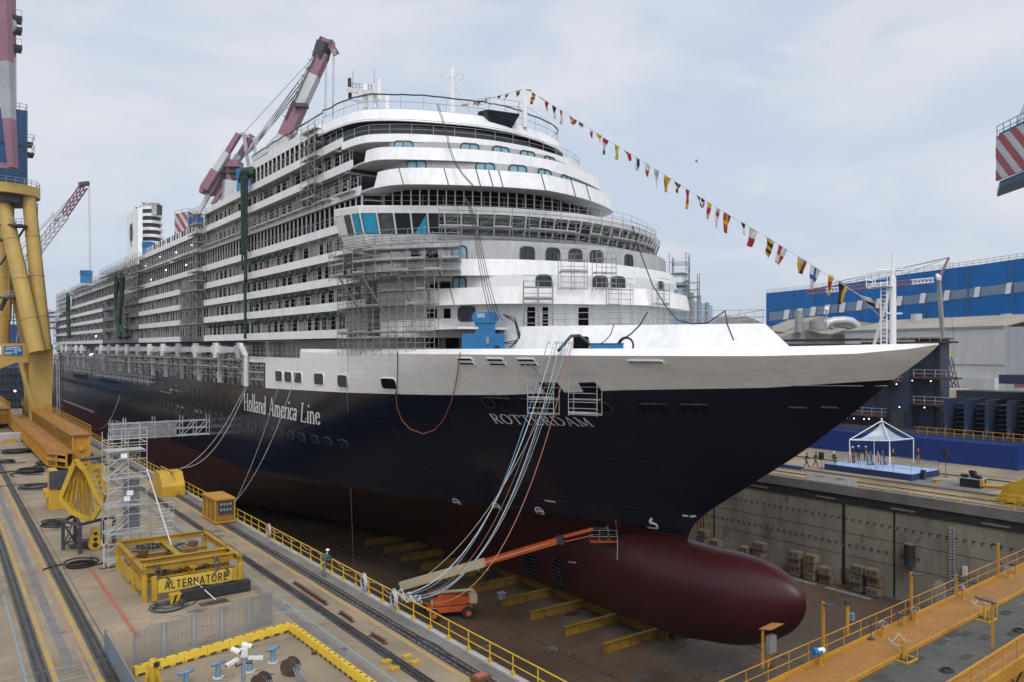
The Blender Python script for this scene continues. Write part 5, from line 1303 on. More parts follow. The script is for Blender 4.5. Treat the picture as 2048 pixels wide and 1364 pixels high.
# --- ochre girders lying beyond
def girder(x0, x1, y0, y1, zb, zt, wing, label, m='ochre'):
    t = thing('bridge_girder', label, 'girder', ((x0+x1)/2, y0, 0), 'ochre girders lying along the quay')
    mb = MB(); mb.box(x0+.25, x1-.25, y0, y1, zb, zt-.15); mb.build('box_beam', M[m], t)
    mb = MB(); mb.box(x0-.1, x1+.1, y0-.4, y1, zt-.15, zt); mb.build('top_deck', M['ochre_deck'], t)
    mb = MB(); mb.box(x0+.1, x0+.24, y0-.25, y0-.02, zb, zt-.2); mb.box(x1-.24, x1-.1, y0-.25, y0-.02, zb, zt-.2); mb.tube([V((x0+x1)/2,y0-.3,zb+2.2), V((x0+x1)/2,y0,zb+2.2)], .35, 10); mb.build('end_plate', M['yellow'], t)
    for x in (x0, x1):
        mb = MB()
        for k in (.5, 1.05): mb.tube([V(x,y0,zt+k), V(x,y1,zt+k)], .035, 5)
        y = y0
        while y <= y1: mb.tube([V(x,y,zt), V(x,y,zt+1.05)], .035, 5); y += 1.5
        mb.build('walkway_rail', M[m], t)
    mb = MB(); y = y0
    while y < y1-2: mb.bar(V(x0+.2,y,zt-.3), V(x0+.2,y+2,zb+1.6), .06, .1); mb.bar(V(x0+.2,y+2,zt-.3), V(x0+.2,y+2,zb+.2), .06, .1); y += 2
    mb.build('web_stiffener', M['keel_yellow'], t)
    if wing:
        wx = wing; wy = y0-2.2; mb = MB(); P = [(x0+.2,wy),(x0-.8,wy),(wx,wy+4.5),(wx,y1-3),(x0+.2,y1-3)]; mb.prism(P, zb+1.75, zb+1.9); mb.build('wing_deck', M['ochre_deck'], t)
        mb = MB(); mb.prism(P, zb-.1, zb); mb.build('wing_floor', M[m], t)
        for y in [wy+4.5+i*2.35 for i in range(int((y1-y0-5)/2.35))]:
            mb = MB(); mb.box(wx-.02, wx+.2, y-.12, y+.12, zb, zb+1.75); mb.build('wing_post', M[m], t)
        mb = MB(); mb.box(wx+.9, wx+1.0, wy+4, y1-3, zb, zb+1.75); mb.build('wing_web', M['keel_yellow'], t)
        mb = MB(); mb.bar(V(x0-.8,wy,zb+.87), V(wx,wy+4.5,zb+.87), .12, .4); mb.bar(V(x0-.8,wy,zb+1.65), V(wx,wy+4.5,zb+1.65), .14, .3)
        for u in (0,.5): mb.bar(V(x0-.8+(wx-x0+.8)*u, wy+4.5*u, zb), V(x0-.8+(wx-x0+.8)*u, wy+4.5*u, zb+1.75), .2, .2)
        mb.build('wing_nose', M[m], t)
        mb = MB()
        for k in (.5, 1.0): mb.tube([V(x0,wy,zb+1.9+k), V(x0-.8,wy,zb+1.9+k), V(wx+.05,wy+4.5,zb+1.9+k), V(wx+.05,y1-3,zb+1.9+k)], .03, 5)
        y = wy+4.5
        while y < y1-3: mb.tube([V(wx+.05,y,zb+1.9), V(wx+.05,y,zb+2.9)], .03, 5); y += 1.6
        mb.build('wing_rail', M[m], t)
    for y in (y0+4, y0+16, y0+30, y0+46):
        if y < y1: mb = MB(); mb.box(x0-1.2, x1, y, y+1, 0, zb-.1); mb.build('support_block', M['rust'], t)
girder(13.9, 16.2, 117.5, 196, .75, 4.75, 11.3, 'long ochre box girder with walkway railings beside the scaffold tower')
girder(9.4, 11.8, 192, 262, .9, 4.0, 7.6, 'second ochre girder lying farther back at the left edge', 'ochre')
# cover, cabinet
t = thing('buffer_cover', 'yellow wedge-roofed steel cover over the crane rail', 'steel cover', (20.6, 92.5, 0))
mb = MB(); P = [(90.4,0),(90.4,1.1),(91.6,2.45),(93.6,2.5),(96.4,.9),(96.4,0)]; mb.extr([V(19.25,y,z) for y, z in P], (2.35,0,0)); mb.build('body', M['yellow'], t, bevel=.05)
mb = MB(); mb.box(20.3,20.5,90.35,96.45,2.5,2.56); mb.extr([V(20.6,90.36,0),V(20.75,90.36,.4),V(21.0,90.36,.4),V(21.15,90.36,0)], (0,.06,0)); mb.build('rib', M['rig_yellow'], t)
t = thing('socket_cabinet', 'ochre switch cabinet with rows of grey power sockets by the railing', 'cabinet', (21, 75.5, 0))
mb = MB(); X0,X1,Y0,Y1 = 20.05,21.75,73.2,77.2
for x in (X0,X1):
    for y in (Y0,Y0+1.4,Y0+2.7,Y1): mb.box(x-.06,x+.06,y-.06,y+.06,.1,2.15)
mb.box(X0-.1,X1+.1,Y0-.1,Y1+.1,2.15,2.28); mb.box(X0-.1,X1+.1,Y0-.1,Y1+.1,.1,.22); mb.build('frame', M['ochre'], t)
mb = MB(); mb.box(X0+.04,X1,Y0+.1,Y1,.24,2.13); mb.build('back_panel', M['keel_yellow'], t)
mb = MB(); mb.box(X0+.3,X1-.06,Y0-.02,Y0+.06,.9,2.0); mb.build('socket_panel', M['steel_dark'], t)
for r in range(2):
    for k in range(4): x = X0+.5+k*.28; mb = MB(); mb.tube([V(x,Y0-.14,1.75-r*.5), V(x,Y0-.02,1.78-r*.5)], .085, 8); mb.build('socket', M['galv_light'], t)
# little things on the ground
pp = [((589,1168),(652,1210)), ((681,1228),(704,1244)), ((743,1272),(770,1288)), ((1,1),(2,2))][:3]
for k, (a, b) in enumerate(pp):
    a, b = az(*a), az(*b); t = thing('rusty_beam', ('longest rusty beam lying between the rails behind the worker', 'short rusty beam lying between the rails, middle of three', 'short rusty beam nearest the yellow blocks')[k], 'steel beam', (a+b)/2, 'rusty beams between the rails')
    mb = MB(); mb.ibeam(a+V(0,0,.14), b+V(0,0,.14), .16, .16, .03); mb.build('beam', M['rust'], t); mb = MB()
    for p in (a, b): mb.box(p.x-.12,p.x+.12,p.y-.12,p.y+.12,0,.06)
    mb.build('foot', M['rust'], t)
for k, (px, py) in enumerate(((814,1315),(773,1326),(830,1327),(788,1340))):
    a = az(px, py); mb = MB(); mb.obox(a+V(0,0,.07), V(.24,.05,0), V(-.04,.16,0), V(0,0,.07)); o = mb.build('chock', M['yellow'], bevel=.01); tag(o, ('yellow wooden chock nearest the dock edge, farthest from the camera', 'yellow chock lying on the blue line, left one', 'yellow chock lying right of the others', 'yellow chock nearest the camera on the blue line')[k], 'chock', 'yellow chocks on the quay')
a = az(958, 1362); t = thing('rust_block', 'rusty steel block at the bottom edge beside the rail', 'steel block', a); mb = MB(); mb.obox(a+V(.1,0,.12), V(.42,.05,0), V(-.04,.3,0), V(0,0,.12)); mb.build('block', M['rust'], t, bevel=.02); mb = MB(); mb.obox(a+V(.1,0,.27), V(.3,.04,0), V(-.03,.2,0), V(0,0,.025)); mb.build('lid', M['paint_red'], t)
a = az(625, 1310); t = thing('shackle', 'rusty pipe end with a shackle lying against the barrier', 'shackle', a); mb = MB(); mb.tube([a+V(0,0,.1), a+V(.35,.1,.1)], .1, 8); mb.build('pipe', M['rust'], t); mb = MB(); mb.tube([a+V(.35+.16*math.sin(i*.5),.1+.0*i,.1+.1*math.cos(i*.5)) for i in range(10)], .025, 5); mb.build('bow', M['galv'], t)
coil('cable_coil', 'flat grey cable coil lying left of the black counterweight', (11.2,51.0,0), .95, 6, 'steel_dark', .035, 'cable coils on the quay', seed=4)
coil('cable_coil', 'thick black hose loops beside the hook block', az(160,1132), .9, 5, 'rope_black', .06, 'cable coils on the quay', seed=5, tails=3)
coil('cable_coil', 'black hose coil behind the trestle, left of it', az(105,1050), .9, 5, 'rope_black', .06, 'cable coils on the quay', seed=6)
coil('cable_coil', 'tangle of grey cables between trestle and tower', az(150,1090)+V(.6,-.8,0), 1.0, 6, 'steel_dark', .05, 'cable coils on the quay', seed=7)
coil('cable_coil', 'tangled cables on the ground left of the winch housing', az(75,975), 1.9, 9, 'steel_dark', .05, 'cable coils on the quay', seed=8)
coil('cable_coil', 'black cable heap beside the near end of the girder', az(95,930), 1.3, 9, 'rope_black', .07, 'cable coils on the quay', seed=9)
coil('cable_coil', 'long heap of dark cables along the girder at the left edge', az(35,905), 2.0, 9, 'rope_black', .07, 'cable coils on the quay', seed=10, tails=3)
coil('cable_coil', 'small cable coil near the left edge of the picture', az(12,925), 1.1, 6, 'rope_black', .06, 'cable coils on the quay', seed=12)
coil('cable_coil', 'grey cable heap right of the scaffold tower foot', (13.6,68.0,0), .9, 8, 'steel_dark', .05, 'cable coils on the quay', seed=11)
coil('cable_coil', 'black cables lying along the quay by the left edge, far back', az(60,945), 1.4, 8, 'rope_black', .08, 'cable coils on the quay', seed=13, tails=3)
t = thing('concrete_block', 'grey concrete block at the left edge beyond the cables', 'concrete block', az(22,882)); g = az(22,884); mb = MB(); mb.box(g.x-1.6,g.x+1.5,g.y,g.y+2.5,0,1.5); mb.build('block', M['kerb'], t, bevel=.06); mb = MB(); mb.box(g.x-1.2,g.x+.8,g.y-.9,g.y-.2,0,.5); mb.build('step', M['yellow'], t)
def rail_hose(px, py, m, label, seed):
    c = ax(px, py, 22.0); q = random.Random(seed); mb = MB(); c.z = .75
    for k in range(5): r = .34+.05*k; mb.tube([c+V(-.06+.03*k, r*.8*math.cos(i*.42), r*1.1*math.sin(i*.42)) for i in range(16)], .032, 5)
    tag(mb.build('hose_coil', M[m]), label, 'hose coil', 'hose coils hung on the yellow railing')
rail_hose(537, 1068, 'hose_pink', 'pink hose coil hung on the yellow railing', 1); rail_hose(727, 1170, 'hose_white', 'white hose coil hung on the railing in front of the boom lift', 2); rail_hose(787,1200,'hose_white','tangle of white hose on the railing where the hoses arrive',3)
mb = MB(); mb.tube([V(22.16, 66-i*.7, .95+.12*math.sin(i*1.3)-.0*i) for i in range(34)], .03, 5); tag(mb.build('air_hose', M['hose_pink']), 'pale hose laced along the yellow railing behind the worker', 'hose')
mb = MB(); mb.tube([V(21.0+.9*math.sin(i*.4)*.3, 38-i*.45, .03) for i in range(16)], .04, 5); tag(mb.build('cable', M['rope_black']), 'dark cable lying on the yellow line near the bottom edge', 'cable')
# ------------------------------------------------------------------ far quay: stage, tent, barrier, yard, halls
SX0, SX1, SY0, SY1 = 94.9, 101.7, 48.9, 60.5
t = thing('stage', 'low stage with pale blue carpet and dark blue skirt on the far quay', 'stage', (98, 54, 0))
mb = MB(); mb.box(SX0, SX1, SY0, SY1, 0, .77); mb.build('skirt', M['stage_skirt'], t)
mb = MB(); mb.box(SX0+.02, SX1-.02, SY0+.02, SY1-.02, .772, .80); mb.build('carpet', M['stage_carpet'], t)
def crowd(name, label, P, gaps=()):
    t2 = thing(name, label, 'railing', (P[0][0], P[0][1], .8), 'grey railings round the stage')
    mb = MB()
    for k in (.55, 1.05): mb.tube([V(p[0],p[1],.8+k) for p in P], .025, 5)
    mb.build('rails', M['galv'], t2)
    for a, b in zip(P, P[1:]):
        a, b = Vector(a), Vector(b); n = max(1, int((b-a).length/1.9))
        for i in range(n+1): p = a+(b-a)*(i/n); mb = MB(); mb.tube([V(p.x,p.y,.8), V(p.x,p.y,1.88)], .03, 5); mb.build('post', M['galv'], t2)
crowd('stage_railing', 'grey tube railing along the front edge of the stage', [(SX0+.1,SY1-.3),(SX0+.1,SY0+.1)]); crowd('stage_railing', 'grey tube railing along the right end and rear of the stage', [(SX0+2.4,SY0+.1),(SX1-.1,SY0+.1),(SX1-.1,SY0+6)]); crowd('stage_railing', 'grey tube railing at the left rear of the stage', [(SX0+1,SY1-.1),(SX1-.1,SY1-.1),(SX1-.1,SY1-4)])
Lc, Fc, Rc = az(1699,929,.8), az(1779,931,.8), az(1827,926,.8); Bc = Lc+Rc-Fc; cn = [Lc, Fc, Rc, Bc]; ce = (Lc+Rc)/2
t = thing('tent', 'white framed pavilion tent with a pale peaked canopy standing on the stage', 'tent', (ce.x, ce.y, .8))
EZ, PZ = 4.05, 6.35
for p in cn:
    mb = MB(); mb.tube([p, V(p.x,p.y,EZ)], .06, 7); mb.build('leg', M['white_clean'], t)
for p in (Lc, Fc): o = (p-ce)*.18; mb = MB(); mb.tube([p+V(-o.y*.6,o.x*.6,0), V(p.x,p.y,EZ-.2)], .045, 6); mb.build('brace', M['white_clean'], t)
for p in cn: mb = MB(); mb.tube([V(p.x,p.y,EZ), V(ce.x,ce.y,PZ+.15)], .06, 6); mb.build('roof_pole', M['white_clean'], t)
mb = MB()
for a, b in zip(cn, cn[1:]+cn[:1]): mb.tube([V(a.x,a.y,EZ), V(b.x,b.y,EZ)], .045, 6)
mb.build('eaves_frame', M['white_clean'], t)
n = 10; rows = []
for i in range(n+1):
    u = i/n; r = []
    for s in range(4):
        a, b = cn[s], cn[(s+1) % 4]
        for k in range(8):
            v = k/8; e = a+(b-a)*v; zz = EZ-.12+(PZ-EZ-.1)*(u**1.9); p = V(e.x,e.y,0)*(1-u)+V(ce.x,ce.y,0)*u; r.append(V(p.x,p.y,zz-.18*math.sin(math.pi*v)*(1-u)*u*2))
    r.append(r[0]); rows.append(r)
mb = MB(); mb.grid(rows); mb.build('canopy', M['tent_film'], t, smooth=2)
mb = MB(); mb.tube([V(ce.x,ce.y,PZ), V(ce.x,ce.y,PZ+.5)], .07, 6); mb.sph((ce.x,ce.y,PZ+.35), .14); mb.build('finial', M['white_clean'], t)
# lectern, flags on stands, speakers
p = az(1704, 926, .8); t = thing('lectern', 'brown wooden lectern at the left under the tent', 'lectern', p); mb = MB(); mb.box(p.x-.35,p.x+.3,p.y-.3,p.y+.3,.8,1.85); mb.build('body', M['lectern_wood'], t); mb = MB(); mb.obox(p+V(0,0,1.12), V(.4,0,.1), V(0,.38,0), V(0,0,.03)); mb.build('desk', M['lectern_wood'], t)
for k, (px, cols, lb) in enumerate(((1733,('f_blue','f_blue','f_yellow'),'dark blue flag with yellow edge drooping on a stand, left of the tricolour'),(1741,('f_navy','f_blue','f_blue'),'dark navy flag on a stand right beside the one with the yellow edge'),(1756,('f_red','f_white','f_blue'),'red, white and blue flag drooping on a stand under the tent'),(1766,('f_blue','f_navy','f_blue'),'deep blue flag hanging on a stand right of the tricolour'))):
    p = az(px, 938-.3*k, .8); t = thing('standing_flag', lb, 'flag', p, 'flags on stands on the stage')
    mb = MB(); mb.tube([p, p+V(.1,.1,2.3)], .022, 5); mb.cyl(p, .2, .05, 10); mb.build('pole', M['galv_light'], t)
    for j in range(3):
        mb = MB(); rows = []
        for i in range(7):
            u = i/6; rows.append([p+V(.1,.1,0)+V((.10+.5*u*.75)*(j+v)/3*1.0, -.35*u*(j+v)/3+.08*math.sin(6*u+2*v+j), 2.25-1.75*u-.12*v) for v in (0,.33,.66,1)])
        mb.grid(rows); mb.build('cloth', M[cols[j]], t, smooth=2, solid=.01)
def speaker(px, py, z, label, hs=1.4):
    p = az(px, py, z); t = thing('loudspeaker', label, 'loudspeaker', p, 'black loudspeakers on stands'); mb = MB(); mb.tube([p, p+V(0,0,hs)], .03, 6); mb.cyl(p, .35, .03, 8); mb.build('stand', M['black'], t); mb = MB(); mb.box(p.x-.28,p.x+.22,p.y-.25,p.y+.25,z+hs,z+hs+.95); mb.build('cabinet', M['black'], t)
speaker(1643, 938, 0, 'black loudspeaker on a stand at the left end of the stage', 1.25); speaker(1891, 954, 0, 'black loudspeaker on a thin stand right of the stage', 2.5)
p = az(1842, 945, .0); t = thing('loudspeaker', 'black box loudspeaker hung at the right front corner of the stage', 'loudspeaker', V(SX0+.8, SY0-.3, 0)); mb = MB(); mb.box(SX0+2.0, SX0+2.6, SY0-.45, SY0-.05, .02, 1.15); mb.build('cabinet', M['black'], t); mb = MB(); mb.box(SX0+2.05,SX0+2.55,SY0-.47,SY0-.455,.1,1.05); mb.build('grille', M['steel_dark'], t)
g = az(1945, 974); t = thing('sound_desk', 'black table stacked with sound equipment beyond the stage', 'sound desk', g)
mb = MB(); mb.box(g.x-.7,g.x+.9,g.y-1.1,g.y+1.1,0,1.0); mb.build('cloth', M['black'], t); mb = MB(); mb.box(g.x-.8,g.x+1.0,g.y-1.2,g.y+1.2,1.0,1.06); mb.build('table_top', M['galv_light'], t)
for a, b, c, d_ in ((-.3,.7,.5,.35),(.2,0,.7,.8),(-.2,-.7,.6,.4)): mb = MB(); mb.obox(g+V(a,b,1.06+d_/2), V(.3,0,0), V(0,.3,0), V(0,.1,d_/2)); mb.build('equipment_case', M['black'], t)
g = az(1873, 966); t = thing('mooring_bollard', 'low yellow bollard on the far quay right of the stage', 'bollard', g); mb = MB(); mb.tube([g, g+V(0,0,.3), g+V(0,0,.42)], [.3,.28,.45], 12); mb.build('body', M['yellow'], t); mb = MB(); mb.cyl(g, .5, .05, 12); mb.build('base', M['rig_yellow'], t)
# people barrier board
g = az(1585, 940); mb = MB(); mb.box(g.x-.05,g.x+.05,g.y-1.6,g.y+1.9,0,.6); t = thing('ground_board', 'low blue board on the quay left of the stage', 'board', g); mb.build('board', M['cab_blue'], t); mb = MB(); mb.box(g.x-.3,g.x+.3,g.y-1.6,g.y-1.5,0,.3); mb.build('foot', M['galv'], t)
# yellow crane bogie at the right edge
t = thing('crane_bogie', 'yellow crane wheel bogie at the right edge of the far quay', 'crane bogie', (90.2, 35, 0))
g0 = az(1978, 1003); x0 = 88.6
mb = MB(); P = [(36.3,.9),(35.9,2.0),(34.2,2.8),(33.3,3.7),(27,3.7),(27,.9)]; mb.extr([V(x0-.6,y,z) for y, z in P], (1.4,0,0)); mb.build('housing', M['yellow'], t, bevel=.06)
for yc in (35.2, 31.9, 28.6):
    mb = MB(); mb.extr([V(x0-.75,yc+a,b) for a, b in ((-1.3,.25),(-1.45,.6),(-1.0,1.1),(1.0,1.1),(1.45,.6),(1.3,.25))], (1.7,0,0)); mb.build('bogie_frame', M['yellow'], t, bevel=.04)
    for a in (-.8,.8): mb = MB(); mb.tube([V(x0-.8,yc+a,.48), V(x0+.95,yc+a,.48)], .38, 14); mb.build('wheel', M['rig_yellow'], t)
mb = MB(); mb.tube([V(x0+.3,36.3,1.6), V(x0+.3,38.2,1.5)], .2, 10); mb.box(x0+.1,x0+.5,38.2,38.5,1.4,2.1); mb.build('buffer', M['yellow'], t)
# blue barrier wall
t = thing('blue_barrier', 'long deep-blue steel barrier wall behind the stage', 'barrier wall', (116, 60, 0))
mb = MB(); mb.box(114.5, 119, 45.5, 135, 0, 3.15); mb.build('wall', M['barrier_blue'], t); mb = MB(); mb.box(114.4, 119.1, 44.9, 45.5, 0, 3.2); mb.build('end_plate', M['barrier_blue'], t)
mb = MB(); mb.box(119.0,128,43,44.8,0,3.1); mb.build('end_recess', M['black'], t)
# ship blocks
def yx(px, x): return ax(px, 700, x).y
t = thing('hull_block', 'tall navy ship block with railed walkways, behind the stage', 'ship block', (130, 80, 0))
xb = 128.; ya, yb = yx(1868, xb), yx(1520, xb); ym = yx(1818, xb)
mb = MB(); mb.box(xb, xb+6, ym, yb, 0, 17); mb.box(xb+2, xb+5, ya, ym, 0, 17.6); mb.build('plating', M['block_navy'], t)
mb = MB(); y = ya+.8
while y < yb: mb.box(xb-.35 if y > ym else xb+1.7, xb if y > ym else xb+2, y, y+.35, 0, 16.8); y += 2.9
mb.build('stiffener', M['block_dark'], t)
mb = MB(); mb.box(xb-.3, xb+6.2, ya-.3, yb, 17.6, 17.95); mb.box(xb+.5, xb+6, ya-1, ya+6, 17.0, 17.3); mb.build('top_deck', M['steel_dark'], t)
def walkway(z, y0, y1, x, wd=1.5):
    mb = MB(); mb.box(x-wd, x, y0, y1, z-.3, z); mb.build('walkway', M['rust'], t)
    mb = MB()
    for k in (.5, 1.1): mb.tube([V(x-wd,y0,z+k), V(x-wd,y1,z+k)], .045, 5); mb.tube([V(x-wd,y0,z+k), V(x,y0,z+k)], .045, 5)
    y = y0
    while y <= y1: mb.tube([V(x-wd,y,z), V(x-wd,y,z+1.1)], .045, 5); y += 1.7
    mb.build('walkway_rail', M['galv_light'], t)
walkway(5.1, yx(1775,xb), yb, xb-.35); walkway(11.0, yx(1808,xb), yb, xb-.35); walkway(7.3, ya-3.5, ym-.5, xb+1.7); walkway(11.6, ya-3.5, ym-.5, xb+1.7); walkway(17.3, ya-3, ya+12, xb+1)
mb = MB(); mb.box(xb-1.5,xb-.4,yx(1812,xb),yx(1790,xb),0,6); 
for i in range(12): mb.bar(V(xb-1.5,yx(1812,xb),i*.55), V(xb-1.5,yx(1790,xb),i*.55), .06, .06)
mb.build('stair_tower', M['steel_dark'], t)
for (y, z) in ((yx(1715,xb),4.2),(yx(1735,xb),4.2),(yx(1745,xb),4.3),(yx(1760,xb),10.2),(yx(1800,xb),10.3),(ya+2,6.6),(ya+5,6.6),(ya+1,10.9),(ya+4,10.9),(yx(1700,xb),4.2)):
    mb = MB(); mb.sph((xb-1.1 if y > ym else xb+1, y, z), .1); mb.build('work_lamp', M['lamp_lit'], t)
t = thing('hull_block', 'low dark ship section with exposed ribs at the right edge', 'ship block', (124, 48, 0))
xc = 122.; y0, y1, y2 = 40, yx(2000, xc), yx(1868, xc)
mb = MB(); mb.box(xc+7, xc+12, 30, y2, 3.2, 9.6); mb.box(xc, xc+8, 30, y1-5, 3.2, 7.6); mb.build('plating', M['block_dark'], t)
mb = MB()
for i in range(5):
    y = y1-4+i*(y2-y1+4)/4.6; mb.box(xc+.5, xc+7, y, y+.5, 3.2, 8.6); mb.extr([V(xc+.5,y,3.2), V(xc-.2,y,3.2), V(xc+.5,y,4.6)], (0,.3,0))
    for k in range(7): mb.box(xc+2+.0, xc+7, y+.5, y+2.3, 3.6+k*.7, 3.75+k*.7)
mb.build('rib', M['block_navy'], t)
mb = MB(); mb.box(xc-.05, xc+.3, y1-9.5, y1-5.3, 3.3, 7.0); mb.build('recess', M['black'], t); mb = MB(); mb.tube([V(xc-.6,y1-10.4,3.2), V(xc-.6,y1-10.4,6.4)], .35, 10); mb.build('pipe', M['galv'], t)
mb = MB(); mb.box(xc+2, xc+24, 26, y1+1, 11.0, 12.3); mb.box(xc+6,xc+8,y1-8,y1-6,9.6,11); mb.build('upper_frame', M['block_navy'], t)
mb = MB(); mb.box(119.2, 150, 30, 120, 2.4, 3.2); t2 = thing('block_platform', 'long low steel platform under the ship blocks behind the blue barrier', 'platform', (125, 60, 0)); mb.build('deck', M['block_dark'], t2)
mb = MB()
for k in (.5, 1.1): mb.tube([V(119.4,yx(2048,119.4),3.2+k), V(119.4,yx(1830,119.4),3.2+k)], .045, 5)
y = yx(2048,119.4)
while y < yx(1830,119.4): mb.tube([V(119.4,y,3.2), V(119.4,y,4.3)], .05, 5); y += 1.3
mb.build('guard_rail', M['ochre'], t2)
# white lattice roof frame waiting on the yard
t = thing('roof_frame', 'white glazed roof framework lying behind the tent', 'roof frame', (121, 65, 4))
A, Bq, Cq, Dq = pt(1702,868,134), pt(1868,852,134), pt(1868,838,142), pt(1790,846,146)
def lerp(a, b, u): return a+(b-a)*u
mb = MB()
for i in range(7): u = i/6; mb.bar(lerp(A,Bq,u), lerp(Dq,Cq,u), .22, .22)
for i in range(6): u = i/5; mb.bar(lerp(A,Dq,u), lerp(Bq,Cq,u), .22, .25)
mb.bar(A-V(0,0,.4), Bq-V(0,0,.4), .3, .5)
mb.build('frame', M['white_clean'], t)
E1, F1 = pt(1820,846,140), pt(1872,812,140); mb = MB(); a, b, c = pt(1818,852,139), pt(1875,852,139), pt(1845,832,141); d_ = pt(1875,820,141)
mb.bar(a, c, .35, .35); mb.bar(c, d_, .35, .3); mb.bar(a, b, .3, .5); mb.bar(lerp(a,c,.5), pt(1875,838,140), .3, .3); mb.bar(lerp(a,b,.3), lerp(c,d_,.2), .25, .25); mb.bar(lerp(a,b,.65), lerp(c,d_,.6), .25, .25); mb.build('ridge_frame', M['white_clean'], t)
mb = MB(); mb.quad(lerp(a,b,.05)+V(.2,.2,.2), b+V(.2,.2,.2), pt(1875,838,140.4), lerp(a,c,.45)+V(.2,.2,0)); mb.build('glass', M['pane_blue'], t)
for px, z0, lb in ((1925, 6.5, 'cream louvred container standing above the ship blocks'),):
    a, b = pt(px-15, 812, 175), pt(px+12, 812, 175); t = thing('container', lb, 'container', a); zt_ = H+(HY-778)*175/F
    mb = MB(); mb.box(a.x, b.x+1, a.y-2, a.y+3, 0, zt_); mb.build('body', M['lift_cream'], t); mb = MB()
    for k in range(10): mb.box(a.x-.06, a.x, a.y-1.9, a.y+2.9, zt_-.3-.35*k, zt_-.15-.35*k)
    mb.build('louvre', M['warehouse'], t)
# warehouse
t = thing('warehouse', 'pale grey steel warehouse with a tan roof in front of the blue hall', 'warehouse', (180, 200, 0))
a, b, c = pt(1690,700,310), pt(2011,700,250), pt(2200,700,262); zt_ = 23.7
mb = MB(); mb.quad(V(a.x,a.y,0), V(b.x,b.y,0), V(b.x,b.y,zt_), V(a.x,a.y,zt_)); mb.build('wall', M['warehouse'], t, solid=.3)
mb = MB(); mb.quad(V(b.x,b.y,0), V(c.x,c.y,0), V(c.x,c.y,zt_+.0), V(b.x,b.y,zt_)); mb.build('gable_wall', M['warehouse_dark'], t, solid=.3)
d_ = c-b; e = a-b; r0 = b+d_*.5; mb = MB(); mb.grid([[V(p.x,p.y,z) for p, z in ((b+u*e, zt_+.2), (r0+u*e, zt_+4.5), (c+u*e, zt_+.2))] for u in (0, .5, 1.0)]); mb.build('roof', M['roof_tan'], t, solid=.4)
mb = MB(); n_ = V(d_.x,d_.y,0).normalized(); mb.bar(V(a.x,a.y,zt_)-n_*.4, V(b.x,b.y,zt_)-n_*.4, .5, .7); mb.bar(V(a.x,a.y,11.5)-n_*.3, V(b.x,b.y,11.5)-n_*.3, .2, .25); mb.build('gutter', M['grey_post'], t)
u_ = (c-b).normalized(); nn = V(u_.y,-u_.x,0)
mb = MB(); p = b+u_*3.5+nn*.25; mb.obox(V(p.x+u_.x*6,p.y+u_.y*6,6.2), V(u_.x,u_.y,0)*6, V(nn.x,nn.y,0)*.15, V(0,0,1.7)); mb.build('window', M['rust'], t)
e_ = (a-b).normalized(); mb = MB(); p = b+e_*12; mb.obox(V(p.x,p.y,4)-n_*1.0, V(e_.x,e_.y,0)*10, n_*1.0, V(0,0,3.3)); mb.build('annexe', M['warehouse'], t)
for px in (1833, 2013): p = pt(px, 640, 300); mb = MB(); mb.cyl((p.x,p.y,24), 2.0, H+(HY-628)*300/F-24, 12); mb.build('roof_vent', M['galv_light'], t)
for px in (1889,1900,1925): p = pt(px, 640, 300); mb = MB(); mb.cyl((p.x,p.y,24), .7, H+(HY-645)*300/F-24, 8); mb.build('roof_pipe', M['galv_light'], t)
# big blue hall
t = thing('assembly_hall', 'huge bright-blue shipyard hall with a pale window strip', 'hall', (300, 330, 0))
dl, dr_, dx = 560., 351., 300.
tp = [(1533,587),(1620,578),(1700,567),(1790,552),(1880,540),(1960,530),(2048,517),(2160,498)]
def hallp(px):
    # straight wall between two depths: interpolate inverse depth along the picture line
    a, b = pt(1533, 705, dl), pt(2048, 705, dr_); d = ray(px, 705); ex, ey = b.x-a.x, b.y-a.y
    k = (a.x*ey-a.y*ex)/(d[0]*ey-d[1]*ex); return V(d[0]*k, d[1]*k, 0), k
P = []; 
for px, py in tp: p, k = hallp(px); P.append((p, H+(HY-py)*k/F))
mb = MB(); mb.grid([[V(p.x,p.y,0), V(p.x,p.y,z)] for p, z in P]); mb.build('front_wall', M['hall_blue'], t, solid=.6)
dr2 = (P[-1][0]-P[0][0]).normalized(); bk = V(-dr2.y, dr2.x, 0)
if bk.dot(V(ST,CT,0)) < 0: bk = -bk
mb = MB(); p, z = P[0]; mb.quad(p, p+bk*70, p+bk*70+V(0,0,z), p+V(0,0,z)); mb.build('end_wall', M['hall_blue'], t, solid=.6)
mb = MB(); mb.grid([[V(p.x,p.y,z), V(p.x,p.y,z)+bk*70] for p, z in P]); mb.build('roof', M['roof_tan'], t, solid=.6)
st_ = [(1540,625,642),(1620,616,632),(1700,605,622),(1790,595,612),(1880,584,602),(1960,575,593),(2048,563,584),(2160,548,570)]
W_ = MB(); rows = []
for px, y0, y1 in st_:
    p, k = hallp(px); q_ = p-bk*.5; rows.append([V(q_.x,q_.y,H+(HY-y1)*k/F), V(q_.x,q_.y,H+(HY-y0)*k/F)])
W_.grid(rows); W_.build('window_strip', M['strip_glass'], t)
def strip_y(px):
    for (a, b, c), (d, e, f_) in zip(st_, st_[1:]):
        if a <= px <= d: u = (px-a)/(d-a); return b+(e-b)*u, c+(f_-c)*u
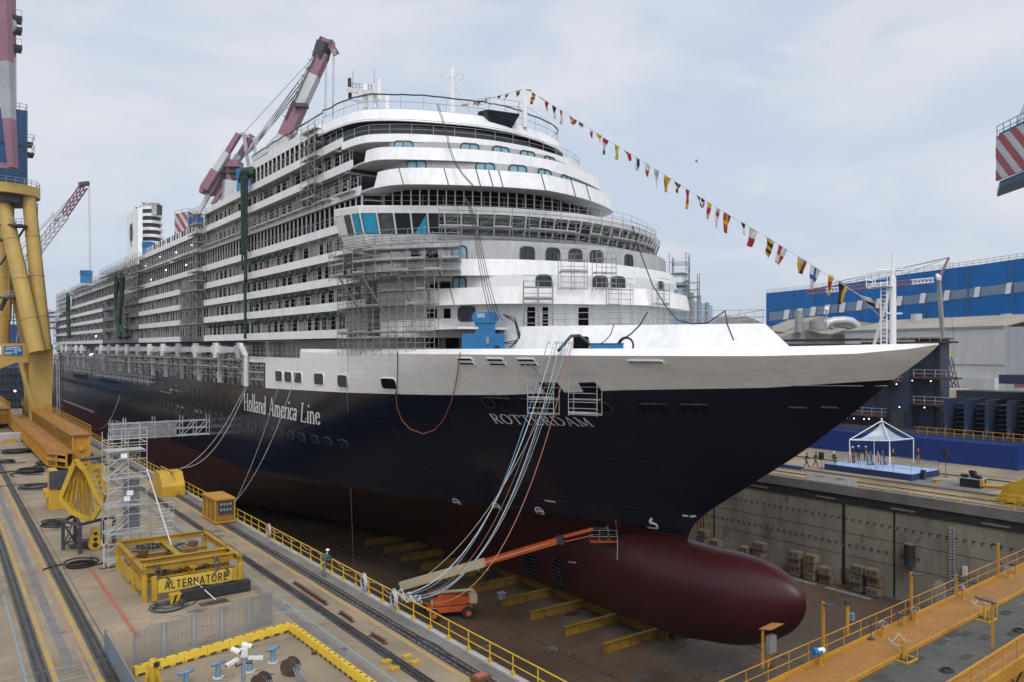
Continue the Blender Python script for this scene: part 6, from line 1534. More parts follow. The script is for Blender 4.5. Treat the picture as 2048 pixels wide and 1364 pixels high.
for px in (1572,1598,1625,1653,1684,1718,1757,1798,1845,1893,1954,2017):
    y0, y1 = strip_y(px); p, k = hallp(px-3); p2, k2 = hallp(px+7); q1, q2 = p-bk*1.0, p2-bk*1.0; z1 = H+(HY-y1-1)*k/F; z2 = H+(HY-y0+1)*k/F; sh = (p2-p)*.35
    mb = MB(); mb.quad(V(q1.x,q1.y,z1), V(q2.x,q2.y,z1), V(q2.x+sh.x,q2.y+sh.y,z2), V(q1.x+sh.x,q1.y+sh.y,z2)); mb.build('white_shutter', M['white_clean'], t, solid=.3)
for px in (1588,1632,1678,1725,1852,1938,2028):
    p, k = hallp(px); q_ = p-bk*.45; zt2 = interp([(a, b) for a, b in [(x, H+(HY-y)*hallp(x)[1]/F) for x, y in tp]], px)
    mb = MB(); mb.bar(V(q_.x,q_.y,0), V(q_.x,q_.y,zt2), .9, .5); mb.build('panel_joint', M['cab_blue'], t)
mb = MB()
for k_ in (1.2, 2.4): mb.tube([V(p.x,p.y,z+k_) for p, z in P], .12, 4)
for (p, z), (p2, z2) in zip(P, P[1:]):
    for i in range(6): u = i/6; q_ = p+(p2-p)*u; zz = z+(z2-z)*u; mb.tube([V(q_.x,q_.y,zz), V(q_.x,q_.y,zz+2.4)], .12, 4)
mb.build('roof_rail', M['galv'], t)
# sheds and ducts
t = thing('workshop', 'row of grey gabled workshop roofs below the blue hall', 'workshop', pt(1680,700,330))
def rp(px, py, d): return pt(px, py, d)
for k, (xa, xm, xb2, ya_, ym_, yb_) in enumerate(((1555,1640,1800,667,633,655),(1555,1610,1660,676,660,672),(1655,1700,1735,672,657,672),(1730,1760,1805,672,657,668))):
    dd = (350, 320, 322, 324)[k]; a, m_, b = rp(xa,ya_,dd), rp(xm,ym_,dd), rp(xb2,yb_,dd); g1, g2 = V(a.x,a.y,0), V(b.x,b.y,0)
    mb = MB(); mb.add([g1, g2, b, m_, a], [(0,1,2,3,4)]); mb.build('gable', M['grey_wall'], t, solid=.3)
    back = V(ST,CT,0)*40; mb = MB(); mb.quad(a, m_, m_+back, a+back); mb.quad(m_, b, b+back, m_+back); mb.build('roof', M['roof_tan'], t, solid=.4)
mb = MB(); a, b = rp(1540,690,318), rp(1805,684,318); mb.bar(a, b, 1, 1.2); mb.bar(a-V(0,0,1.6), b-V(0,0,1.6), .6, .5); mb.bar(rp(1535,664,340), rp(1700,672,318), .8, .8); mb.build('gantry_beam', M['roof_brown'], t)
mb = MB(); a, b = rp(1500,694,316), rp(1820,690,316); mb.obox((a+b)/2-V(0,0,8), (b-a)/2, V(ST,CT,0), V(0,0,8)); mb.build('wall', M['grey_wall'], t)
t = thing('duct', 'thick silver exhaust ducts bending over the workshop roof', 'duct', rp(1660,660,316))
mb = MB(); mb.tube([rp(x,y,316) for x, y in ((1648,655),(1655,646),(1668,642),(1690,641),(1703,643),(1712,650),(1716,660))], 1.7, 12); mb.tube([rp(x,y,317) for x, y in ((1660,655),(1668,648),(1690,650),(1708,655))], 1.3, 12); mb.build('pipe', M['galv_light'], t, smooth=True)
mb = MB(); mb.tube([rp(1637,660,317), rp(1637,643,317)], 3.6, 14); mb.build('tank', M['galv'], t, smooth=True)
mb = MB(); mb.tube([rp(1598,665,318), rp(1598,622,318)], 1.6, 12); mb.build('chimney', M['galv'], t, smooth=True)
t = thing('satellite_dish', 'small white dish on a mast above the workshop', 'dish', rp(1653,640,318)); mb = MB(); mb.tube([rp(1653,634,318), rp(1653,621,318)], .3, 6); mb.build('mast', M['galv'], t); mb = MB(); mb.sph(rp(1653,618,317.5), .9, 10, 6); mb.build('dish', M['white_clean'], t)
# pale blue building, brown roofs behind the bow
t = thing('pale_blue_hall', 'pale blue hall with a grey band, behind the ship on the right', 'building', pt(1380,700,260))
a, b, c = pt(1330,700,270), pt(1374,700,262), pt(1424,700,300)
mb = MB(); z = H+(HY-563)*262/F; mb.quad(V(a.x,a.y,0), V(b.x,b.y,0), V(b.x,b.y,z), V(a.x,a.y,z)); mb.build('wall', M['pale_blue'], t, solid=.4)
mb = MB(); z2 = H+(HY-598)*262/F; z3 = H+(HY-638)*300/F; mb.add([V(b.x,b.y,0), V(c.x,c.y,0), V(c.x,c.y,H+(HY-612)*300/F), V(b.x,b.y,z2)], [(0,1,2,3)]); mb.build('lower_wall', M['pale_blue'], t, solid=.4)
mb = MB(); q1, q2 = H+(HY-600)*262/F, H+(HY-583)*262/F; o = V(ST,CT,0)*.5; mb.quad(V(a.x,a.y,q1)-o, V(b.x,b.y,q1)-o, V(b.x,b.y,q2)-o, V(a.x,a.y,q2)-o); mb.build('grey_band', M['warehouse'], t)
mb = MB()
for px, py in ((1374,560),(1384,585),(1398,590),(1414,605)): p = pt(px, 700, 258); mb.tube([V(p.x,p.y,0), V(p.x,p.y,H+(HY-py)*258/F)], .7, 8)
mb.build('column', M['galv'], t)
for k, (xa, xm, xb2, yr, ye, dd, lb) in enumerate(((1418,1452,1500,631,650,300,'low tan roof between the pale blue hall and the bow'),(1440,1490,1545,632,655,340,'low brown roof next to the blue hall'))):
    t = thing('shed', lb, 'shed', pt(xm,700,dd)); a, m_, b = pt(xa,ye,dd), pt(xm,yr,dd), pt(xb2,ye,dd); back = V(ST,CT,0)*50
    mb = MB(); mb.add([V(a.x,a.y,0), V(b.x,b.y,0), b, m_, a], [(0,1,2,3,4)]); mb.build('gable', M['grey_wall'], t, solid=.3)
    mb = MB(); mb.quad(a, m_, m_+back, a+back); mb.quad(m_, b, b+back, m_+back); mb.build('roof', M['roof_tan' if not k else 'roof_brown'], t, solid=.4)
# mobile crane with folded jib
t = thing('mobile_crane', 'grey telescopic crane with a raised mast and red and white lattice jib', 'crane', pt(1895,860,185)); D_ = 185
b0, b1, b2 = pt(1893,870,D_), pt(1886,680,D_), pt(1877,556,D_)
mb = MB(); mb.bar(b0, b1, 1.0, 1.0); mb.build('lower_boom', M['galv'], t); mb = MB(); mb.bar(b1, b2, .75, .75); mb.build('upper_boom', M['galv'], t)
mb = MB(); mb.bar(pt(1890,860,D_), pt(1889,735,D_), 1.5, 1.4); mb.build('base_section', M['blue_unit'], t)
def lattice(name, a, b, w_, nn_, r, m, par, up=(0,0,1)):
    a, b = Vector(a), Vector(b); d = (b-a).normalized(); s = d.cross(Vector(up)).normalized()*w_/2; u = s.cross(d).normalized()*w_/2; mb = MB(); C4 = [s+u, s-u, -s-u, -s+u]
    for c in C4: mb.tube([a+c, b+c], r, 5)
    for i in range(nn_):
        p, q_ = a+(b-a)*(i/nn_), a+(b-a)*((i+1)/nn_)
        for k in range(4): mb.tube([p+C4[k], q_+C4[(k+1)%4]], r*.7, 4, False)
    return mb.build(name, M[m], par)
jl, jr = pt(1612,585,D_+14), pt(1868,560,D_)
for k in range(6): lattice('jib_section', jl+(jr-jl)*(k/6), jl+(jr-jl)*((k+1)/6), 1.0, 6, .12, 'purple_red' if k % 2 == 0 else 'white_clean', t)
mb = MB(); top = pt(1898,515,D_); mb.bar(b2, top, .4, .4); mb.bar(b2+V(.8,0,0), top, .3, .3); mb.build('jib_strut', M['purple_red'], t)
mb = MB(); mb.bar(b2-V(1.6,1.0,.3), b2+V(1.6,1.0,.8), .8, .8); mb.build('boom_head', M['white_clean'], t)
mb = MB()
for e_ in (pt(1690,560,D_+10), pt(1800,552,D_+4), jl): mb.tube([top, e_+(jl-e_)*.0], .05, 4)
mb.tube([top, pt(1907,700,D_), pt(1911,760,D_)], .04, 4); mb.tube([pt(1690,560,D_+10), jl], .05, 4); mb.build('pendant_rope', M['steel_dark'], t)
mb = MB(); mb.tube([pt(1750,540,D_+6), pt(1750,572,D_+6)], .12, 5); mb.bar(pt(1742,573,D_+6), pt(1758,573,D_+6), .4, .5); mb.build('jib_frame', M['white_clean'], t)
for k in range(1): mb = MB(); mb.bar(pt(1880,706,D_-3), pt(1906,706,D_-3), .4, .5); tag(mb.build('yellow_beam', M['yellow']), 'thin yellow beam held in front of the crane mast', 'beam')
lattice('stair_frame', pt(1894,715,D_-2), pt(1915,800,D_-4), 1.4, 7, .12, 'steel_dark', t)
# ------------------------------------------------------------------ on the dock floor
def shore(y, label, first=None):
    x0, x1 = 48.2, 55.0
    if first is None:
        t = thing('shoring_beam', label, 'steel beam', (x0, y, DF), 'yellow shoring beams on the dock floor')
        mb = MB(); mb.ibeam(V(x0,y,DF+.45), V(x1,y,DF+.45), .4, .86, .06); mb.build('beam', M['keel_yellow'], t)
        mb = MB()
        for i in range(5): mb.box(x0+.3+i*1.5, x0+.34+i*1.5, y-.17, y+.17, DF+.1, DF+.8)
        mb.build('stiffener', M['keel_yellow'], t)
        mb = MB(); mb.extr([V(x0,y-.05,DF+.85), V(x0,y-.05,DF), V(x0-.5,y-.05,DF)], (0,.1,0)); mb.build('end_gusset', M['rust'], t); return t
    t = copy_tree(first); t.location = (x0, y, DF); t['label'] = label; return t
names = ['nearest', 'second', 'third', 'fourth', 'fifth', 'sixth', 'seventh', 'eighth', 'ninth', 'tenth', 'eleventh', 'twelfth']
ys_ = [52.6, 58.0, 63.4, 68.5, 74.5, 80.2, 85.6, 91.0, 95.9, 101.3]
s0 = None
for k, y in enumerate(ys_):
    lb = ('yellow shoring beam on the dock floor, nearest to the bulb' if k == 0 else 'yellow shoring beam on the dock floor, '+names[k]+' counting from the bulb')
    o = shore(y, lb, s0); s0 = s0 or o
t = thing('grey_box', 'small grey box at the end of a shoring beam', 'box', (48.2, 68.3, DF+.86)); mb = MB(); mb.box(47.9,48.6,68.2,68.8,DF+.88,DF+1.5); mb.build('body', M['galv'], t, bevel=.03); mb = MB(); mb.box(47.85,48.65,68.15,68.85,DF+1.5,DF+1.56); mb.build('lid', M['galv_light'], t)
t = thing('keel_beam', 'long yellow keel beam running back along the dock floor under the ship', 'keel beam', (55.4, 80, DF))
mb = MB(); mb.ibeam(V(55.45,51.5,DF+.5), V(55.45,180,DF+.5), .5, .95, .07); mb.build('beam', M['keel_yellow'], t)
mb = MB(); mb.box(55.8, 57.4, 51, 180, DF, DF+1.3); mb.build('keel_block_row', M['timber'], t)
q = random.Random(9); mb = MB(); y = 52
while y < 110: mb.box(55.75,57.45,y,y+.9,DF+1.3,DF+1.85); y += 1.6
o = mb.build('keel_block', M['rust'], t); o['kind'] = 'stuff'
mb = MB(); mb.box(51.6, 53.9, 52.42, 52.38+.0, DF+.1, DF+.8) if False else None
# stacks of concrete blocks along the far dock wall
def block(x, y, z, label, sz=(1.0,1.55,.95), first=None, m='block_concrete'):
    if first is None:
        t = thing('ballast_block', label, 'concrete block', (x, y, z), 'concrete blocks stacked along the dock wall')
        mb = MB(); mb.box(x-.5, x+.5, y-.78, y+.78, z, z+.9); mb.build('body', M[m], t, bevel=.04)
        mb = MB()
        for a in (-.35,.35): mb.box(x-.515, x-.49, y+a-.12, y+a+.12, z+.4, z+.6)
        mb.build('lifting_hole', M['wall_pocket'], t)
        mb = MB(); mb.box(x-.55,x+.55,y-.74,y+.74,z-.10,z-.02); mb.build('timber_packing', M['timber'], t); return t
    t = copy_tree(first); t.location = (x, y, z); t['label'] = label; t.rotation_euler[2] = random.uniform(-.09,.09); t.scale[1] = random.uniform(.88,1.06); return t
b0 = None
spec = [(71.5,3,'first stack from the hull'),(69.3,2,'second stack from the hull'),(64.6,2,'third stack from the hull'),(62.6,3,'fourth stack from the hull'),(57.2,3,'fifth stack from the hull'),(55.2,3,'sixth stack from the hull'),(53.1,2,'seventh stack from the hull'),(49.3,3,'eighth stack from the hull'),(47.4,3,'last stack towards the gate')]
lv = {2: ['bottom', 'top'], 3: ['bottom', 'middle', 'top']}
for y, n, lb in spec:
    for k in range(n):
        rr_ = random.Random(int(y*10)+k); o = block(83.8+rr_.uniform(-.18,.2), y+rr_.uniform(-.14,.14), DF+.11+k*1.01, lv[n][k]+' concrete block of the '+lb, first=b0); b0 = b0 or o
# rubber fender and gauge board on the wall
t = thing('rubber_fender', 'black cylindrical rubber fender hung on the dock wall by chains', 'fender', (84.3, 43.6, -7.2))
mb = MB(); mb.tube([V(84.2,43.6,-7.4), V(84.2,43.6,-5.0)], .55, 18); mb.build('cylinder', M['bumper'], t, smooth=True); mb = MB(); mb.tube([V(84.2,43.6,-5.05), V(84.2,43.6,-4.95)], .58, 18); mb.build('rim', M['block_concrete'], t)
mb = MB(); mb.tube([V(84.2,43.9,-5), V(84.7,44.7,-4.0)], .05, 5); mb.tube([V(84.2,43.3,-5), V(84.7,42.5,-4.1)], .05, 5); mb.build('chain', M['rust'], t)
t = thing('depth_gauge', 'tall white-marked gauge board fixed upright to the dock wall', 'gauge board', (84.6, 39.5, -9.8))
mb = MB(); mb.box(84.66,84.74,39.2,39.75,-10.2,-2.6); mb.build('board', M['galv_light'], t); mb = MB()
for i in range(24): mb.box(84.64,84.66,39.25,39.47,-2.9-i*.3,-2.76-i*.3); mb.box(84.64,84.66,39.52,39.7,-2.95-i*.3,-2.86-i*.3)
mb.build('scale_mark', M['steel_dark'], t)
t = thing('wall_lamp_box', 'small white box with conduit beside the gauge board', 'box', (84.6, 38.1, -7)); mb = MB(); mb.box(84.4,84.75,37.9,38.3,-7.2,-6.3); mb.build('box', M['cctv_white'], t); mb = MB(); mb.tube([V(84.7,37.7,-9.5), V(84.7,37.7,-5)], .05, 5); mb.build('conduit', M['galv'], t)
# boom lift
t = thing('boom_lift', 'orange and cream boom lift on the dock floor with its boom raised to the bow', 'boom lift', (42.2, 69.5, DF))
c = V(42.2, 69.3, DF); u = V(.93, -.36, 0).normalized(); w_ = V(-u.y, u.x, 0)
def L_(a, b, z): return c+u*a+w_*b+V(0,0,z)
for a in (-1.75, 1.75):
    for b in (-1.25, 1.25):
        mb = MB(); mb.tube([L_(a,b-.28,.62), L_(a,b-.2,.62), L_(a,b+.2,.62), L_(a,b+.28,.62)], [.5,.62,.62,.5], 18); wl = mb.build('wheel', M['tyre'], t, smooth=True)
        mb = MB(); mb.tube([L_(a,b-.3,.62), L_(a,b+.3,.62)], .28, 12); mb.build('hub', M['lift_orange'], wl)
mb = MB(); mb.obox(L_(0,0,.95), u*2.3, w_*.85, V(0,0,.3)); mb.obox(L_(1.75,0,.75), u*.3, w_*1.1, V(0,0,.16)); mb.obox(L_(-1.75,0,.75), u*.3, w_*1.1, V(0,0,.16)); mb.build('chassis', M['lift_orange'], t, bevel=.06)
mb = MB(); P = [(-1.6,1.35),(-1.7,1.75),(-1.2,2.45),(.3,2.4),(1.9,2.0),(2.1,1.6),(1.6,1.35)]
for s in (-1, 1):
    mb = MB(); mb.extr([L_(a, s*.95-.3*s-.3, z) for a, z in P], w_*.6); mb.build('engine_cover', M['lift_orange'], t, bevel=.06)
mb = MB(); mb.obox(L_(0,0,1.55), u*1.9, w_*.4, V(0,0,.25)); mb.obox(L_(2.35,0,1.9), u*.42, w_*1.05, V(0,0,.5)); mb.build('counterweight', M['lift_cream'], t, bevel=.08)
mb = MB(); mb.tube([L_(2.2,-.4,2.65), L_(-1.9,-.2,2.5)], .13, 8); mb.obox(L_(.1,-.1,2.55), u*2.2, w_*.14, V(0,0,.14)); mb.build('lower_arm', M['lift_cream'], t)
mb = MB(); mb.bar(L_(2.3,0,2.2), L_(-2.6,0,2.75), .35, .4); mb.build('tower_boom', M['lift_orange'], t)
hp2 = hit(1200, 1062); kb = prj(hp2)[2]-1.9; bk2 = pt(1200, 1066, kb); p0 = pt(803, 1172, prj(L_(-2.9,0,3))[2]+.3)
p1 = pt(968, 1125, 0.5*prj(p0)[2]+.5*kb-1.5); d01 = (p1-p0)
e_ = pt(1122, 1079, .12*prj(p0)[2]+.88*kb)
mb = MB(); mb.bar(p0, p1, .62, .85); mb.build('boom_base', M['lift_cream'], t, bevel=.03); mb = MB(); mb.bar(p0+(p1-p0)*.8, e_, .45, .58); mb.build('telescopic_boom', M['lift_orange'], t)
mb = MB(); sd2 = V(d01.y,-d01.x,0).normalized(); mb.bar(p1+sd2*.24, e_+(p1-e_)*.15+sd2*.24, .03, .07); mb.build('hose_track', M['lift_cream'], t)
mb = MB(); mb.obox(L_(-2.6,0,2.9), u*.3, w_*.4, V(0,0,.6)); mb.bar(L_(-2.5,0,3.2), p0+d01*.25, .25, .3); mb.build('knuckle', M['steel_dark'], t)
j1 = pt(1186, 1063, kb); mb = MB(); mb.obox(e_, V(.3,.2,0), V(-.15,.3,0), V(0,0,.38)); mb.build('jib_joint', M['steel_dark'], t); mb = MB(); mb.bar(e_+V(0,0,.2), j1+V(0,0,.25), .28, .28); mb.tube([e_-V(0,0,.3), j1-V(0,0,.35)], .06, 6); mb.build('jib', M['lift_orange'], t)
bs = thing('work_basket', 'x', 'x', bk2); bpos = bk2
bpy.data.objects.remove(bs); 
uu = V(.81,-.586,0); vv = V(.586,.81,0); zf = bk2.z-.75
mb = MB(); mb.obox(V(bk2.x,bk2.y,zf)+uu*.3, uu*1.25, vv*.45, V(0,0,.05)); mb.build('basket_floor', M['lift_orange'], t)
mb = MB()
cn2 = [V(bk2.x,bk2.y,zf)+uu*(.3+a*1.25)+vv*(b*.45) for a, b in ((-1,-1),(-.33,-1),(.33,-1),(1,-1),(1,1),(-1,1),(-1,-1))]
for k in (.5, 1.1): mb.tube([p+V(0,0,k) for p in cn2], .03, 5)
for p in cn2: mb.tube([p, p+V(0,0,1.1)], .03, 5)
mb.build('basket_rail', M['galv'], t)
mb = MB(); mb.obox(V(bk2.x,bk2.y,zf+.75)+uu*.1-vv*.4, uu*.3, vv*.06, V(0,0,.16)); mb.build('control_panel', M['black'], t)
BASK = V(bk2.x, bk2.y, zf+.05)+uu*.9
mb = MB(); P = [L_(-2.6+.35*i, .3+.15*math.sin(i), 2.9+.1*i) for i in range(8)]; mb.tube(P, .09, 6); mb.build('hose_loop', M['black'], t)
# ------------------------------------------------------------------ cranes
t = thing('gantry_crane', 'tall yellow portal crane with blue machine house at the left edge', 'crane', (14, 178, 0))
YC = 'crane_yellow'
mb = MB(); mb.extr([V(14.0,174.5,0), V(17.2,174.5,0), V(17.6,174.5,12), V(17.6,174.5,17), V(13.6,174.5,17), V(13.6,174.5,12)], (0,3.4,0)); mb.build('portal_leg', M[YC], t)
mb = MB(); mb.extr([V(14.3,185.5,0), V(17.2,185.5,0), V(17.6,185.5,12), V(17.6,185.5,17), V(13.6,185.5,17), V(13.6,185.5,12)], (0,3.4,0)); mb.build('portal_leg', M[YC], t)
mb = MB(); mb.extr([V(-4,174.3,11.0), V(6,174.3,11.2), V(11.5,174.3,13.6), V(13.6,174.3,13.6), V(13.6,174.3,17.2), V(-4,174.3,17.2)], (0,3.8,0)); mb.build('portal_beam', M[YC], t)
mb = MB(); mb.extr([V(-4,185.3,11.0), V(6,185.3,11.2), V(11.5,185.3,13.6), V(13.6,185.3,13.6), V(13.6,185.3,17.2), V(-4,185.3,17.2)], (0,3.8,0)); mb.box(13.7,17.5,178,185.4,13.5,17.0); mb.build('portal_beam', M[YC], t)
mb = MB(); mb.bar(V(12.2,174.6,13.5), V(14.6,174.6,4.0), .9, .6); mb.bar(V(12.4,178,13.5), V(14.6,178,3.5), .9, .6); mb.build('leg_brace', M[YC], t)
mb = MB(); mb.box(13.8,17.6,173.9,189.3,0,1.6); mb.build('bogie', M['crane_yellow'], t)
a, b = ay(8,706,174.1), ay(44,692,174.1)
mb = MB(); mb.box(a.x, b.x, 174.08, 174.2, a.z-.35, b.z-.05); sg = mb.build('sign_board', M['hall_blue'], t)
mb = MB(); w_ = b.x-a.x; hgt = b.z-.05-(a.z-.35); q = random.Random(2)
for ln_, segs_ in enumerate((((.14,.34),(.36,.86)), ((.06,.46),(.55,.70),(.78,.95)), ((.55,.70),(.78,.95)), ((.06,.50),(.58,.70)), ((.06,.40),(.62,.70)))):
    z = b.z-.05-hgt*(.14+.185*ln_)
    for u0, u1 in segs_:
        u = u0
        while u < u1: e = .018+.012*q.random(); mb.box(a.x+w_*u, a.x+w_*(u+e), 174.05, 174.078, z-.11, z+.06); u += e+.010
mb.build('sign_lettering', M['letter_white'], sg)
mb = MB(); mb.box(a.x-2.6, a.x-.4, 174.1, 174.2, a.z-.3, b.z-.05); mb.build('white_board', M['white_clean'], t)
def leg(p, q_, r0, r1, name='tower_leg'): 
    mb = MB(); mb.tube([p, q_], [r0, r1], 14); o = mb.build(name, M[YC], t, smooth=True); d = (q_-p).normalized(); mb = MB()
    for u in (.22, .48, .74): c = p+(q_-p)*u; r = r0+(r1-r0)*u; mb.tube([c-d*.12, c+d*.12], r+.09, 14)
    mb.build('flange', M[YC], o); mb = MB()
    s = V(CT,-ST,0)
    for k in (-.25,.25): mb.tube([p+s*(r0+.12)+V(0,-k,0), q_+s*(r1+.12)+V(0,-k,0)], .05, 4)
    mb.build('cable_run', M['steel_dark'], o); return o
DC = 151.0
def gpx(x, y, dd=0): return pt(x, y, DC+dd)
leg(gpx(88,700,-1), gpx(57,392,0), 1.35, 1.15); leg(gpx(75,705,-4), gpx(4,400,-2), 1.5, 1.3); leg(gpx(58,700,7), gpx(16,500,5), 1.2, 1.1); leg(gpx(2,695,3), gpx(10,400,2), 1.5, 1.2); leg(gpx(14,640,3),gpx(20,410,2),.7,.7,'column'); leg(gpx(72,705,6), gpx(62,640,6), 1.2, .9)
rc = gpx(8, 384); RR = 6.0
mb = MB(); mb.tube([rc-V(0,0,.9), rc+V(0,0,.9)], RR, 36); mb.build('slewing_ring', M[YC], t, smooth=True)
mb = MB(); mb.tube([rc-V(0,0,2.4), rc-V(0,0,.92)], RR*.72, 30); mb.build('ring_underside', M['steel_dark'], t)
def ringrail(c, r, z, name='ring_rail'):
    mb = MB()
    for k in (.55, 1.1): mb.tube([c+V(r*math.cos(i*math.pi/12), r*math.sin(i*math.pi/12), z+k) for i in range(25)], .06, 4)
    for i in range(24): mb.tube([c+V(r*math.cos(i*math.pi/12), r*math.sin(i*math.pi/12), z), c+V(r*math.cos(i*math.pi/12), r*math.sin(i*math.pi/12), z+1.1)], .06, 4)
    mb.build(name, M['rail_grey'], t)
ringrail(rc, RR-.1, .9)
for px0, px1, py in ((0,52,452),(-5,30,480),(5,38,596)):
    a, b = gpx(px0,py,-2), gpx(px1,py,-2); mb = MB(); mb.bar(a, b, 3.0, .35); mb.build('platform', M['steel_dark'], t); mb = MB()
    for k in (.6,1.2): mb.tube([a+V(0,-1.4,k), b+V(0,-1.4,k)], .06, 4)
    for i in range(6): p = a+(b-a)*(i/5); mb.tube([p+V(0,-1.4,0), p+V(0,-1.4,1.2)], .05, 4)
    mb.build('platform_rail', M['rail_grey'], t)
mb = MB(); mb.bar(gpx(66,420,1), gpx(74,418,1), .5, .5); 
for k in range(10): mb.tube([gpx(68,410+k*7,1), gpx(75,410+k*7,1)], .07, 4)
mb.tube([gpx(68,405,1), gpx(68,475,1)], .07, 4); mb.tube([gpx(75,405,1), gpx(75,475,1)], .07, 4); mb.tube([gpx(12,596,-2), gpx(0,620,-2)], .4, 5); mb.tube([gpx(50,455,0), gpx(0,530,0)], .2, 5); mb.build('ladder', M['steel_dark'], t)
c = gpx(8, 300); mb = MB(); zb_, zt_ = H+(HY-372)*DC/F, H+(HY-224)*DC/F
mb.box(c.x-5.2, c.x+3.6, c.y-3.5, c.y+3.5, zb_, zt_); mb.build('machine_house', M['cab_blue'], t)
mb = MB(); mb.box(c.x-5.3,c.x+3.75,c.y-3.65,c.y-3.52,zt_-6.9,zt_-6.6); mb.box(c.x+3.0,c.x+3.2,c.y-3.7,c.y-3.52,zb_,zt_); mb.box(c.x+3.62,c.x+4.6,c.y-2.5,c.y+1,zt_-6,zt_-5.6); mb.box(c.x+3.62,c.x+4.8,c.y-2.5,c.y+1,zt_-8,zt_-7.6); mb.build('house_ledge', M['steel_dark'], t)
mb = MB()
for z in (zt_, zt_-6+.4, zt_-8+.4):
    x1 = c.x+3.5 if z == zt_ else c.x+4.7
    for k in (.6,1.2): mb.tube([V(c.x-5,c.y-3.4,z+k), V(x1,c.y-3.4,z+k), V(x1,c.y+2,z+k)], .06, 4)
    for x in (x1, x1-1.2, x1-2.4): mb.tube([V(x,c.y-3.4,z), V(x,c.y-3.4,z+1.2)], .06, 4)
mb.build('house_rail', M['rail_grey'], t)
# jib and A-frame: alternating bands
def banded(a, b, w0, w1, cols, cuts, name, par, dpt=1.6):
    a, b = Vector(a), Vector(b)
    for (u0, u1), m in zip(zip(cuts, cuts[1:]), cols):
        p, q_ = a+(b-a)*u0, a+(b-a)*u1; wa, wb = w0+(w1-w0)*u0, w0+(w1-w0)*u1; d = (b-a).normalized(); s = V(CT,-ST,0); f = d.cross(s).normalized()
        mb = MB(); mb.add([p-s*wa/2-f*dpt/2, p+s*wa/2-f*dpt/2, p+s*wa/2+f*dpt/2, p-s*wa/2+f*dpt/2, q_-s*wb/2-f*dpt/2, q_+s*wb/2-f*dpt/2, q_+s*wb/2+f*dpt/2, q_-s*wb/2+f*dpt/2], [(0,3,2,1),(4,5,6,7),(0,1,5,4),(1,2,6,5),(2,3,7,6),(3,0,4,7)])
        mb.build(name, M[m], par)
banded(gpx(26,336,-6), gpx(0,0,-6), 1.0, 3.3, ['purple_red','jib_grey','purple_red'], [0,.29,.63,1.35], 'jib_strut', t)
banded(gpx(22,240,2), gpx(20,-60,2), 1.5, 1.5, ['jib_white','purple_red'], [0,.42,1], 'a_frame', t, 1.2); banded(gpx(27,230,4), gpx(24,-60,4), .5, .5, ['jib_white','purple_red'], [0,.4,1], 'a_frame', t, 1.2)
mb = MB(); mb.bar(gpx(-30,328,-6), gpx(26,334,-6), 1.2, 1.0); mb.build('jib_foot', M['purple_red'], t)
for py in (34, 56, 92): a = gpx(24,py,0); mb = MB(); mb.box(a.x,a.x+1.6,a.y-1.5,a.y+1.5,a.z-.7,a.z+.0); mb.build('platform', M['steel_dark'], t); mb = MB(); mb.tube([a+V(1.5,-1.4,0), a+V(1.5,-1.4,1.1), a+V(0,-1.4,1.1)], .06, 4); mb.build('platform_rail', M['rail_grey'], t)
a = gpx(20, 50, -2); mb = MB(); mb.tube([a-V(0,0,0)+V(-.2,-.2,0), a+V(.2,.2,0)], 1.25, 18); mb.build('sheave', M['galv_light'], t)
# service frames on the portal leg foot
mb = MB()
for k in range(5): z = 2+3*k; mb.box(17.7,19.3,174,177.5,z,z+.15)
for x, y in ((17.8,174),(19.2,174),(19.2,177.5),(17.8,177.5)): mb.tube([V(x,y,0), V(x,y,15)], .07, 4)
for k in range(5):
    z = 2+3*k
    for j in (.6,1.2): mb.tube([V(17.8,174,z+j), V(19.2,174,z+j), V(19.2,177.5,z+j)], .05, 4)
mb.build('stair_cage', M['steel_dark'], t); mb = MB()
for x in (18.2,18.6): mb.tube([V(x,173.8,1), V(x,173.8,14)], .14, 6)
mb.build('cable_pipe', M['galv'], t)
# far lattice jib crane
t = thing('lattice_crane', 'distant crane with a red and white lattice jib behind the yellow crane', 'crane', pt(20,705,330)); D_ = 330
lattice('jib_section', pt(128,430,D_), pt(168,372,D_), 2.2, 6, .28, 'purple_red', t); lattice('jib_section', pt(20,565,D_), pt(75,500,D_), 3.2, 5, .28, 'jib_white', t); lattice('jib_section', pt(75,500,D_), pt(128,430,D_), 2.8, 6, .28, 'jib_white', t)
mb = MB(); mb.obox(pt(168,368,D_), V(1.6,-1,.3), V(.5,.8,0), V(0,0,.8)); mb.build('jib_head', M['steel_dark'], t)
mb = MB()
for o_ in (0, .5): mb.tube([pt(177,372,D_)+V(o_,0,0), pt(179,545,D_)+V(o_,0,0)], .09, 4)
mb.tube([pt(108,432,D_), pt(166,366,D_)], .12, 4); mb.tube([pt(0,545,D_), pt(108,432,D_)], .12, 4); mb.tube([pt(0,530,D_), pt(108,428,D_)], .12, 4); mb.tube([pt(-20,560,D_), pt(106,434,D_)], .12, 4); mb.build('rope', M['rail_grey'], t)
mb = MB(); mb.bar(pt(112,440,D_), pt(104,425,D_), .8, .8); mb.bar(pt(110,442,D_), pt(128,430,D_), .6, .6); mb.build('mid_strut', M['jib_white'], t)
mb = MB(); p = pt(-15,640,D_); mb.box(p.x-4,p.x+4,p.y-4,p.y+4,0,H+(HY-600)*D_/F); mb.build('tower', M['steel_dark'], t); mb = MB(); mb.bar(pt(-15,600,D_), pt(20,565,D_), 3, 3); mb.build('jib_root', M['jib_white'], t)
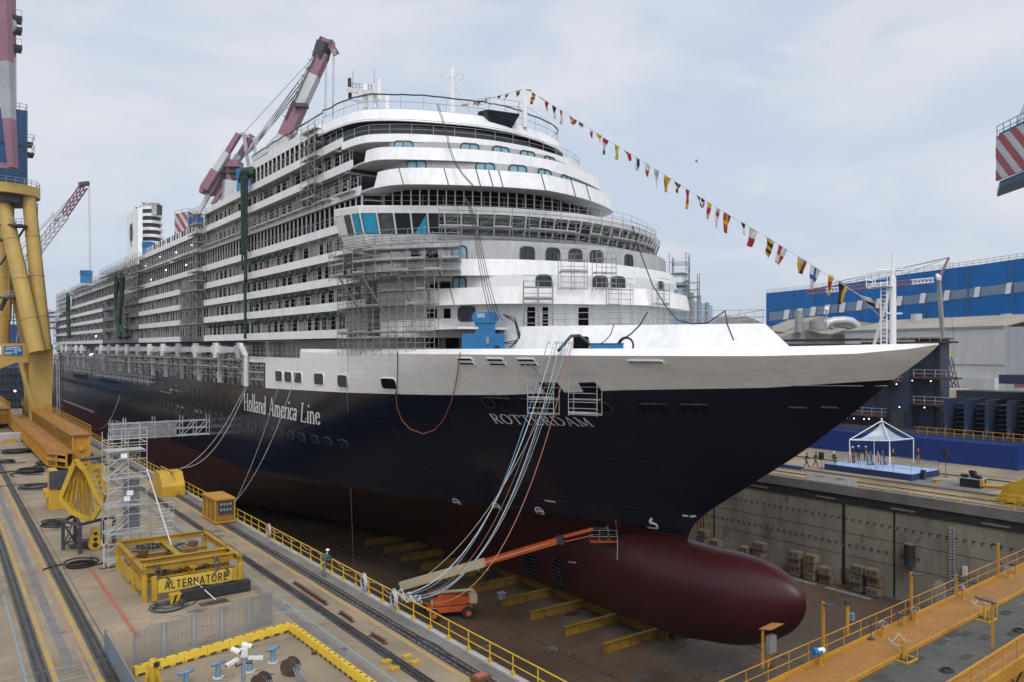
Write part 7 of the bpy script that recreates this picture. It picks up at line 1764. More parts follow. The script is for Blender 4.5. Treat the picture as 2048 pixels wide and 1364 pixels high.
# yard things seen through the portal
t = thing('yard_building', 'blue steel yard building seen between the yellow crane legs', 'building', pt(20,705,260)); a, b = pt(-30,700,260), pt(52,700,258)
mb = MB(); mb.box(a.x,b.x,a.y-2,a.y+20,0,H+(HY-648)*260/F); mb.build('wall', M['cab_blue'], t); mb = MB(); zz = H+(HY-648)*260/F
for k in (1.2,2.4): mb.tube([V(a.x,a.y-2,zz+k), V(b.x,a.y-2,zz+k)], .15, 4)
for i in range(12): x = a.x+(b.x-a.x)*i/11; mb.tube([V(x,a.y-2,zz), V(x,a.y-2,zz+2.4)], .15, 4)
mb.build('roof_rail', M['steel_dark'], t); mb = MB(); mb.tube([pt(27,705,258), pt(27,540,258)], .18, 5); mb.build('antenna', M['steel_dark'], t); mb = MB(); mb.bar(pt(30,700,250), pt(40,640,250), .8, .3); mb.build('stair', M['galv'], t)
t = thing('yard_block', 'dark blue ship block with scaffolding under the yellow portal', 'ship block', pt(20,800,215)); a, b = pt(-30,780,215), pt(62,780,222)
mb = MB(); mb.box(a.x,b.x,a.y,a.y+15,0,H+(HY-735)*218/F); mb.build('plating', M['block_navy'], t); mb = MB(); zt_ = H+(HY-735)*218/F
for k in range(5): mb.bar(V(a.x,a.y-.6,zt_*(k+.3)/5), V(b.x,a.y-.6,zt_*(k+.3)/5), .3, .2)
for k in range(12): x = a.x+(b.x-a.x)*k/11; mb.tube([V(x,a.y-.6,0), V(x,a.y-.6,zt_+1)], .1, 4)
mb.build('scaffold_frame', M['steel_dark'], t)
for px, py in ((52,735),(48,751),(30,782),(58,781)): mb = MB(); mb.sph(pt(px,py,212), .28); mb.build('work_lamp', M['lamp_lit'], t)
t = thing('yard_stairs', 'yellow stair platform on the quay below the portal', 'platform', pt(40,790,200)); mb = MB(); a = az(15,812); mb.box(a.x,a.x+3,a.y,a.y+4,0,4.4); mb.build('body', M['ochre'], t); mb = MB()
for k in (1,2.0): mb.tube([a+V(3,0,2+k), a+V(10,-1,2+k)], .12, 4)
for i in range(6): mb.tube([a+V(3+1.4*i,-.2*i,1), a+V(3+1.4*i,-.2*i,4)], .12, 4)
mb.build('rail', M['yellow'], t)
# luffing crane behind the ship
t = thing('luffing_crane', 'huge white and purple luffing crane rising behind the ship', 'crane', pt(560,705,300)); D_ = 300
def lp(x, y, dd=0): return pt(x, y, D_+dd)
def bb(a, b, w_, dpt, m, name): mb = MB(); mb.bar(a, b, w_, dpt); return mb.build(name, M[m], t)
B0, B1 = lp(545,330), lp(655,92)
cuts = [0,.23,.50,.75,.93]; 
for k, m in enumerate(('jib_white','purple_red','jib_white','purple_red')): bb(B0+(B1-B0)*cuts[k], B0+(B1-B0)*cuts[k+1], 5.6-1.0*cuts[k], 5.0-1.5*cuts[k], m, 'boom')
bb(lp(640,118), lp(650,85,-1), 4.6, 4.4, 'steel_dark', 'boom_head'); bb(lp(645,88), lp(667,92), 4, 3.2, 'purple_red', 'boom_head'); bb(lp(660,86), lp(671,106), 4, 2.4, 'purple_red', 'boom_nose'); bb(lp(640,78), lp(655,84), 2.4, 1.6, 'steel_dark', 'head_frame')
mb = MB(); mb.tube([lp(668,104,-2), lp(668,104,2)], 1.1, 12); mb.build('sheave', M['galv_light'], t)
mb = MB()
for x0, x1 in ((651,649),(653.5,652),(666,664.5),(668.5,667)): mb.tube([lp(x0,108), lp(x1,235)], .12, 4)
mb.build('hoist_rope', M['rail_grey'], t)
bb(lp(505,320), lp(592,262), 2.4, 2.0, 'jib_white', 'boom_foot'); bb(lp(575,285), lp(600,215), 1.6, 1.6, 'purple_red', 'boom_foot')
# counterweight arms
for (x0,y0,x1,y1,dd,lab) in ((410,378,478,268,-3,0),(428,392,505,270,3,1)):
    a, b = lp(x0,y0,dd), lp(x1,y1,dd)
    for k, m in enumerate(('purple_red','jib_white','purple_red')): bb(a+(b-a)*(0,.33,.66)[k], a+(b-a)*(.33,.66,1.0)[k], 3.4-k*.7, 3.0-k*.6, m, 'counterweight_arm')
bb(lp(404,376,-2), lp(425,386,2), 3, 3, 'purple_red', 'counterweight_box'); bb(lp(480,268,-3), lp(500,275,3), 1, 1, 'jib_white', 'arm_tie')
bb(lp(452,330), lp(482,330), 6, 2.4, 'purple_red', 'slew_frame'); bb(lp(442,346), lp(488,346), 5, .7, 'steel_dark', 'slew_platform'); bb(lp(462,400), lp(458,322), 3.2, 3.2, 'purple_red', 'tower'); bb(lp(457,400), lp(460,362), 4.6, 4.6, 'jib_white', 'tower')
bb(lp(462,345), lp(482,338), 3, 6, 'steel_dark', 'winch'); bb(lp(487,265,-3), lp(497,332), .9, .9, 'jib_white', 'strut'); bb(lp(505,272,3), lp(516,330), .9, .9, 'jib_white', 'strut')
bb(lp(398,425), lp(458,315), 1.4, 1.4, 'jib_white', 'luffing_strut'); bb(lp(425,410), lp(470,340), 1.4, 1.4, 'purple_red', 'luffing_strut')
mb = MB()
for k in range(7): mb.tube([lp(478+4*k,322-3*k,(-3,3)[k % 2]), lp(641-.5*k,104+12*(k % 4))], .11, 4)
for k in range(4): mb.tube([lp(484,270+2*k,-3), lp(640,100+8*k)], .09, 4) if k < 1 else mb.tube([lp(505,318+3*k), lp(600,215+6*k)], .1, 4)
mb.build('luffing_rope', M['steel_dark'], t)
mb = MB()
for k in range(9):
    p = lp(576+7.2*k, 235-16.2*k, -3); mb.tube([p, p+V(-1.6,1,.6)], .12, 4)
mb.tube([lp(572,240,-3), lp(636,98,-3)], .2, 5); mb.tube([lp(569,237,-3), lp(633,95,-3)], .12, 4); mb.build('boom_ladder', M['steel_dark'], t)
a = lp(603,212,-3); mb = MB(); mb.obox(a, V(2,-1.2,0), V(1,1.4,0), V(0,0,.7)); mb.build('boom_platform', M['steel_dark'], t)
mb = MB(); b_ = lp(460,700); mb.box(b_.x-3,b_.x+3,b_.y-3,b_.y+3,0,H+(HY-395)*D_/F); mb.build('tower_base', M['jib_white'], t)
# striped machine house behind the ship, and its twin at the right edge
t = thing('crane_house', 'blue crane machine house with a red and white striped end, behind the funnel deck', 'crane house', pt(378,600,320)); D_ = 320
a, b, c = pt(350,600,D_), pt(376,600,D_-6), pt(407,600,D_+8); z0, z1 = H+(HY-520)*D_/F, H+(HY-428)*D_/F
mb = MB(); mb.quad(V(b.x,b.y,z0), V(c.x,c.y,z0), V(c.x,c.y,z1), V(b.x,b.y,z1)); mb.build('side_wall', M['hall_blue'], t, solid=.3)
def stripes(a, b, z0, z1, n, par, slope=1.0, seg=14):
    a, b = Vector((a.x,a.y)), Vector((b.x,b.y)); L = (b-a).length; Hh = z1-z0; wd = (L*slope+Hh)/n
    mw, mr_ = MB(), MB(); d = (b-a)/L; nrm = Vector((d.y,-d.x))
    if nrm.dot(a) > 0: nrm = -nrm
    mw.quad(V(a.x,a.y,z0), V(b.x,b.y,z0), V(b.x,b.y,z1), V(a.x,a.y,z1)); o = mw.build('end_wall', M['jib_white'], par, solid=.3)
    for i in range(0, n*2):
        s0 = i*wd; s1 = s0+wd*.5
        rows = []
        for k in range(seg+1):
            u = L*k/seg; lo = max(z0, min(z1, z0+s0-u*slope)); hi = max(z0, min(z1, z0+s1-u*slope)); p = a+d*u+nrm*.2; rows.append([V(p.x,p.y,lo), V(p.x,p.y,hi)])
        if any(r[1].z-r[0].z > .01 for r in rows): mr_.grid(rows)
    mr_.build('red_stripe', M['stripe_red'], o)
stripes(a, b, z0, z1, 6, t)
mb = MB(); mb.tube([V(a.x,a.y,z1+1.2), V(b.x,b.y,z1+1.2), V(c.x,c.y,z1+1.2)], .1, 4)
for p in (a, (a+b)/2, b, (b+c)/2, c): mb.tube([V(p.x,p.y,z1), V(p.x,p.y,z1+1.2)], .1, 4)
mb.build('roof_rail', M['rail_grey'], t)
mb = MB()
for px in (382,390,398): p = pt(px,450,D_-3); mb.obox(p, V(.8,.2,0), V(0,.2,0), V(0,0,.9))
mb.build('vent', M['galv_light'], t)
t = thing('crane_house', 'red and white striped crane machine house cut by the right picture edge', 'crane house', pt(2040,300,120)); D_ = 120
a, b = pt(1994,300,D_), pt(2110,300,D_-14); z0, z1 = H+(HY-362)*D_/F, H+(HY-274)*D_/F
stripes(a, b, z0, z1, 6, t, 1.0, 24)
bk3 = V(a.x,a.y,0).normalized()*9; bb_ = [V(a.x,a.y,0)+V(CT,-ST,0)*.4, V(b.x,b.y,0), V(b.x,b.y,0)+bk3, V(a.x,a.y,0)+bk3]; mb = MB(); mb.prism([(p.x,p.y) for p in bb_], z0-.9, z0-.02); mb.build('base_frame', M['cab_blue'], t)
mb = MB(); mb.add([V(a.x,a.y,z1)+bk3*0, V(b.x,b.y,z1), V(b.x,b.y,z1)+bk3, V(a.x,a.y,z1)+bk3], [(0,1,2,3)]); mb.quad(V(a.x,a.y,z1)-V(0,.25,0), V(b.x,b.y,z1)-V(0,.25,0), V(b.x,b.y,z1+.5)-V(0,.25,0), V(a.x,a.y,z1+.5)-V(0,.25,0)); mb.build('roof_edge', M['cab_blue'], t)
mb = MB()
for k in (.8,1.6): mb.tube([V(a.x,a.y,z1+k), V(b.x,b.y,z1+k)], .06, 4)
for i in range(9): p = a+(b-a)*(i/8); mb.tube([V(p.x,p.y,z1), V(p.x,p.y,z1+1.6)], .06, 4)
mb.build('roof_rail', M['cab_blue'], t)
mb = MB(); mb.bar(pt(2035,264,D_+6), pt(2052,218,D_+6), .9, .9); mb.bar(pt(2052,218,D_+6),pt(2100,100,D_+6),.9,.9); mb.build('strut', M['jib_white'], t)
p = V(b.x,b.y,0)+bk3*.25+V(CT,-ST,0)*1.5
for i, j in ((-2,-2),(2,-2),(2,2),(-2,2)): mb = MB(); mb.tube([V(p.x+i*.7,p.y+j*.7,0), V(p.x+i*.6,p.y+j*.6,z0-.9)], .35, 8); mb.build('tower_leg', M['crane_yellow'], t)
# ------------------------------------------------------------------ scaffolding
def scaffold(label, outer, inner, z0, lifts, plats, group='scaffolds on the ship', drop=0.0, extra=.9, seed=1, r=.03, step=None, ledgers=2, name='scaffold', brace=True, m='galv'):
    q = random.Random(seed); O = [Vector(p) for p in outer]; I = [Vector(p) for p in inner]
    if step:
        def res(P):
            L = sum((b-a).length for a, b in zip(P, P[1:])); n = max(1, int(round(L/step))); return [along(P, L*i/n*.9999) for i in range(n+1)]
        O = res(O); n = len(O); Ls = sum((b-a).length for a, b in zip(I, I[1:])); I = [along(I, Ls*i/(n-1)*.9999) for i in range(n)]
    t = thing(name, label, 'scaffold', V(O[0].x, O[0].y, z0), group); top = lifts[-1]
    for P in (O, I):
        for p in P:
            mb = MB(); zt_ = top+extra*(.7+.6*q.random()); zb_ = z0-drop*q.random(); mb.tube([V(p.x,p.y,zb_), V(p.x,p.y,zt_)], r, 5); mb.build('standard', M[m], t)
    for k, z in enumerate(lifts):
        mb = MB()
        for e in [.0]+[.5*(j+1) for j in range(ledgers)]:
            mb.tube([V(p.x,p.y,z+e) for p in O], r*.85, 4)
            if e == 0: mb.tube([V(p.x,p.y,z) for p in I], r*.85, 4)
        for a, b in zip(O, I): mb.tube([V(a.x,a.y,z-.03), V(b.x,b.y,z-.03)], r*.85, 4)
        mb.build('ledger', M[m], t)
        if plats is True or k in plats:
            mb = MB()
            for a, b, c, d in zip(O, O[1:], I[1:], I):
                if q.random() < .9:
                    s = .12; mb.add([V(*(p.x, p.y), z+.05) for p in (a+(d-a)*.12, b+(c-b)*.12, b+(c-b)*.88, a+(d-a)*.88)]+[V(p.x, p.y, z+.10) for p in (a+(d-a)*.12, b+(c-b)*.12, b+(c-b)*.88, a+(d-a)*.88)], [(3,2,1,0),(4,5,6,7),(0,1,5,4),(1,2,6,5),(2,3,7,6),(3,0,4,7)])
                    if q.random() < .6: mb.bar(V(a.x,a.y,z+.17), V(b.x,b.y,z+.17), .03, .15)
            if mb.v: mb.build('platform', M['plank'], t)
    if brace:
        mb = MB()
        for i in range(0, len(O)-1, 2):
            for z, z2 in zip([z0]+lifts, lifts): mb.tube([V(O[i].x,O[i].y,z), V(O[i+1].x,O[i+1].y,z2)], r*.7, 4)
        if mb.v: mb.build('brace', M[m], t)
    return t
G1 = 'scaffolds round the bridge and bow'
t = scaffold('tall grey scaffold stair tower standing on the quay beside the yellow caged frame', [(9.7,62.4),(11.0,62.4),(12.25,62.4)], [(9.7,65.0),(11.0,65.0),(12.25,65.0)], 0, [.3,1.3,2.3,3.3,4.3,5.3,6.3,7.3,8.3,9.0], [0,2,4,6,8], 'scaffolds on the quay', extra=.9, seed=3, r=.03, name='scaffold_tower', m='galv_light')
mb = MB()
for k in range(4): mb.bar(V(9.9 if k % 2 else 12.0,63.7,.4+2*k), V(12.0 if k % 2 else 9.9,63.7,2.3+2*k), .7, .06)
mb.build('stair_flight', M['plank'], t); mb = MB(); mb.tube([V(12.2,62.2,7.0), V(13.9,60.2,.1)], .05, 6); mb.build('raking_prop', M['cctv_white'], t)
for x, z in ((10.5,7.9),(10.9,5.2),(10.7,4.8)): mb = MB(); mb.box(x,x+.42,62.32,62.35,z,z+.34); mb.build('notice', M['white_clean'], t)
mb = MB(); mb.box(11.1,12.2,64.9,64.94,2.3,6.2); mb.build('netting', M['galv'], t)
scaffold('small grey scaffold frame against the foot of the stair tower', [(12.9,62.9),(14.2,62.9)], [(12.9,64.3),(14.2,64.3)], 0, [.4,1.9,3.3], [1], 'scaffolds on the quay', seed=8, m='galv_light')
g0, g1 = 22.6, 34.0; t = thing('gangway', 'grey scaffold gangway bridging from the quay to the ship', 'gangway', (22.6, 128, 2.6))
mb = MB(); mb.box(g0-2.5, g1, 127.1, 128.9, 2.75, 2.9); mb.build('deck', M['plank'], t); mb = MB()
for y in (127.1,128.9):
    for z in (2.8,3.9,5.0): mb.tube([V(g0-2.5,y,z), V(g1,y,z)], .06, 5)
    for i in range(8): x = g0-2.5+i*1.98; mb.tube([V(x,y,2.6), V(x,y,5.9 if i % 2 else 5.2)], .06, 5); mb.tube([V(x,y,2.8), V(min(g1,x+1.98),y,5.0)], .045, 4)
mb.build('truss', M['galv_light'], t); mb = MB(); mb.box(g0-2.4,g0+6.5,127.06,127.09,2.9,4.9); mb.build('netting', M['galv'], t); mb = MB()
for x in (20.3,22.0):
    for y in (127.1,128.9): mb.tube([V(x,y,0), V(x,y,5.6)], .06, 5)
mb.build('support', M['galv_light'], t)
t = scaffold('hanging scaffold under the near bridge wing', [(31.2,74),(31.3,70),(32.2,66.3),(35.6,61.6),(37.5,59.8)], [(33.9,74),(33.9,70.5),(34.4,67.5),(36.9,63.9),(39,61.8)], 22.5, [22.9,23.9,24.9,25.7], [0,1,2], G1, seed=11, step=1.7, r=.035)
mb = MB()
for a, b in (((31.3,72,22.9),(34,72,19)),((31.8,68,22.9),(34.4,68,19)),((33.5,64.3,22.9),(36,65.5,19.4)),((35.4,61.9,22.9),(36.8,64,20))): mb.bar(V(*a), V(*b), .14, .14)
mb.build('raking_strut', M['galv'], t)
scaffold('dense scaffold bay below the bridge wing, beside the balconies', [(33.0,76),(33.2,71),(34.6,65.5),(36.0,61.6)], [(34.0,76),(34.0,71.5),(35.6,66),(36.9,62.4)], 15.2, [15.9,17.4,18.6,19.9,21.2,22.2], [1,3,4], G1, seed=12, step=1.15, r=.033)
Pb = inward(BP, .3)
def sub(P, z, p0, p1):
    out = []
    for px in range(p0, p1+1, 18):
        g = at_px(P, z, px)
        if g: out.append(g[0])
    return out
o_ = sub(inward(BP,-.9), 27, 878, 1322); i_ = [p for p in sub(inward(BP,.25), 27, 878, 1322)]
scaffold('long scaffold covering the bridge windows across the front', o_, i_, 24.2, [24.5,25.5,26.5,27.6,28.7], [1,3], G1, seed=13, step=1.75, extra=.8, r=.033)
rw = [(CX*2-x, y) for x, y in ((31.6,72),(31.8,68.5),(33.0,66.3))]
scaffold('scaffold tower hanging at the far bridge wing', [(75.3,66.6),(74.0,65.2),(72.2,64.3)], [(74.2,68.2),(73,66.9),(71.2,66.0)], 22.0, [22.2,23.6,25,26.4], [0,1,2], G1, seed=14, step=1.4, r=.04)
scaffold('scaffold platform cantilevered beyond the far bridge wing', [(76.9,66.6),(75.7,65.2)], [(75.4,67.6),(74.4,66.4)], 22.2, [22.4,23.3,24.2], [0], G1, seed=15, r=.045)
def hang(px, P, z0, lifts, plats, label, wd=2.4, seed=1, dp=1.0):
    g = at_px(P, z0, px)
    if not g: return
    p, d = g; n = Vector((d.y,-d.x)); a, b = p-d*wd/2, p+d*wd/2
    scaffold(label, [a+n*(dp+.25), p+n*(dp+.25), b+n*(dp+.25)], [a+n*.25, p+n*.25, b+n*.25], z0, lifts, plats, G1, seed=seed, extra=.5, brace=False, r=.03)
hang(1141, PLAN['E'], 21.0, [21.2,22.6,23.7], [1], 'small scaffold frame hooked on the front below the bridge, left one of a pair', 2.4, 21); hang(1202, PLAN['E'], 21.0, [21.2,22.6,23.9], [1], 'small scaffold frame hooked on the front below the bridge, right one of a pair', 1.9, 22)
hang(1075, PLAN['E'], 17.9, [18.1,20.2,21.3], [1], 'scaffold frame in front of the twin dark doorways', 2.6, 23, .5); hang(1235, PLAN['E'], 17.9, [18.1,19.8,21.2], [1], 'scaffold frame right of the wide dark door recess', 2.4, 24, .5); hang(1312, PLAN['E'], 17.9, [18.1,20.0,21.4], [1], 'scaffold frame at the right end of the front, by a ladder', 2.6, 25, .5)
def pocket(px, py, label, seed):
    c = hit(px, py); y = c.y
    a, b = hp(y-1.1, c.z), hp(y+1.1, c.z); d = Vector((a.x-b.x, a.y-b.y)).normalized(); n = Vector((d.y,-d.x)); 
    if n.x > 0: n = -n
    A, B_ = Vector((a.x,a.y)), Vector((b.x,b.y))
    scaffold(label, [B_+n*1.5, A+n*1.5], [B_+n*.5, A+n*.5], c.z-1.6, [c.z-1.5,c.z-.3,c.z+.7], [0,1], G1, seed=seed, extra=.7, brace=False, m='galv_light')
pocket(1098, 790, 'scaffold cradle hung in the left anchor opening behind the hoses', 31); pocket(1180, 790, 'scaffold cradle hung in the right anchor opening of the bow', 32)
G2 = 'scaffolds along the ship side'
def side_sc(y0, y1, z0, lifts, plats, label, seed, x0=33.0, x1=34.0, step=2.0, r=.035, **k): scaffold(label, [(x0,y0),(x0,y1)], [(x1,y0),(x1,y1)], z0, lifts, plats, G2, seed=seed, step=step, r=r, **k)
side_sc(82.5, 86.5, 31.4, [32.5,34,35.5,37,38.5,40], True, 'scaffold tower on the upper side below the roof line', 41, x0=33.1)
side_sc(129.5, 134.5, 24, [25,26.5,28,29.5,31,32.5,34,35.5,37], True, 'scaffold tower at the step where the upper decks end', 42, x0=32.6)
side_sc(131, 142, 17.4, [18.3,19.7,21,22.4,23.8,25.2,26.6], [1,3,5], 'scaffold over the grey primed joint on the lower balcony decks', 43, x0=33.0, step=2.4)
side_sc(176, 188, 26, [27,28.5,30,31.5,33,34.5], [1,3,4], 'scaffold at the forward corner of the aft pool deck', 44, x0=32.7, step=2.4, r=.05)
side_sc(190, 226, 31.5, [32.3,33.6,34.7], [0,1], 'scaffold strip along the top deck behind the funnel', 45, step=3, r=.05); side_sc(192, 206, 17.8, [18.6,20.3,22,23.7,25.4,27], [1,3], 'scaffold bay on the dark recess amidships', 46, x0=33.2, step=3, r=.055)
side_sc(228, 286, 31.5, [32.3,33.6], [0], 'scaffold strip along the upper aft deck', 47, step=3.6, r=.055); side_sc(290, 318, 28.2, [29,30.5,32,33.5], [1,2], 'scaffold on the stepped aft decks', 48, step=3.5, r=.065); side_sc(320, 340, 22, [23,25,27,28.5], [1,3], 'scaffold cantilever at the stern', 49, x0=31.5, step=3.5, r=.07)
side_sc(166, 236, 9.0, [9.6,10.6], [0], 'hanging walkway scaffold along the hull edge, nearer half', 50, x0=32.9, step=3, r=.055, extra=.5); side_sc(240, 312, 9.2, [10,11], [0], 'hanging walkway scaffold along the hull edge, farther half', 51, x0=32.9, step=3.6, r=.065, extra=.5)
side_sc(101.8, 109, 11.0, [11.8,12.7,13.6], True, 'dense scaffold in the side opening beside the white bow plating', 52, x0=34.0, x1=35.2, step=1.3, extra=.3)
side_sc(110, 150, 10.95, [12,13.2,14.3], [1,2], 'scaffold in the lifeboat recess, nearest the bow', 53, x0=33.9, x1=35.2, step=2.4, r=.04, extra=.6); side_sc(152, 232, 10.95, [12,13.2,14.3], [1,2], 'scaffold in the lifeboat recess amidships', 54, x0=33.9, x1=35.2, step=3.2, r=.055, extra=.6); side_sc(234, 330, 11, [12.2,13.6], [1], 'scaffold in the lifeboat recess towards the stern', 55, x0=33.9, x1=35.2, step=4, r=.06, extra=.6)
side_sc(74, 131, 31.4, [31.8,32.7], [0], 'scaffold strip along the deck edge level with the bridge roof', 56, x0=33.5, x1=34.3, step=2.0, r=.035, extra=.5); side_sc(131.5, 181, 31.2, [31.5,32.5], [0], 'scaffold strip between the two tall window rows amidships', 57, x0=33.4, x1=34.3, step=2.8, r=.045, extra=.5)
scaffold('scaffold guard rail along the deck edge over the white bow plating', [(33.9,90),(33.9,108)], [(34.6,90),(34.6,108)], 14.8, [15.3,15.8], [], G2, seed=58, step=1.7, extra=.4, brace=False)
# ------------------------------------------------------------------ signal flags
ms0 = MT; ms1 = ax(1778, 652, CX)
Z3 = lambda x, y: (1040+x/5.247, 160+y/5.247); Z4 = lambda x, y: (1360+x/4.655, 370+y/4.655); Z6 = lambda x, y: (920+x/4.871, 160+y/4.871)
FL = [  # picture corners: top-left, top-right, bottom-right, bottom-left; pattern; label
 (Z6,(5,240),(75,232),(70,248),(15,262),('h',['f_yellow']),'yellow flag blown flat, lowest left of the mast'),
 (Z6,(128,218),(152,210),(150,245),(130,250),('h',['f_red','f_white']),'small faded red and white flag left of the mast near the visor rail'),
 (Z6,(158,222),(225,190),(200,225),(165,250),('h',['f_black','f_grey']),'crumpled dark grey flag at the left end of the visor rail'),
 (Z6,(247,183),(312,168),(265,185),(245,222),('h',['f_black','f_white']),'black and white flag above the visor, left one'),
 (Z6,(368,156),(415,146),(385,165),(372,190),('h',['f_black']),'small black flag above the visor, middle one'),
 (Z6,(440,140),(487,128),(455,160),(435,195),('v',['f_grey','f_black']),'grey and black flag above the visor, right one'),
 (Z6,(545,108),(597,97),(560,160),(542,166),('h',['f_yellow','f_black','f_white']),'yellow, black and white flag just left of the masthead'),
 (Z3,(60,95),(112,98),(118,122),(72,108),('h',['f_yellow','f_black']),'yellow and black flag bunched at the masthead'),
 (Z3,(124,124),(163,146),(135,250),(112,256),('h',['f_red','f_yellow','f_red','f_yellow','f_red']),'red and yellow striped flag right of the masthead'),
 (Z3,(203,172),(266,212),(250,214),(214,192),('h',['f_black']),'black flag twisted along the line near the masthead'),
 (Z3,(262,214),(300,236),(292,326),(274,322),('h',['f_red']),'plain dark red narrow flag'),
 (Z3,(340,262),(382,286),(372,408),(352,402),('d',['f_black','f_white']),'black and white flag hanging as a long thin twist'),
 (Z3,(418,312),(458,332),(438,466),(424,462),('v',['f_red','f_white']),'narrow flag, red on the left and white on the right'),
 (Z3,(512,374),(602,430),(560,470),(546,466),('c',['f_red','f_yellow']),'red flag with a yellow cross blown sideways'),
 (Z3,(612,430),(664,466),(646,518),(630,482),('d',['f_black','f_white']),'black flag with a white mark, swallow tailed'),
 (Z3,(734,510),(762,526),(760,616),(748,604),('h',['f_white','f_red','f_black']),'thin flag of white, red and black'),
 (Z3,(790,542),(858,584),(844,662),(838,640),('h',['f_yellow']),'yellow flag curled to a hook'),
 (Z3,(872,602),(930,640),(884,790),(863,756),('h',['f_red','f_white','f_blue']),'red, white and blue flag with level stripes on the line'),
 (Z3,(995,674),(1044,701),(1020,838),(998,826),('h',['f_yellow']),'plain yellow flag hanging straight'),
 (Z3,(1090,730),(1169,781),(1159,852),(1150,848),('h',['f_red']),'dark red pennant narrowing to a point'),
 (Z3,(1209,804),(1256,831),(1239,952),(1219,950),('v',['f_white','f_navy']),'flag split white on the left and navy on the right'),
 (Z3,(1311,869),(1361,894),(1346,1026),(1329,1010),('h',['f_white','f_red']),'small flag, white above and red below'),
 (Z3,(1411,931),(1456,956),(1439,1140),(1419,1052),('h',['f_grey','f_white']),'greyish white pointed pennant'),
 (Z3,(1516,994),(1583,1033),(1538,1183),(1509,1151),('d2',['f_red','f_yellow']),'yellow flag with a red lower left corner'),
 (Z3,(1621,1059),(1694,1101),(1641,1195),(1639,1152),('c',['f_navy','f_yellow']),'navy flag with yellow markings, pointed'),
 (Z4,(54,37),(90,56),(66,228),(54,222),('h',['f_red','f_red','f_yellow']),'narrow flag, red above and yellow below'),
 (Z4,(149,90),(229,131),(219,213),(204,211),('c',['f_navy','f_white']),'navy flag with a white cross'),
 (Z4,(254,152),(293,176),(263,321),(252,316),('h',['f_yellow','f_red','f_yellow']),'yellow, red, yellow flag, the one nearer the masthead'),
 (Z4,(334,205),(373,226),(346,403),(331,401),('o',['f_white','f_red']),'white flag with a red disc'),
 (Z4,(409,250),(474,286),(436,453),(399,431),('c',['f_red','f_yellow']),'dark red flag with a yellow cross hanging straight'),
 (Z4,(569,340),(611,363),(601,469),(589,441),('d',['f_black','f_white']),'tattered black and white flag'),
 (Z4,(647,387),(728,433),(663,581),(623,563),('h',['f_white','f_red']),'large flag, white above and faded red below'),
 (Z4,(807,484),(881,526),(818,691),(801,631),('h',['f_yellow','f_navy','f_yellow','f_navy','f_yellow']),'pointed flag with yellow and navy bands'),
 (Z4,(919,549),(998,599),(923,749),(889,721),('q',['f_red','f_white']),'red and white quartered flag'),
 (Z4,(1096,659),(1179,703),(1149,833),(1102,821),('x',['f_grey','f_red','f_black','f_yellow']),'flag of four triangles in grey, red, black and yellow'),
 (Z4,(1219,739),(1308,801),(1238,979),(1204,951),('c',['f_white','f_blue']),'white flag with a blue cross'),
 (Z4,(1384,829),(1436,856),(1389,1036),(1369,1031),('h',['f_yellow','f_red','f_yellow']),'yellow, red, yellow flag, the one nearer the bow'),
 (Z4,(1479,889),(1561,951),(1501,1111),(1464,1101),('v3',['f_navy','f_navy','f_yellow']),'navy flag with a yellow right edge'),
 (Z4,(1669,1024),(1781,1051),(1821,1151),(1749,1101),('h',['f_white','f_navy']),'white and blue swallow-tailed flag streaming to the right'),
 (Z4,(1849,1099),(1891,1150),(1886,1302),(1869,1272),('h',['f_yellow']),'yellow flag hanging beside the bow mast'),
]
def flag(tl, tr, br, bl, pat, label, k):
    c = [ax(*p, CX+.02) for p in (tl, tr, br, bl)]
    kind, cols = pat; n = 10
    top = (c[0]+c[1])/2; t = None
    def P(u, v):
        p = (c[0]*(1-u)+c[1]*u)*(1-v)+(c[3]*(1-u)+c[2]*u)*v
        return p+V(.10*math.sin(5*u+4*v+k)*min(1, v*2+.1), 0, 0)
    def pick(u, v):
        m = len(cols)
        if kind == 'h': return min(m-1, int(v*m))
        if kind in ('v','v3'): return min(m-1, int(u*m))
        if kind == 'd': return 0 if (v < .45 or u < .35) else 1
        if kind == 'd2': return 0 if v > .12+u*1.5 else 1
        if kind == 'c': return 1 if abs(u-.5) < .11 or abs(v-.5) < .09 else 0
        if kind == 'o': return 1 if (u-.5)**2+((v-.3)*1.6)**2 < .07 else 0
        if kind == 'q': return (int(u*2)+int(v*2)) % 2
        if kind == 'x': a, b = u-.5, v-.5; return 0 if (abs(b) > abs(a) and b < 0) else 2 if abs(b) > abs(a) else (1 if a > 0 else 3)
        return 0
    used = sorted(set(cols)); mb = MB()
    vs = [P(i/n, j/n) for j in range(n+1) for i in range(n+1)]; mb.v = [tuple(v) for v in vs]
    for j in range(n):
        for i in range(n):
            a = j*(n+1)+i; mb.f.append([a, a+1, a+n+2, a+n+1]); mb.m.append(used.index(cols[pick((i+.5)/n, (j+.5)/n)]))
    o = mb.build('signal_flag', [M[x] for x in used], None, smooth=2, solid=.012)
    return tag(o, label, 'flag', 'signal flags strung from the mast to the bow')
for k, f in enumerate(FL): flag(f[0](*f[1]), f[0](*f[2]), f[0](*f[3]), f[0](*f[4]), f[5], f[6], k)
pts = [ax(*f[0](*f[1]), CX) for f in FL[8:]]; lp_ = [ms0]+pts[::3]+[ms1]; lp_ = sorted(lp_, key=lambda p: -p.y)
mb = MB(); mb.tube(lp_, .022, 4); tag(mb.build('flag_line', M['hose_white']), 'thin line carrying the signal flags from masthead to bow mast', 'rope')
pts = [ax(*f[0](*f[1]), CX) for f in FL[:7]]; mb = MB(); mb.tube(sorted(pts+[ms0], key=lambda p: -p.y), .022, 4); tag(mb.build('flag_line', M['hose_white']), 'thin line carrying the flags left of the masthead over the roof', 'rope')
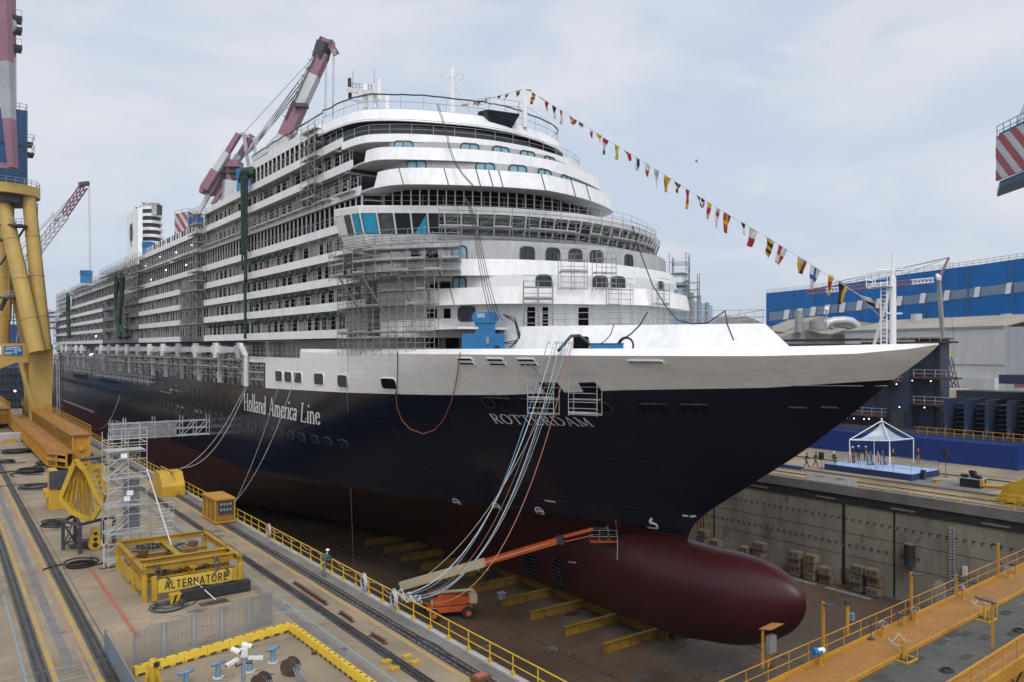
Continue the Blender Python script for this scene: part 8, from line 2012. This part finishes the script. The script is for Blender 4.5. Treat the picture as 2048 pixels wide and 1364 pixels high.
# ------------------------------------------------------------------ hoses between bow and quay
def sag(a, b, s, n=26, bias=1.0, jit=0):
    a, b = Vector(a), Vector(b); out = []
    for i in range(n+1):
        u = i/n; p = a+(b-a)*u; p.z -= s*4*u*(1-u)*(1+.0*u); out.append(p)
    return out
hz = [('hose_blue',(1095,700),(800,1190),5.0,'blue hose of the bundle from bow to quay, leftmost at the bow',.055),('hose_white',(1108,699),(793,1192),4.6,'bright white hose of the bundle from bow to quay',.07),
 ('hose_brown',(1114,699),(806,1194),5.2,'brown hose of the bundle from bow to quay',.05),('hose_white',(1121,699),(812,1196),5.4,'pale hose right of the bright white one, bow to quay',.05),('hose_blue',(1127,699),(803,1188),5.6,'light blue hose in the middle of the bundle, bow to quay',.05),
 ('galv',(1133,698),(815,1192),5.2,'grey hose near the right side of the bundle, bow to quay',.05),('hose_red',(1144,698),(850,1206),5.4,'red hose at the right side of the bundle, bow to quay',.055),('galv',(1139,698),(788,1188),3.4,'grey cable lying highest and leftmost towards the quay',.045)]
for m, a, b, s, lb, r in hz:
    A = hit(a[0], 708); A = A+V(-.25,-.25,.75); Bp = az(b[0], b[1], .9); mb = MB(); P = sag(A, Bp, s); r *= .85
    mb.tube([A+V(1.0,.9,.05), A+V(.5,.4,.25)]+P, r*.62, 6); tag(mb.build('hose', M[m]), lb, 'hose', 'hoses hanging from the bow to the quay')
mb = MB()
for k in range(4): c = az(800+9*k,1190+3*k,.9); mb.tube([c+V(.3*math.sin(i*1.1),.5*math.cos(i*.9+k),.25*math.sin(i*1.7)) for i in range(9)], .04, 5)
tag(mb.build('hose_tangle', M['hose_white']), 'knot of white and grey hose ends tied to the yellow railing', 'hose')
for px, py0, py1, m, lb in ((1064,725,765,'galv','thin grey cable hanging from the vent to the left anchor opening'),(1052,726,775,'hose_white','white cable end hanging below the bow vent')):
    A, C = hit(px, py0), hit(px+35, py1); mb = MB(); mb.tube([hp(A.y+(C.y-A.y)*i/8, A.z+(C.z-A.z)*i/8-.5*math.sin(math.pi*i/8), .25) for i in range(9)], .035, 5); tag(mb.build('cable', M[m]), lb, 'cable')
# red loop, plumb line, mooring ropes
P = []
for px, py in ((793,783),(796,815),(806,840),(822,857),(848,866),(872,858),(890,835),(905,800),(914,760),(922,703)):
    h_ = hit(px, py); P.append(hp(h_.y, h_.z, .12))
mb = MB(); mb.tube(P, .045, 5); tag(mb.build('cord', M['hose_red']), 'red cord hanging in a deep loop over the black bow plating', 'cord')
P = [];
for px, py in ((797,703),(796,760),(794,790)): h_ = hit(px, py); P.append(hp(h_.y, h_.z, .1))
mb = MB(); mb.tube(P, .04, 5); tag(mb.build('cord', M['rope_black']), 'dark cord hanging over the white plating above the red loop', 'cord')
a = hit(699, 708); f_ = az(707, 1132, DF); mb = MB(); mb.tube([hp(a.y,a.z,.15), V(a.x-.4,a.y-.2,a.z-3), V(f_.x,f_.y,DF+.1)], .03, 5); tag(mb.build('plumb_line', M['hose_pink']), 'long straight yellowish rope hanging from the bow to the dock floor', 'rope')
for (p, q_, s, lb, r) in (((495,770),(362,935),3.0,'white mooring rope from the ship side to the yellow steel cover',.042),((491,772),(350,942),2.2,'second white mooring rope running beside the first',.032)):
    A = ax(*p, 33.9); C = az(*q_, .4); mb = MB(); mb.tube(sag(A, C, s), r, 5); tag(mb.build('mooring_rope', M['hose_white']), lb, 'rope', 'mooring ropes on the ship side')
A, C = ax(558, 770, 33.9), az(470, 1005, .5); mb = MB(); mb.tube(sag(A, C, .8), .03, 5); tag(mb.build('cable', M['galv']), 'thin grey cable slung from the white plating to the socket cabinet', 'cable')
A, C = ax(600, 720, 33.9), az(462, 1012, .4); mb = MB(); mb.tube(sag(A, C, 2.2), .03, 5); tag(mb.build('cable', M['galv']), 'second thin cable sagging farther towards the socket cabinet', 'cable')
A, C = ax(240, 790, 34.0), az(178, 850, 2); mb = MB(); mb.tube(sag(A, C, 3.5), .09, 5); tag(mb.build('mooring_rope', M['galv']), 'grey rope looping from the far hull to the ochre girder', 'rope')
# power cables over the front of the superstructure
cab = [(873,207,81),(882,235,79.6),(892,268,78),(898,296,76.5),(908,325,75.3),(925,350,74),(945,372,73),(957,384,72.6)]
low = [(925,392,73.4),(936,410,70.8),(943,440,69.6),(950,480,68.8),(958,530,67.6),(966,575,66.8),(977,622,67.6),(985,640,68.4)]
for k in range(2):
    mb = MB(); mb.tube([pt(x+2.5*k+.4*k*k, y, d-.5) for x, y, d in cab], .035, 6); tag(mb.build('power_cable', M['rope_black']), ('thick black cable running down the upper front from the roof','second black cable beside it on the upper front')[k], 'cable', 'black cables down the ship front')
for k in range(4):
    mb = MB(); mb.tube([pt(x+(3.6*k)*(.3+.22*i), y, d-.6) for i, (x, y, d) in enumerate(low)], .03, 6); tag(mb.build('power_cable', M['rope_black']), 'black cable hanging from the bridge roof to the blue unit, '+('leftmost','second from left','second from right','rightmost')[k], 'cable', 'black cables down the ship front')
P = [(1265,452,66),(1275,490,65.6),(1290,530,65),(1305,570,64.5),(1330,610,64),(1355,640,63),(1385,648,61),(1415,646,59),(1450,622,57),(1455,650,56.6),(1467,680,56)]
mb = MB(); mb.tube([pt(x,y,d) for x, y, d in P], .05, 6); tag(mb.build('power_cable', M['rope_black']), 'black cable trailing from the far bridge wing down over the foredeck', 'cable', 'black cables down the ship front')
# blue ventilation units
def box_uv(mb, c, w_, d_, z0, z1): mb.obox(V(c.x,c.y,(z0+z1)/2), V(CT,-ST,0)*w_/2, V(ST,CT,0)*d_/2, V(0,0,(z1-z0)/2))
t = thing('ventilation_unit', 'bright blue ventilation unit with hexagonal head on the foredeck', 'ventilation unit', pt(967,696,70.3)); D_ = 70.3; k_ = D_/F
c = pt(967, 690, D_); z0, z1, z2 = 14.75, H+(HY-668)*k_, H+(HY-647)*k_
mb = MB(); box_uv(mb, c, 84*k_, 2.6, z0, z1); mb.build('base_box', M['blue_unit'], t, bevel=.03)
mb = MB(); box_uv(mb, c+V(CT,-ST,0)*.15, 40*k_, 1.7, z1, z2); mb.build('neck', M['blue_unit'], t)
cc = c+V(CT,-ST,0)*.15; z3 = H+(HY-625)*k_; u_, f_ = V(CT,-ST,0), V(ST,CT,0); w2 = 27*k_; hh = (z3-z2)
P = [(-w2*.75,0),(-w2*1.0,hh*.5),(-w2*.8,hh),(w2*.8,hh),(w2*1.0,hh*.5),(w2*.75,0)]
mb = MB(); mb.extr([V(cc.x,cc.y,z2)+u_*a-f_*.95+V(0,0,b) for a, b in P], f_*1.9); hd = mb.build('hex_head', M['blue_unit'], t, bevel=.03)
mb = MB()
for j in range(3):
    for i in range(4): p = V(cc.x,cc.y,z2)-f_*.97+u_*(-w2*.5+i*.17)+V(0,0,hh*.55+j*.13); mb.obox(p, u_*.055, f_*.01, V(0,0,.045))
mb.build('logo_plate', M['letter_white'], hd)
mb = MB(); mb.tube([c+u_*(1.2)-f_*1.32+V(0,0,-.3), c+u_*1.2-f_*1.4+V(0,0,-.3)], .28, 12); mb.build('port', M['rope_black'], t); mb = MB(); mb.obox(V(c.x,c.y,z1-.6)-f_*1.36+u_*.4, u_*.12, f_*.05, V(0,0,.3)); mb.build('switch_box', M['galv'], t)
mb = MB()
for k in range(3): mb.tube([cc+u_*(w2*.9)-f_*(.3*k)+V(0,0,1.2-.3*k), cc+u_*(w2*1.4)-f_*.4+V(0,0,.2), cc+u_*(w2*1.9+.3*k)-f_*.5+V(0,0,-.2+.3*k), cc+u_*(w2*2.6)-f_*.6+V(0,0,.9-.4*k), cc+u_*(w2*2.2)-f_*.6+V(0,0,2.4-.2*k), cc+u_*(w2*1.3)-f_*.6+V(0,0,2.7)], .045, 5)
mb.build('cable', M['rope_black'], t)
def vent(px0, px1, py0, py1, D_, label):
    k_ = D_/F; c = pt((px0+px1)/2, py1, D_); zt_ = H+(HY-py0)*k_; t = thing('ventilation_unit', label, 'ventilation unit', c, 'blue ventilation units on the ship'); w_ = (px1-px0)*k_
    zm = c.z+(zt_-c.z)*.62; mb = MB(); box_uv(mb, c, w_, w_*.8, c.z, zm); mb.build('body', M['blue_unit'], t, bevel=.05); mb = MB(); box_uv(mb, c, w_*1.08, w_*.9, zm, zt_); mb.build('head', M['blue_unit'], t, bevel=.1)
    mb = MB(); p = V(c.x,c.y,zm)-V(ST,CT,0)*w_*.46
    for i in range(4): mb.obox(p+V(0,0,(zt_-zm)*(.2+.2*i)), V(CT,-ST,0)*w_*.42, V(ST,CT,0)*.02, V(0,0,.05))
    mb.build('louvre', M['cab_blue'], t)
vent(477,503,340,395,117,'blue ventilation unit on the upper deck step with green ducts draped from it'); vent(288,307,484,516,196,'blue ventilation unit standing in front of the funnel'); vent(164,181,541,566,262,'blue ventilation unit high on the far aft deck'); vent(503,516,355,380,118,'small blue ventilation unit half hidden at the roof end')
c = hit(1207, 704); t = thing('blue_box', 'long blue box with a coil of cable on the foredeck behind the bulwark', 'box', c+V(1.6,1.4,0)); p = c+V(1.6,1.4,0)
mb = MB(); mb.obox(V(p.x,p.y,15.55), V(CT,-ST,0)*1.25, V(ST,CT,0)*.6, V(0,0,.62)); mb.build('body', M['blue_unit'], t, bevel=.03); mb = MB(); mb.obox(V(p.x,p.y,16.2), V(CT,-ST,0)*1.3, V(ST,CT,0)*.65, V(0,0,.03)); mb.build('lid', M['cab_blue'], t)
p = p+V(CT,-ST,0)*1.5; mb = MB()
for k in range(5): mb.tube([V(p.x,p.y,16.05)+V(CT,-ST,0)*(.5+.03*k)*math.cos(i*.42)+V(0,0,(.55+.03*k)*math.sin(i*.42))-V(ST,CT,0)*(.5-.1*k) for i in range(16)], .05, 5)
tag(mb.build('cable_coil', M['rope_black']), 'upright coil of dark cable at the right end of the blue box', 'cable coil')
for P, r, m, lb in ((((1117,701,61.2),(1130,686,62),(1142,672,63.2),(1158,671,64),(1170,680,65.5),(1180,690,66)),.13,'steel_dark','thick grey hose bent over the bulwark into the dark doorway'),(((1228,648,61.6),(1222,668,61.8),(1210,682,62.2),(1196,690,62.5)),.04,'rope_black','thin black cable from the deck rail to the blue box'),(((1295,624,61.6),(1280,650,61),(1262,668,61),(1240,682,61.5),(1232,690,61.8)),.06,'rope_black','black hose from the deck rail sweeping down to the cable coil')):
    mb = MB(); mb.tube([pt(*q_) for q_ in P], r, 7); tag(mb.build('hose', M[m]), lb, 'hose')
# green fabric ducts
def duct(P, r, label, grp='green ventilation ducts on the ship', wob=.12, seed=1):
    q = random.Random(seed); out = []; rr = []
    P = [Vector(p) for p in P]
    for a, b in zip(P, P[1:]):
        n = max(2, int((b-a).length/.5))
        for i in range(n): out.append(a+(b-a)*(i/n)+V(0, q.uniform(-wob,wob), q.uniform(-wob,wob)*.4)); rr.append(r*q.uniform(.85,1.12))
    out.append(P[-1]); rr.append(r); mb = MB(); mb.tube(out, rr, 9); o = mb.build('fabric_duct', M['green_duct'], smooth=2); return tag(o, label, 'duct', grp)
yd = ax(492, 500, 33.6).y
for k, (zb_, dx_, lb) in enumerate(((17.2,0,'longest green duct hanging down the ship side amidships'),(25.0,.55,'shorter green duct hanging beside the longest one'),(26.5,-.6,'green duct ending in loops at mid height'),(28.5,.2,'shortest green duct of the hanging bundle'))):
    duct([(33.5-.1*k, yd-dx_*1.7, 39.3), (33.5-.1*k, yd-dx_*1.3, 33), (33.5-.1*k, yd-dx_*1.0, zb_)], .2 if k < 2 else .15, lb, seed=k+1)
t_ = MB(); t_.tube([V(33.6,yd+2.6,38.9), V(33.7,yd+1,40.0), V(33.8,yd-1.6,39.7), V(33.6,yd-2.6,38.9)], [.3,.6,.6,.3], 10); t_.tube([V(34.2,yd+2,39.5), V(34.4,yd-2,39.7)], [.45,.4], 9); tag(t_.build('fabric_duct', M['green_duct'], smooth=2), 'bunched green fabric over the roof edge beside the blue unit', 'duct', 'green ventilation ducts on the ship')
for k, (y0, y1, z0, z1, lb) in enumerate(((y_, y_+9, 33, 18.5, l_) for y_, l_ in ((194,'thick green duct hanging on the dark recess amidships'),(201,'second green duct at the dark recess amidships')))):
    duct([(33.0, y0, z0), (33.0, y0+1, 26), (33.1, y0+3-k*4, 21), (33.2, y0-4, 18.2)], .55, lb, seed=10+k)
duct([(33.0,286,33),(33.0,287,27),(33.0,284,19)], .6, 'green duct hanging far aft near the stern', seed=14)
lv_ = {0:'lowest balcony deck',1:'second balcony deck',2:'third balcony deck',3:'fourth balcony deck'}
for k, (zi, y0, y1) in enumerate(((0,78,106),(1,82,106),(2,84,106),(3,92,107),(0,112,128),(1,190,224),(3,186,222))):
    z = BZ[zi+1]-.25; P = []; n = int((y1-y0)/2.1)
    for i in range(n+1): P += [V(34.4, y0+(y1-y0)*(i+j/6)/n, z-(.35+.4*((i*7) % 3)/3)*math.sin(math.pi*j/6)) for j in range(6)]
    duct(P, .13 if y0 < 150 else .25, 'wavy green duct slung under the '+('ceiling of the '+lv_[zi])+(' near the bow' if k < 4 else ' near the hanging ducts' if k == 4 else ' at the dark recess'), seed=20+k, wob=.04)
# bird
b_ = pt(1393, 323, 80); mb = MB(); mb.tube([b_-V(.18,0,0), b_, b_+V(.2,0,.02)], [.03,.07,.02], 6); 
mb.add([b_+V(0,0,.03), b_+V(.08,.1,.2), b_+V(-.06,.1,.2), b_+V(-.08,0,.03)], [(0,1,2,3)]); mb.add([b_+V(0,0,.03), b_+V(.08,-.14,.16), b_+V(-.06,-.14,.16), b_+V(-.08,0,.03)], [(0,1,2,3)]); tag(mb.build('bird', M['steel_dark']), 'small dark bird in the sky right of the ship', 'bird')
# ------------------------------------------------------------------ people
def skin(name, nodes, edges, m, parent, mw, root=0, lvl=1):
    me = bpy.data.meshes.new(name); bm = bmesh.new(); sl_ = bm.verts.layers.skin.verify(); vs = []
    o3 = org(parent)
    for i, (p, r) in enumerate(nodes):
        v = bm.verts.new(mw @ Vector(p) - o3); v[sl_].radius = (r[0], r[1]) if hasattr(r, '__len__') else (r, r); v[sl_].use_root = (i == root); vs.append(v)
    for a, b in edges: bm.edges.new((vs[a], vs[b]))
    bm.to_mesh(me); bm.free(); me.materials.append(m); o = bpy.data.objects.new(name, me); COL.objects.link(o); o.parent = parent
    s = o.modifiers.new('skin', 'SKIN'); s.use_smooth_shade = True
    d = o.modifiers.new('sub', 'SUBSURF'); d.levels = lvl; d.render_levels = lvl; return o
def person(label, pos, yaw, top, bottom, helmet=None, pose='stand', h=1.76, vest=None, group=None):
    """faces local -Y; yaw turns about Z. x = figure's left/right, z up."""
    pos = Vector(pos); t = thing('person', label, 'person', pos, group); s = h/1.76
    mw = Matrix.Translation(pos) @ Matrix.Rotation(yaw, 4, 'Z') @ Matrix.Scale(s, 4)
    lean = dict(stand=0, walk=-.05, lean=-.28, crouch=-.25, sit=0, work=-.1).get(pose, 0)
    dz = {'crouch': -.38, 'sit': -.42}.get(pose, 0)
    pel = V(0, .03 if pose == 'lean' else 0, .95+dz); ch = V(0, lean*.75, 1.34+dz); nk = V(0, lean, 1.49+dz); hd = V(0, lean*1.15-.015, 1.60+dz); hd2 = V(0, lean*1.2-.01, 1.69+dz)
    SH = [V(x, lean*.9, 1.41+dz) for x in (-.185, .185)]
    arms = {'stand': [(V(-.25,-.0,1.13),V(-.23,-.10,.90)),(V(.25,.0,1.13),V(.23,-.10,.90))], 'walk': [(V(-.24,.12,1.14),V(-.25,.10,.90)),(V(.24,-.12,1.15),V(.22,-.30,.98))],
            'lean': [(V(-.27,-.42,1.12),V(-.17,-.66,1.05)),(V(.27,-.40,1.12),V(.15,-.62,1.08))], 'work': [(V(-.26,-.16,1.16),V(-.12,-.38,1.20)),(V(.26,-.14,1.16),V(.1,-.40,1.18))],
            'fold': [(V(-.26,-.06,1.13),V(-.04,-.24,1.12)),(V(.26,-.06,1.13),V(.05,-.25,1.16))], 'crouch': [(V(-.27,-.35,.82),V(-.2,-.55,.72)),(V(.27,-.35,.82),V(.2,-.55,.75))], 'sit': [(V(-.25,-.1,.75),V(-.16,-.32,.62)),(V(.25,-.1,.75),V(.16,-.32,.62))]}[pose]
    legs = {'walk': [(V(-.10,-.20,.50),V(-.10,-.30,.10)),(V(.10,.08,.52),V(.10,.38,.16))], 'crouch': [(V(-.14,-.32,.48),V(-.12,.02,.09)),(V(.14,-.34,.46),V(.12,.0,.09))], 'sit': [(V(-.1,-.42,.5),V(-.1,-.44,.09)),(V(.1,-.42,.5),V(.1,-.44,.09))], 'lean': [(V(-.10,.05,.50),V(-.10,.12,.09)),(V(.11,-.08,.51),V(.11,-.02,.09))]}.get(pose, [(V(-.10,-.02,.50),V(-.11,.02,.09)),(V(.10,-.02,.50),V(.11,.02,.09))])
    N = [(pel,.08),(V(0,lean*.3,1.12+dz),.08),(ch,.09),(nk,.052),(hd,.085),(hd2,.088),(hd+V(0,-.10,-.005),.022)]; E = [(0,1),(1,2),(2,3),(3,4),(4,5),(4,6)]
    for sd in (0, 1):
        el, wr = arms[sd]; b = len(N); N += [(SH[sd],.06),(el,.042),(wr,.03)]; E += [(2,b),(b,b+1),(b+1,b+2)]
        d = (wr-el).normalized(); x = V(1,0,0); sx = d.cross(V(0,1,0.3)).normalized(); pm = wr+d*.07; N.append((pm,(.036,.022))); E.append((b+2,b+3)); pi = b+3
        for k, ln_ in enumerate((.068,.08,.074,.058)):
            o_ = sx*(.03-.02*k); i = len(N); crl = V(0,-.02,-.02); N += [(pm+d*.03+o_,.0095),(pm+d*(.03+ln_*.55)+o_+crl*.3,.0088),(pm+d*(.03+ln_*.9)+o_+crl*1.4,.008)]; E += [(pi,i),(i,i+1),(i+1,i+2)]
        i = len(N); N += [(wr+d*.04+sx*.04,.0105),(wr+d*.075+sx*.062+V(0,-.012,0),.0095)]; E += [(pi,i),(i,i+1)]
        hp0 = pel+V(-.095 if sd == 0 else .095, 0, -.06); kn, an = legs[sd]; b = len(N); N += [(hp0,.08),(kn,.055),(an,.035),(an+V(0,-.14,-.05),.03)]; E += [(0,b),(b,b+1),(b+1,b+2),(b+2,b+3)]
    skin('body', N, E, M['skin'], t, mw)
    J = [(pel+V(0,0,.0),(.15,.135)),(V(0,lean*.3,1.12+dz),(.145,.13)),(ch,(.17,.15)),(nk+V(0,0,-.03),.075)]; JE = [(0,1),(1,2),(2,3)]
    for sd in (0, 1):
        el, wr = arms[sd]; b = len(J); J += [(SH[sd],.078),(el,.06),(el+(wr-el)*.93,.045)]; JE += [(2,b),(b,b+1),(b+1,b+2)]
    skin('jacket', J, JE, M[top], t, mw)
    if vest: skin('vest', [(pel+V(0,0,.1),(.165,.125)),(V(0,lean*.3,1.16+dz),(.168,.15)),(ch+V(0,0,.02),(.19,.17))], [(0,1),(1,2)], M[vest], t, mw)
    T = [(pel+V(0,0,.02),(.15,.135))]; TE = []
    for sd in (0, 1):
        hp0 = pel+V(-.095 if sd == 0 else .095, 0, -.07); kn, an = legs[sd]; b = len(T); T += [(hp0,.10),(kn,.075),(an+(kn-an)*.05,.055)]; TE += [(0,b),(b,b+1),(b+1,b+2)]
    skin('trousers', T, TE, M[bottom], t, mw)
    for sd in (0, 1):
        an = legs[sd][1]; skin('shoe', [(an+V(0,.02,-.01),.05),(an+V(0,-.05,-.045),.045),(an+V(0,-.17,-.055),.036)], [(0,1),(1,2)], M['black'], t, mw)
        e = mw @ (hd+V(-.033 if sd == 0 else .033, -.088, .035)); mb = MB(); mb.sph(e, .012*s, 6, 4); mb.build('eye', M['black'], t)
    if helmet:
        mb = MB(); c = hd2+V(0,.005,.02); vs = []; n = 14
        for i in range(6):
            a = math.pi/2*i/5
            for k in range(n): b = 2*math.pi*k/n; vs.append(mw @ (c+V(.125*math.cos(a)*math.cos(b), .142*math.cos(a)*math.sin(b), .125*math.sin(a))))
        mb.add(vs, [(i*n+k, i*n+(k+1)%n, (i+1)*n+(k+1)%n, (i+1)*n+k) for i in range(5) for k in range(n)])
        mb.obox(mw @ (c+V(0,-.15,-.0)), (mw.to_3x3() @ V(.08,0,0)), (mw.to_3x3() @ V(0,.045,0)), (mw.to_3x3() @ V(0,0,.008))); mb.build('helmet', M[helmet], t, smooth=True)
    else:
        mb = MB(); c = hd2+V(0,.02,.0); mb.sph(mw @ c, .105*s, 12, 8, (.92,1,.95)); mb.build('hair', M['hair'], t, smooth=2)
    return t
def face(p, q): d = Vector(q)-Vector(p); return math.atan2(d.x, -d.y)
w0_ = az(648, 1152, .012); person('worker in teal top, khaki trousers and white helmet leaning over the yellow railing', w0_, face(w0_, w0_+V(3,1.2,0)), 'teal_cloth', 'khaki', 'helmet_white', 'lean')
a = az(957, 1170, DF); person('worker in dark overalls and white helmet on the dock floor, left of two', a, face(a, (0,0,0)), 'black_cloth', 'black_cloth', 'helmet_white', 'stand', group='two workers on the dock floor')
a = az(975, 1168, DF); person('worker in dark overalls and white helmet on the dock floor, right of two', a, face(a, (0,0,0)), 'black_cloth', 'black_cloth', 'helmet_white', 'work', group='two workers on the dock floor')
mat('helmet_green', (.02,.20,.12), (.016,.16,.1), 2, .4)
person('worker in dark clothes and green helmet crouching in the basket of the boom lift', BASK-V(.3,.2,0), face(BASK, hp2), 'black_cloth', 'black_cloth', 'helmet_green', 'crouch')
a = ax(524, 551, 35.0); person('worker in orange overalls and red helmet standing on an upper balcony', V(34.75, a.y, 25.56), face((34,a.y,0), (0,0,0)), 'orange_cloth', 'orange_cloth', 'helmet_red', 'work')
g = 'people on and around the stage'
def sp(px, py, z, label, yawto, top, bottom, helmet, pose='stand', vest=None, h=2.05): p = az(px, py, z); person(label, p, face(p, yawto), top, bottom, helmet, pose, h, vest, g)
sp(1705, 924, .8, 'person in black with white helmet standing behind the lectern', (60,20,0), 'black_cloth', 'black_cloth', 'helmet_white', 'work'); sp(1717, 922, .8, 'person in black with white helmet standing farther back between lectern and flags', (60,20,0), 'black_cloth', 'black_cloth', 'helmet_white')
sp(1731, 923, .8, 'person in black with a yellow-green vest and white helmet beside the flags', (60,20,0), 'black_cloth', 'black_cloth', 'helmet_white', 'work', 'hivis'); sp(1786, 931, .8, 'person in black shirt, beige trousers and red helmet seen from behind under the tent', (125,75,0), 'black_cloth', 'beige_cloth', 'helmet_red')
sp(1836, 930, .8, 'person in dark shirt and red helmet with folded arms at the right of the stage', (60,20,0), 'black_cloth', 'khaki', 'helmet_red', 'fold'); sp(1668, 928, .8, 'person in dark clothes and white helmet sitting at the left end of the stage', (60,20,0), 'black_cloth', 'black_cloth', 'helmet_white', 'sit')
p = az(1668, 928, .8); t = thing('chair', 'dark chair under the person sitting at the left end of the stage', 'chair', p); mb = MB(); mb.box(p.x-.22,p.x+.22,p.y-.22,p.y+.22,1.2,1.25); mb.build('seat', M['black'], t); mb = MB(); mb.box(p.x+.2,p.x+.24,p.y-.22,p.y+.22,1.25,1.7); mb.build('backrest', M['black'], t)
for a_ in (-.2,.2):
    for b_ in (-.2,.2): mb = MB(); mb.tube([V(p.x+a_,p.y+b_,.8), V(p.x+a_,p.y+b_,1.2)], .015, 5); mb.build('leg', M['black'], t)
sp(1613, 936, .01, 'person in dark clothes walking towards the stage, left of two walkers', (100,40,0), 'black_cloth', 'black_cloth', None, 'walk'); sp(1631, 934, .01, 'person in black walking towards the stage, nearest to it', (100,40,0), 'black_cloth', 'black_cloth', None, 'walk')
sp(1566, 936, .01, 'person in dark jacket walking just under the curve of the bow', (100,45,0), 'black_cloth', 'khaki', None, 'walk'); sp(1559, 934, .01, 'person in dark clothes half hidden at the edge of the hull', (100,45,0), 'black_cloth', 'black_cloth', None, 'stand')
# ------------------------------------------------------------------ slight rise of the decks towards the stern
_done = set()
def sheer(o):
    if o.type == 'MESH' and o.data.name not in _done and o.name.split('.')[0] not in ('hull', 'underwater_hull', 'bulbous_bow'):
        _done.add(o.data.name); b = org(o)
        for v in o.data.vertices:
            y, z = v.co.y+b.y, v.co.z+b.z
            if y > 75 and z > 10.9: v.co.z += .0055*(y-75)*min(1, (z-10.9)/5)
    for c in o.children: sheer(c)
sheer(ship)
for o in list(COL.objects):
    if o.parent is None and o.get('group') in ('scaffolds along the ship side', 'green ventilation ducts on the ship'): sheer(o)
# ------------------------------------------------------------------ camera, light, sky
hm = bpy.data.materials.new('haze'); hm.use_nodes = True; nt = hm.node_tree; nt.nodes.remove(nt.nodes['Principled BSDF'])
pv = nt.nodes.new('ShaderNodeVolumePrincipled'); pv.inputs['Color'].default_value = (.86, .9, .96, 1); pv.inputs['Density'].default_value = .00008; pv.inputs['Anisotropy'].default_value = .2
nt.links.new(pv.outputs[0], nt.nodes['Material Output'].inputs['Volume'])
mb = MB(); mb.box(-6500, 6500, -3500, 8500, -16, 125); hz_ = mb.build('haze', hm); hz_['kind'] = 'stuff'
cam = bpy.data.cameras.new('camera'); co = bpy.data.objects.new('camera', cam); COL.objects.link(co)
co.location = (0, 0, H); co.rotation_euler = (math.radians(90), 0, -TH)
cam.sensor_width = 36; cam.lens = 36*F/2048; cam.shift_y = (HY-682)/2048; cam.clip_start = .5; cam.clip_end = 9000
scene.camera = co
SUN_AZ = math.radians(-158); SUN_EL = math.radians(48)       # azimuth from +Y towards +X
sd = V(math.sin(SUN_AZ)*math.cos(SUN_EL), math.cos(SUN_AZ)*math.cos(SUN_EL), math.sin(SUN_EL))
sl = bpy.data.lights.new('sun', 'SUN'); sl.energy = 1.5; sl.angle = math.radians(22); sl.color = (1, .965, .92)
so = bpy.data.objects.new('sun', sl); COL.objects.link(so); so.rotation_euler = (-sd).to_track_quat('-Z', 'Y').to_euler(); so.location = (0, -60, 120)
w = bpy.data.worlds.new('World'); scene.world = w; w.use_nodes = True
nt = w.node_tree; N = nt.nodes; L = nt.links; bg = N['Background']
sky = N.new('ShaderNodeTexSky'); sky.sky_type = 'NISHITA'; sky.sun_disc = False; sky.sun_elevation = SUN_EL; sky.sun_rotation = SUN_AZ
sky.air_density = 1.2; sky.dust_density = 3
tc = N.new('ShaderNodeTexCoord'); mp = N.new('ShaderNodeMapping'); mp.inputs['Scale'].default_value = (1, 1, 2.6)
L.new(tc.outputs['Generated'], mp.inputs[0])
def nz(sc, det, ro=.55):
    n = N.new('ShaderNodeTexNoise'); n.inputs['Scale'].default_value = sc; n.inputs['Detail'].default_value = det; n.inputs['Roughness'].default_value = ro
    n.inputs['Distortion'].default_value = .4; L.new(mp.outputs[0], n.inputs['Vector']); return n.outputs['Fac']
def mr(s, a, b, c=0, d=1):
    r = N.new('ShaderNodeMapRange'); r.interpolation_type = 'SMOOTHSTEP'
    for k, v in zip(('From Min','From Max','To Min','To Max'), (a,b,c,d)): r.inputs[k].default_value = v
    L.new(s, r.inputs['Value']); return r.outputs[0]
def mx(f, a, b, bt='MIX'):
    x = N.new('ShaderNodeMix'); x.data_type = 'RGBA'; x.blend_type = bt
    if isinstance(f, float): x.inputs[0].default_value = f
    else: L.new(f, x.inputs[0])
    for i, q in ((6,a),(7,b)):
        if isinstance(q, tuple): x.inputs[i].default_value = (*q, 1)
        else: L.new(q, x.inputs[i])
    return x.outputs[2]
cl = mx(mr(nz(2.1, 6), .40, .62), (5.9, 6.7, 8.0), (7.6, 7.85, 8.5))      # blue-grey gaps, pale cloud (background strength 0.1)
cl = mx(mr(nz(5.2, 5), .5, .72, 0, .6), cl, (8.1, 8.0, 8.4))
vm = N.new('ShaderNodeVectorMath'); vm.operation = 'DOT_PRODUCT'; L.new(tc.outputs['Generated'], vm.inputs[0]); vm.inputs[1].default_value = tuple(sd)
gl = mr(vm.outputs['Value'], .0, 1.0, 0, 1)                                   # overcast is brighter towards the hidden sun
cl = mx(gl, cl, mx(1.0, cl, (1.75, 1.7, 1.62), 'MULTIPLY'))
cl = mx(.10, cl, sky.outputs[0])
sp = N.new('ShaderNodeSeparateXYZ'); L.new(tc.outputs['Generated'], sp.inputs[0])
cl = mx(mr(sp.outputs['Z'], -.02, .0), (1.2, 1.2, 1.2), cl)
L.new(cl, bg.inputs['Color']); bg.inputs['Strength'].default_value = .1
vs = scene.view_settings; vs.view_transform = 'Standard'; vs.look = 'None'; vs.exposure = .05; vs.gamma = 1
scene.cycles.max_bounces = 6; scene.cycles.use_denoising = True
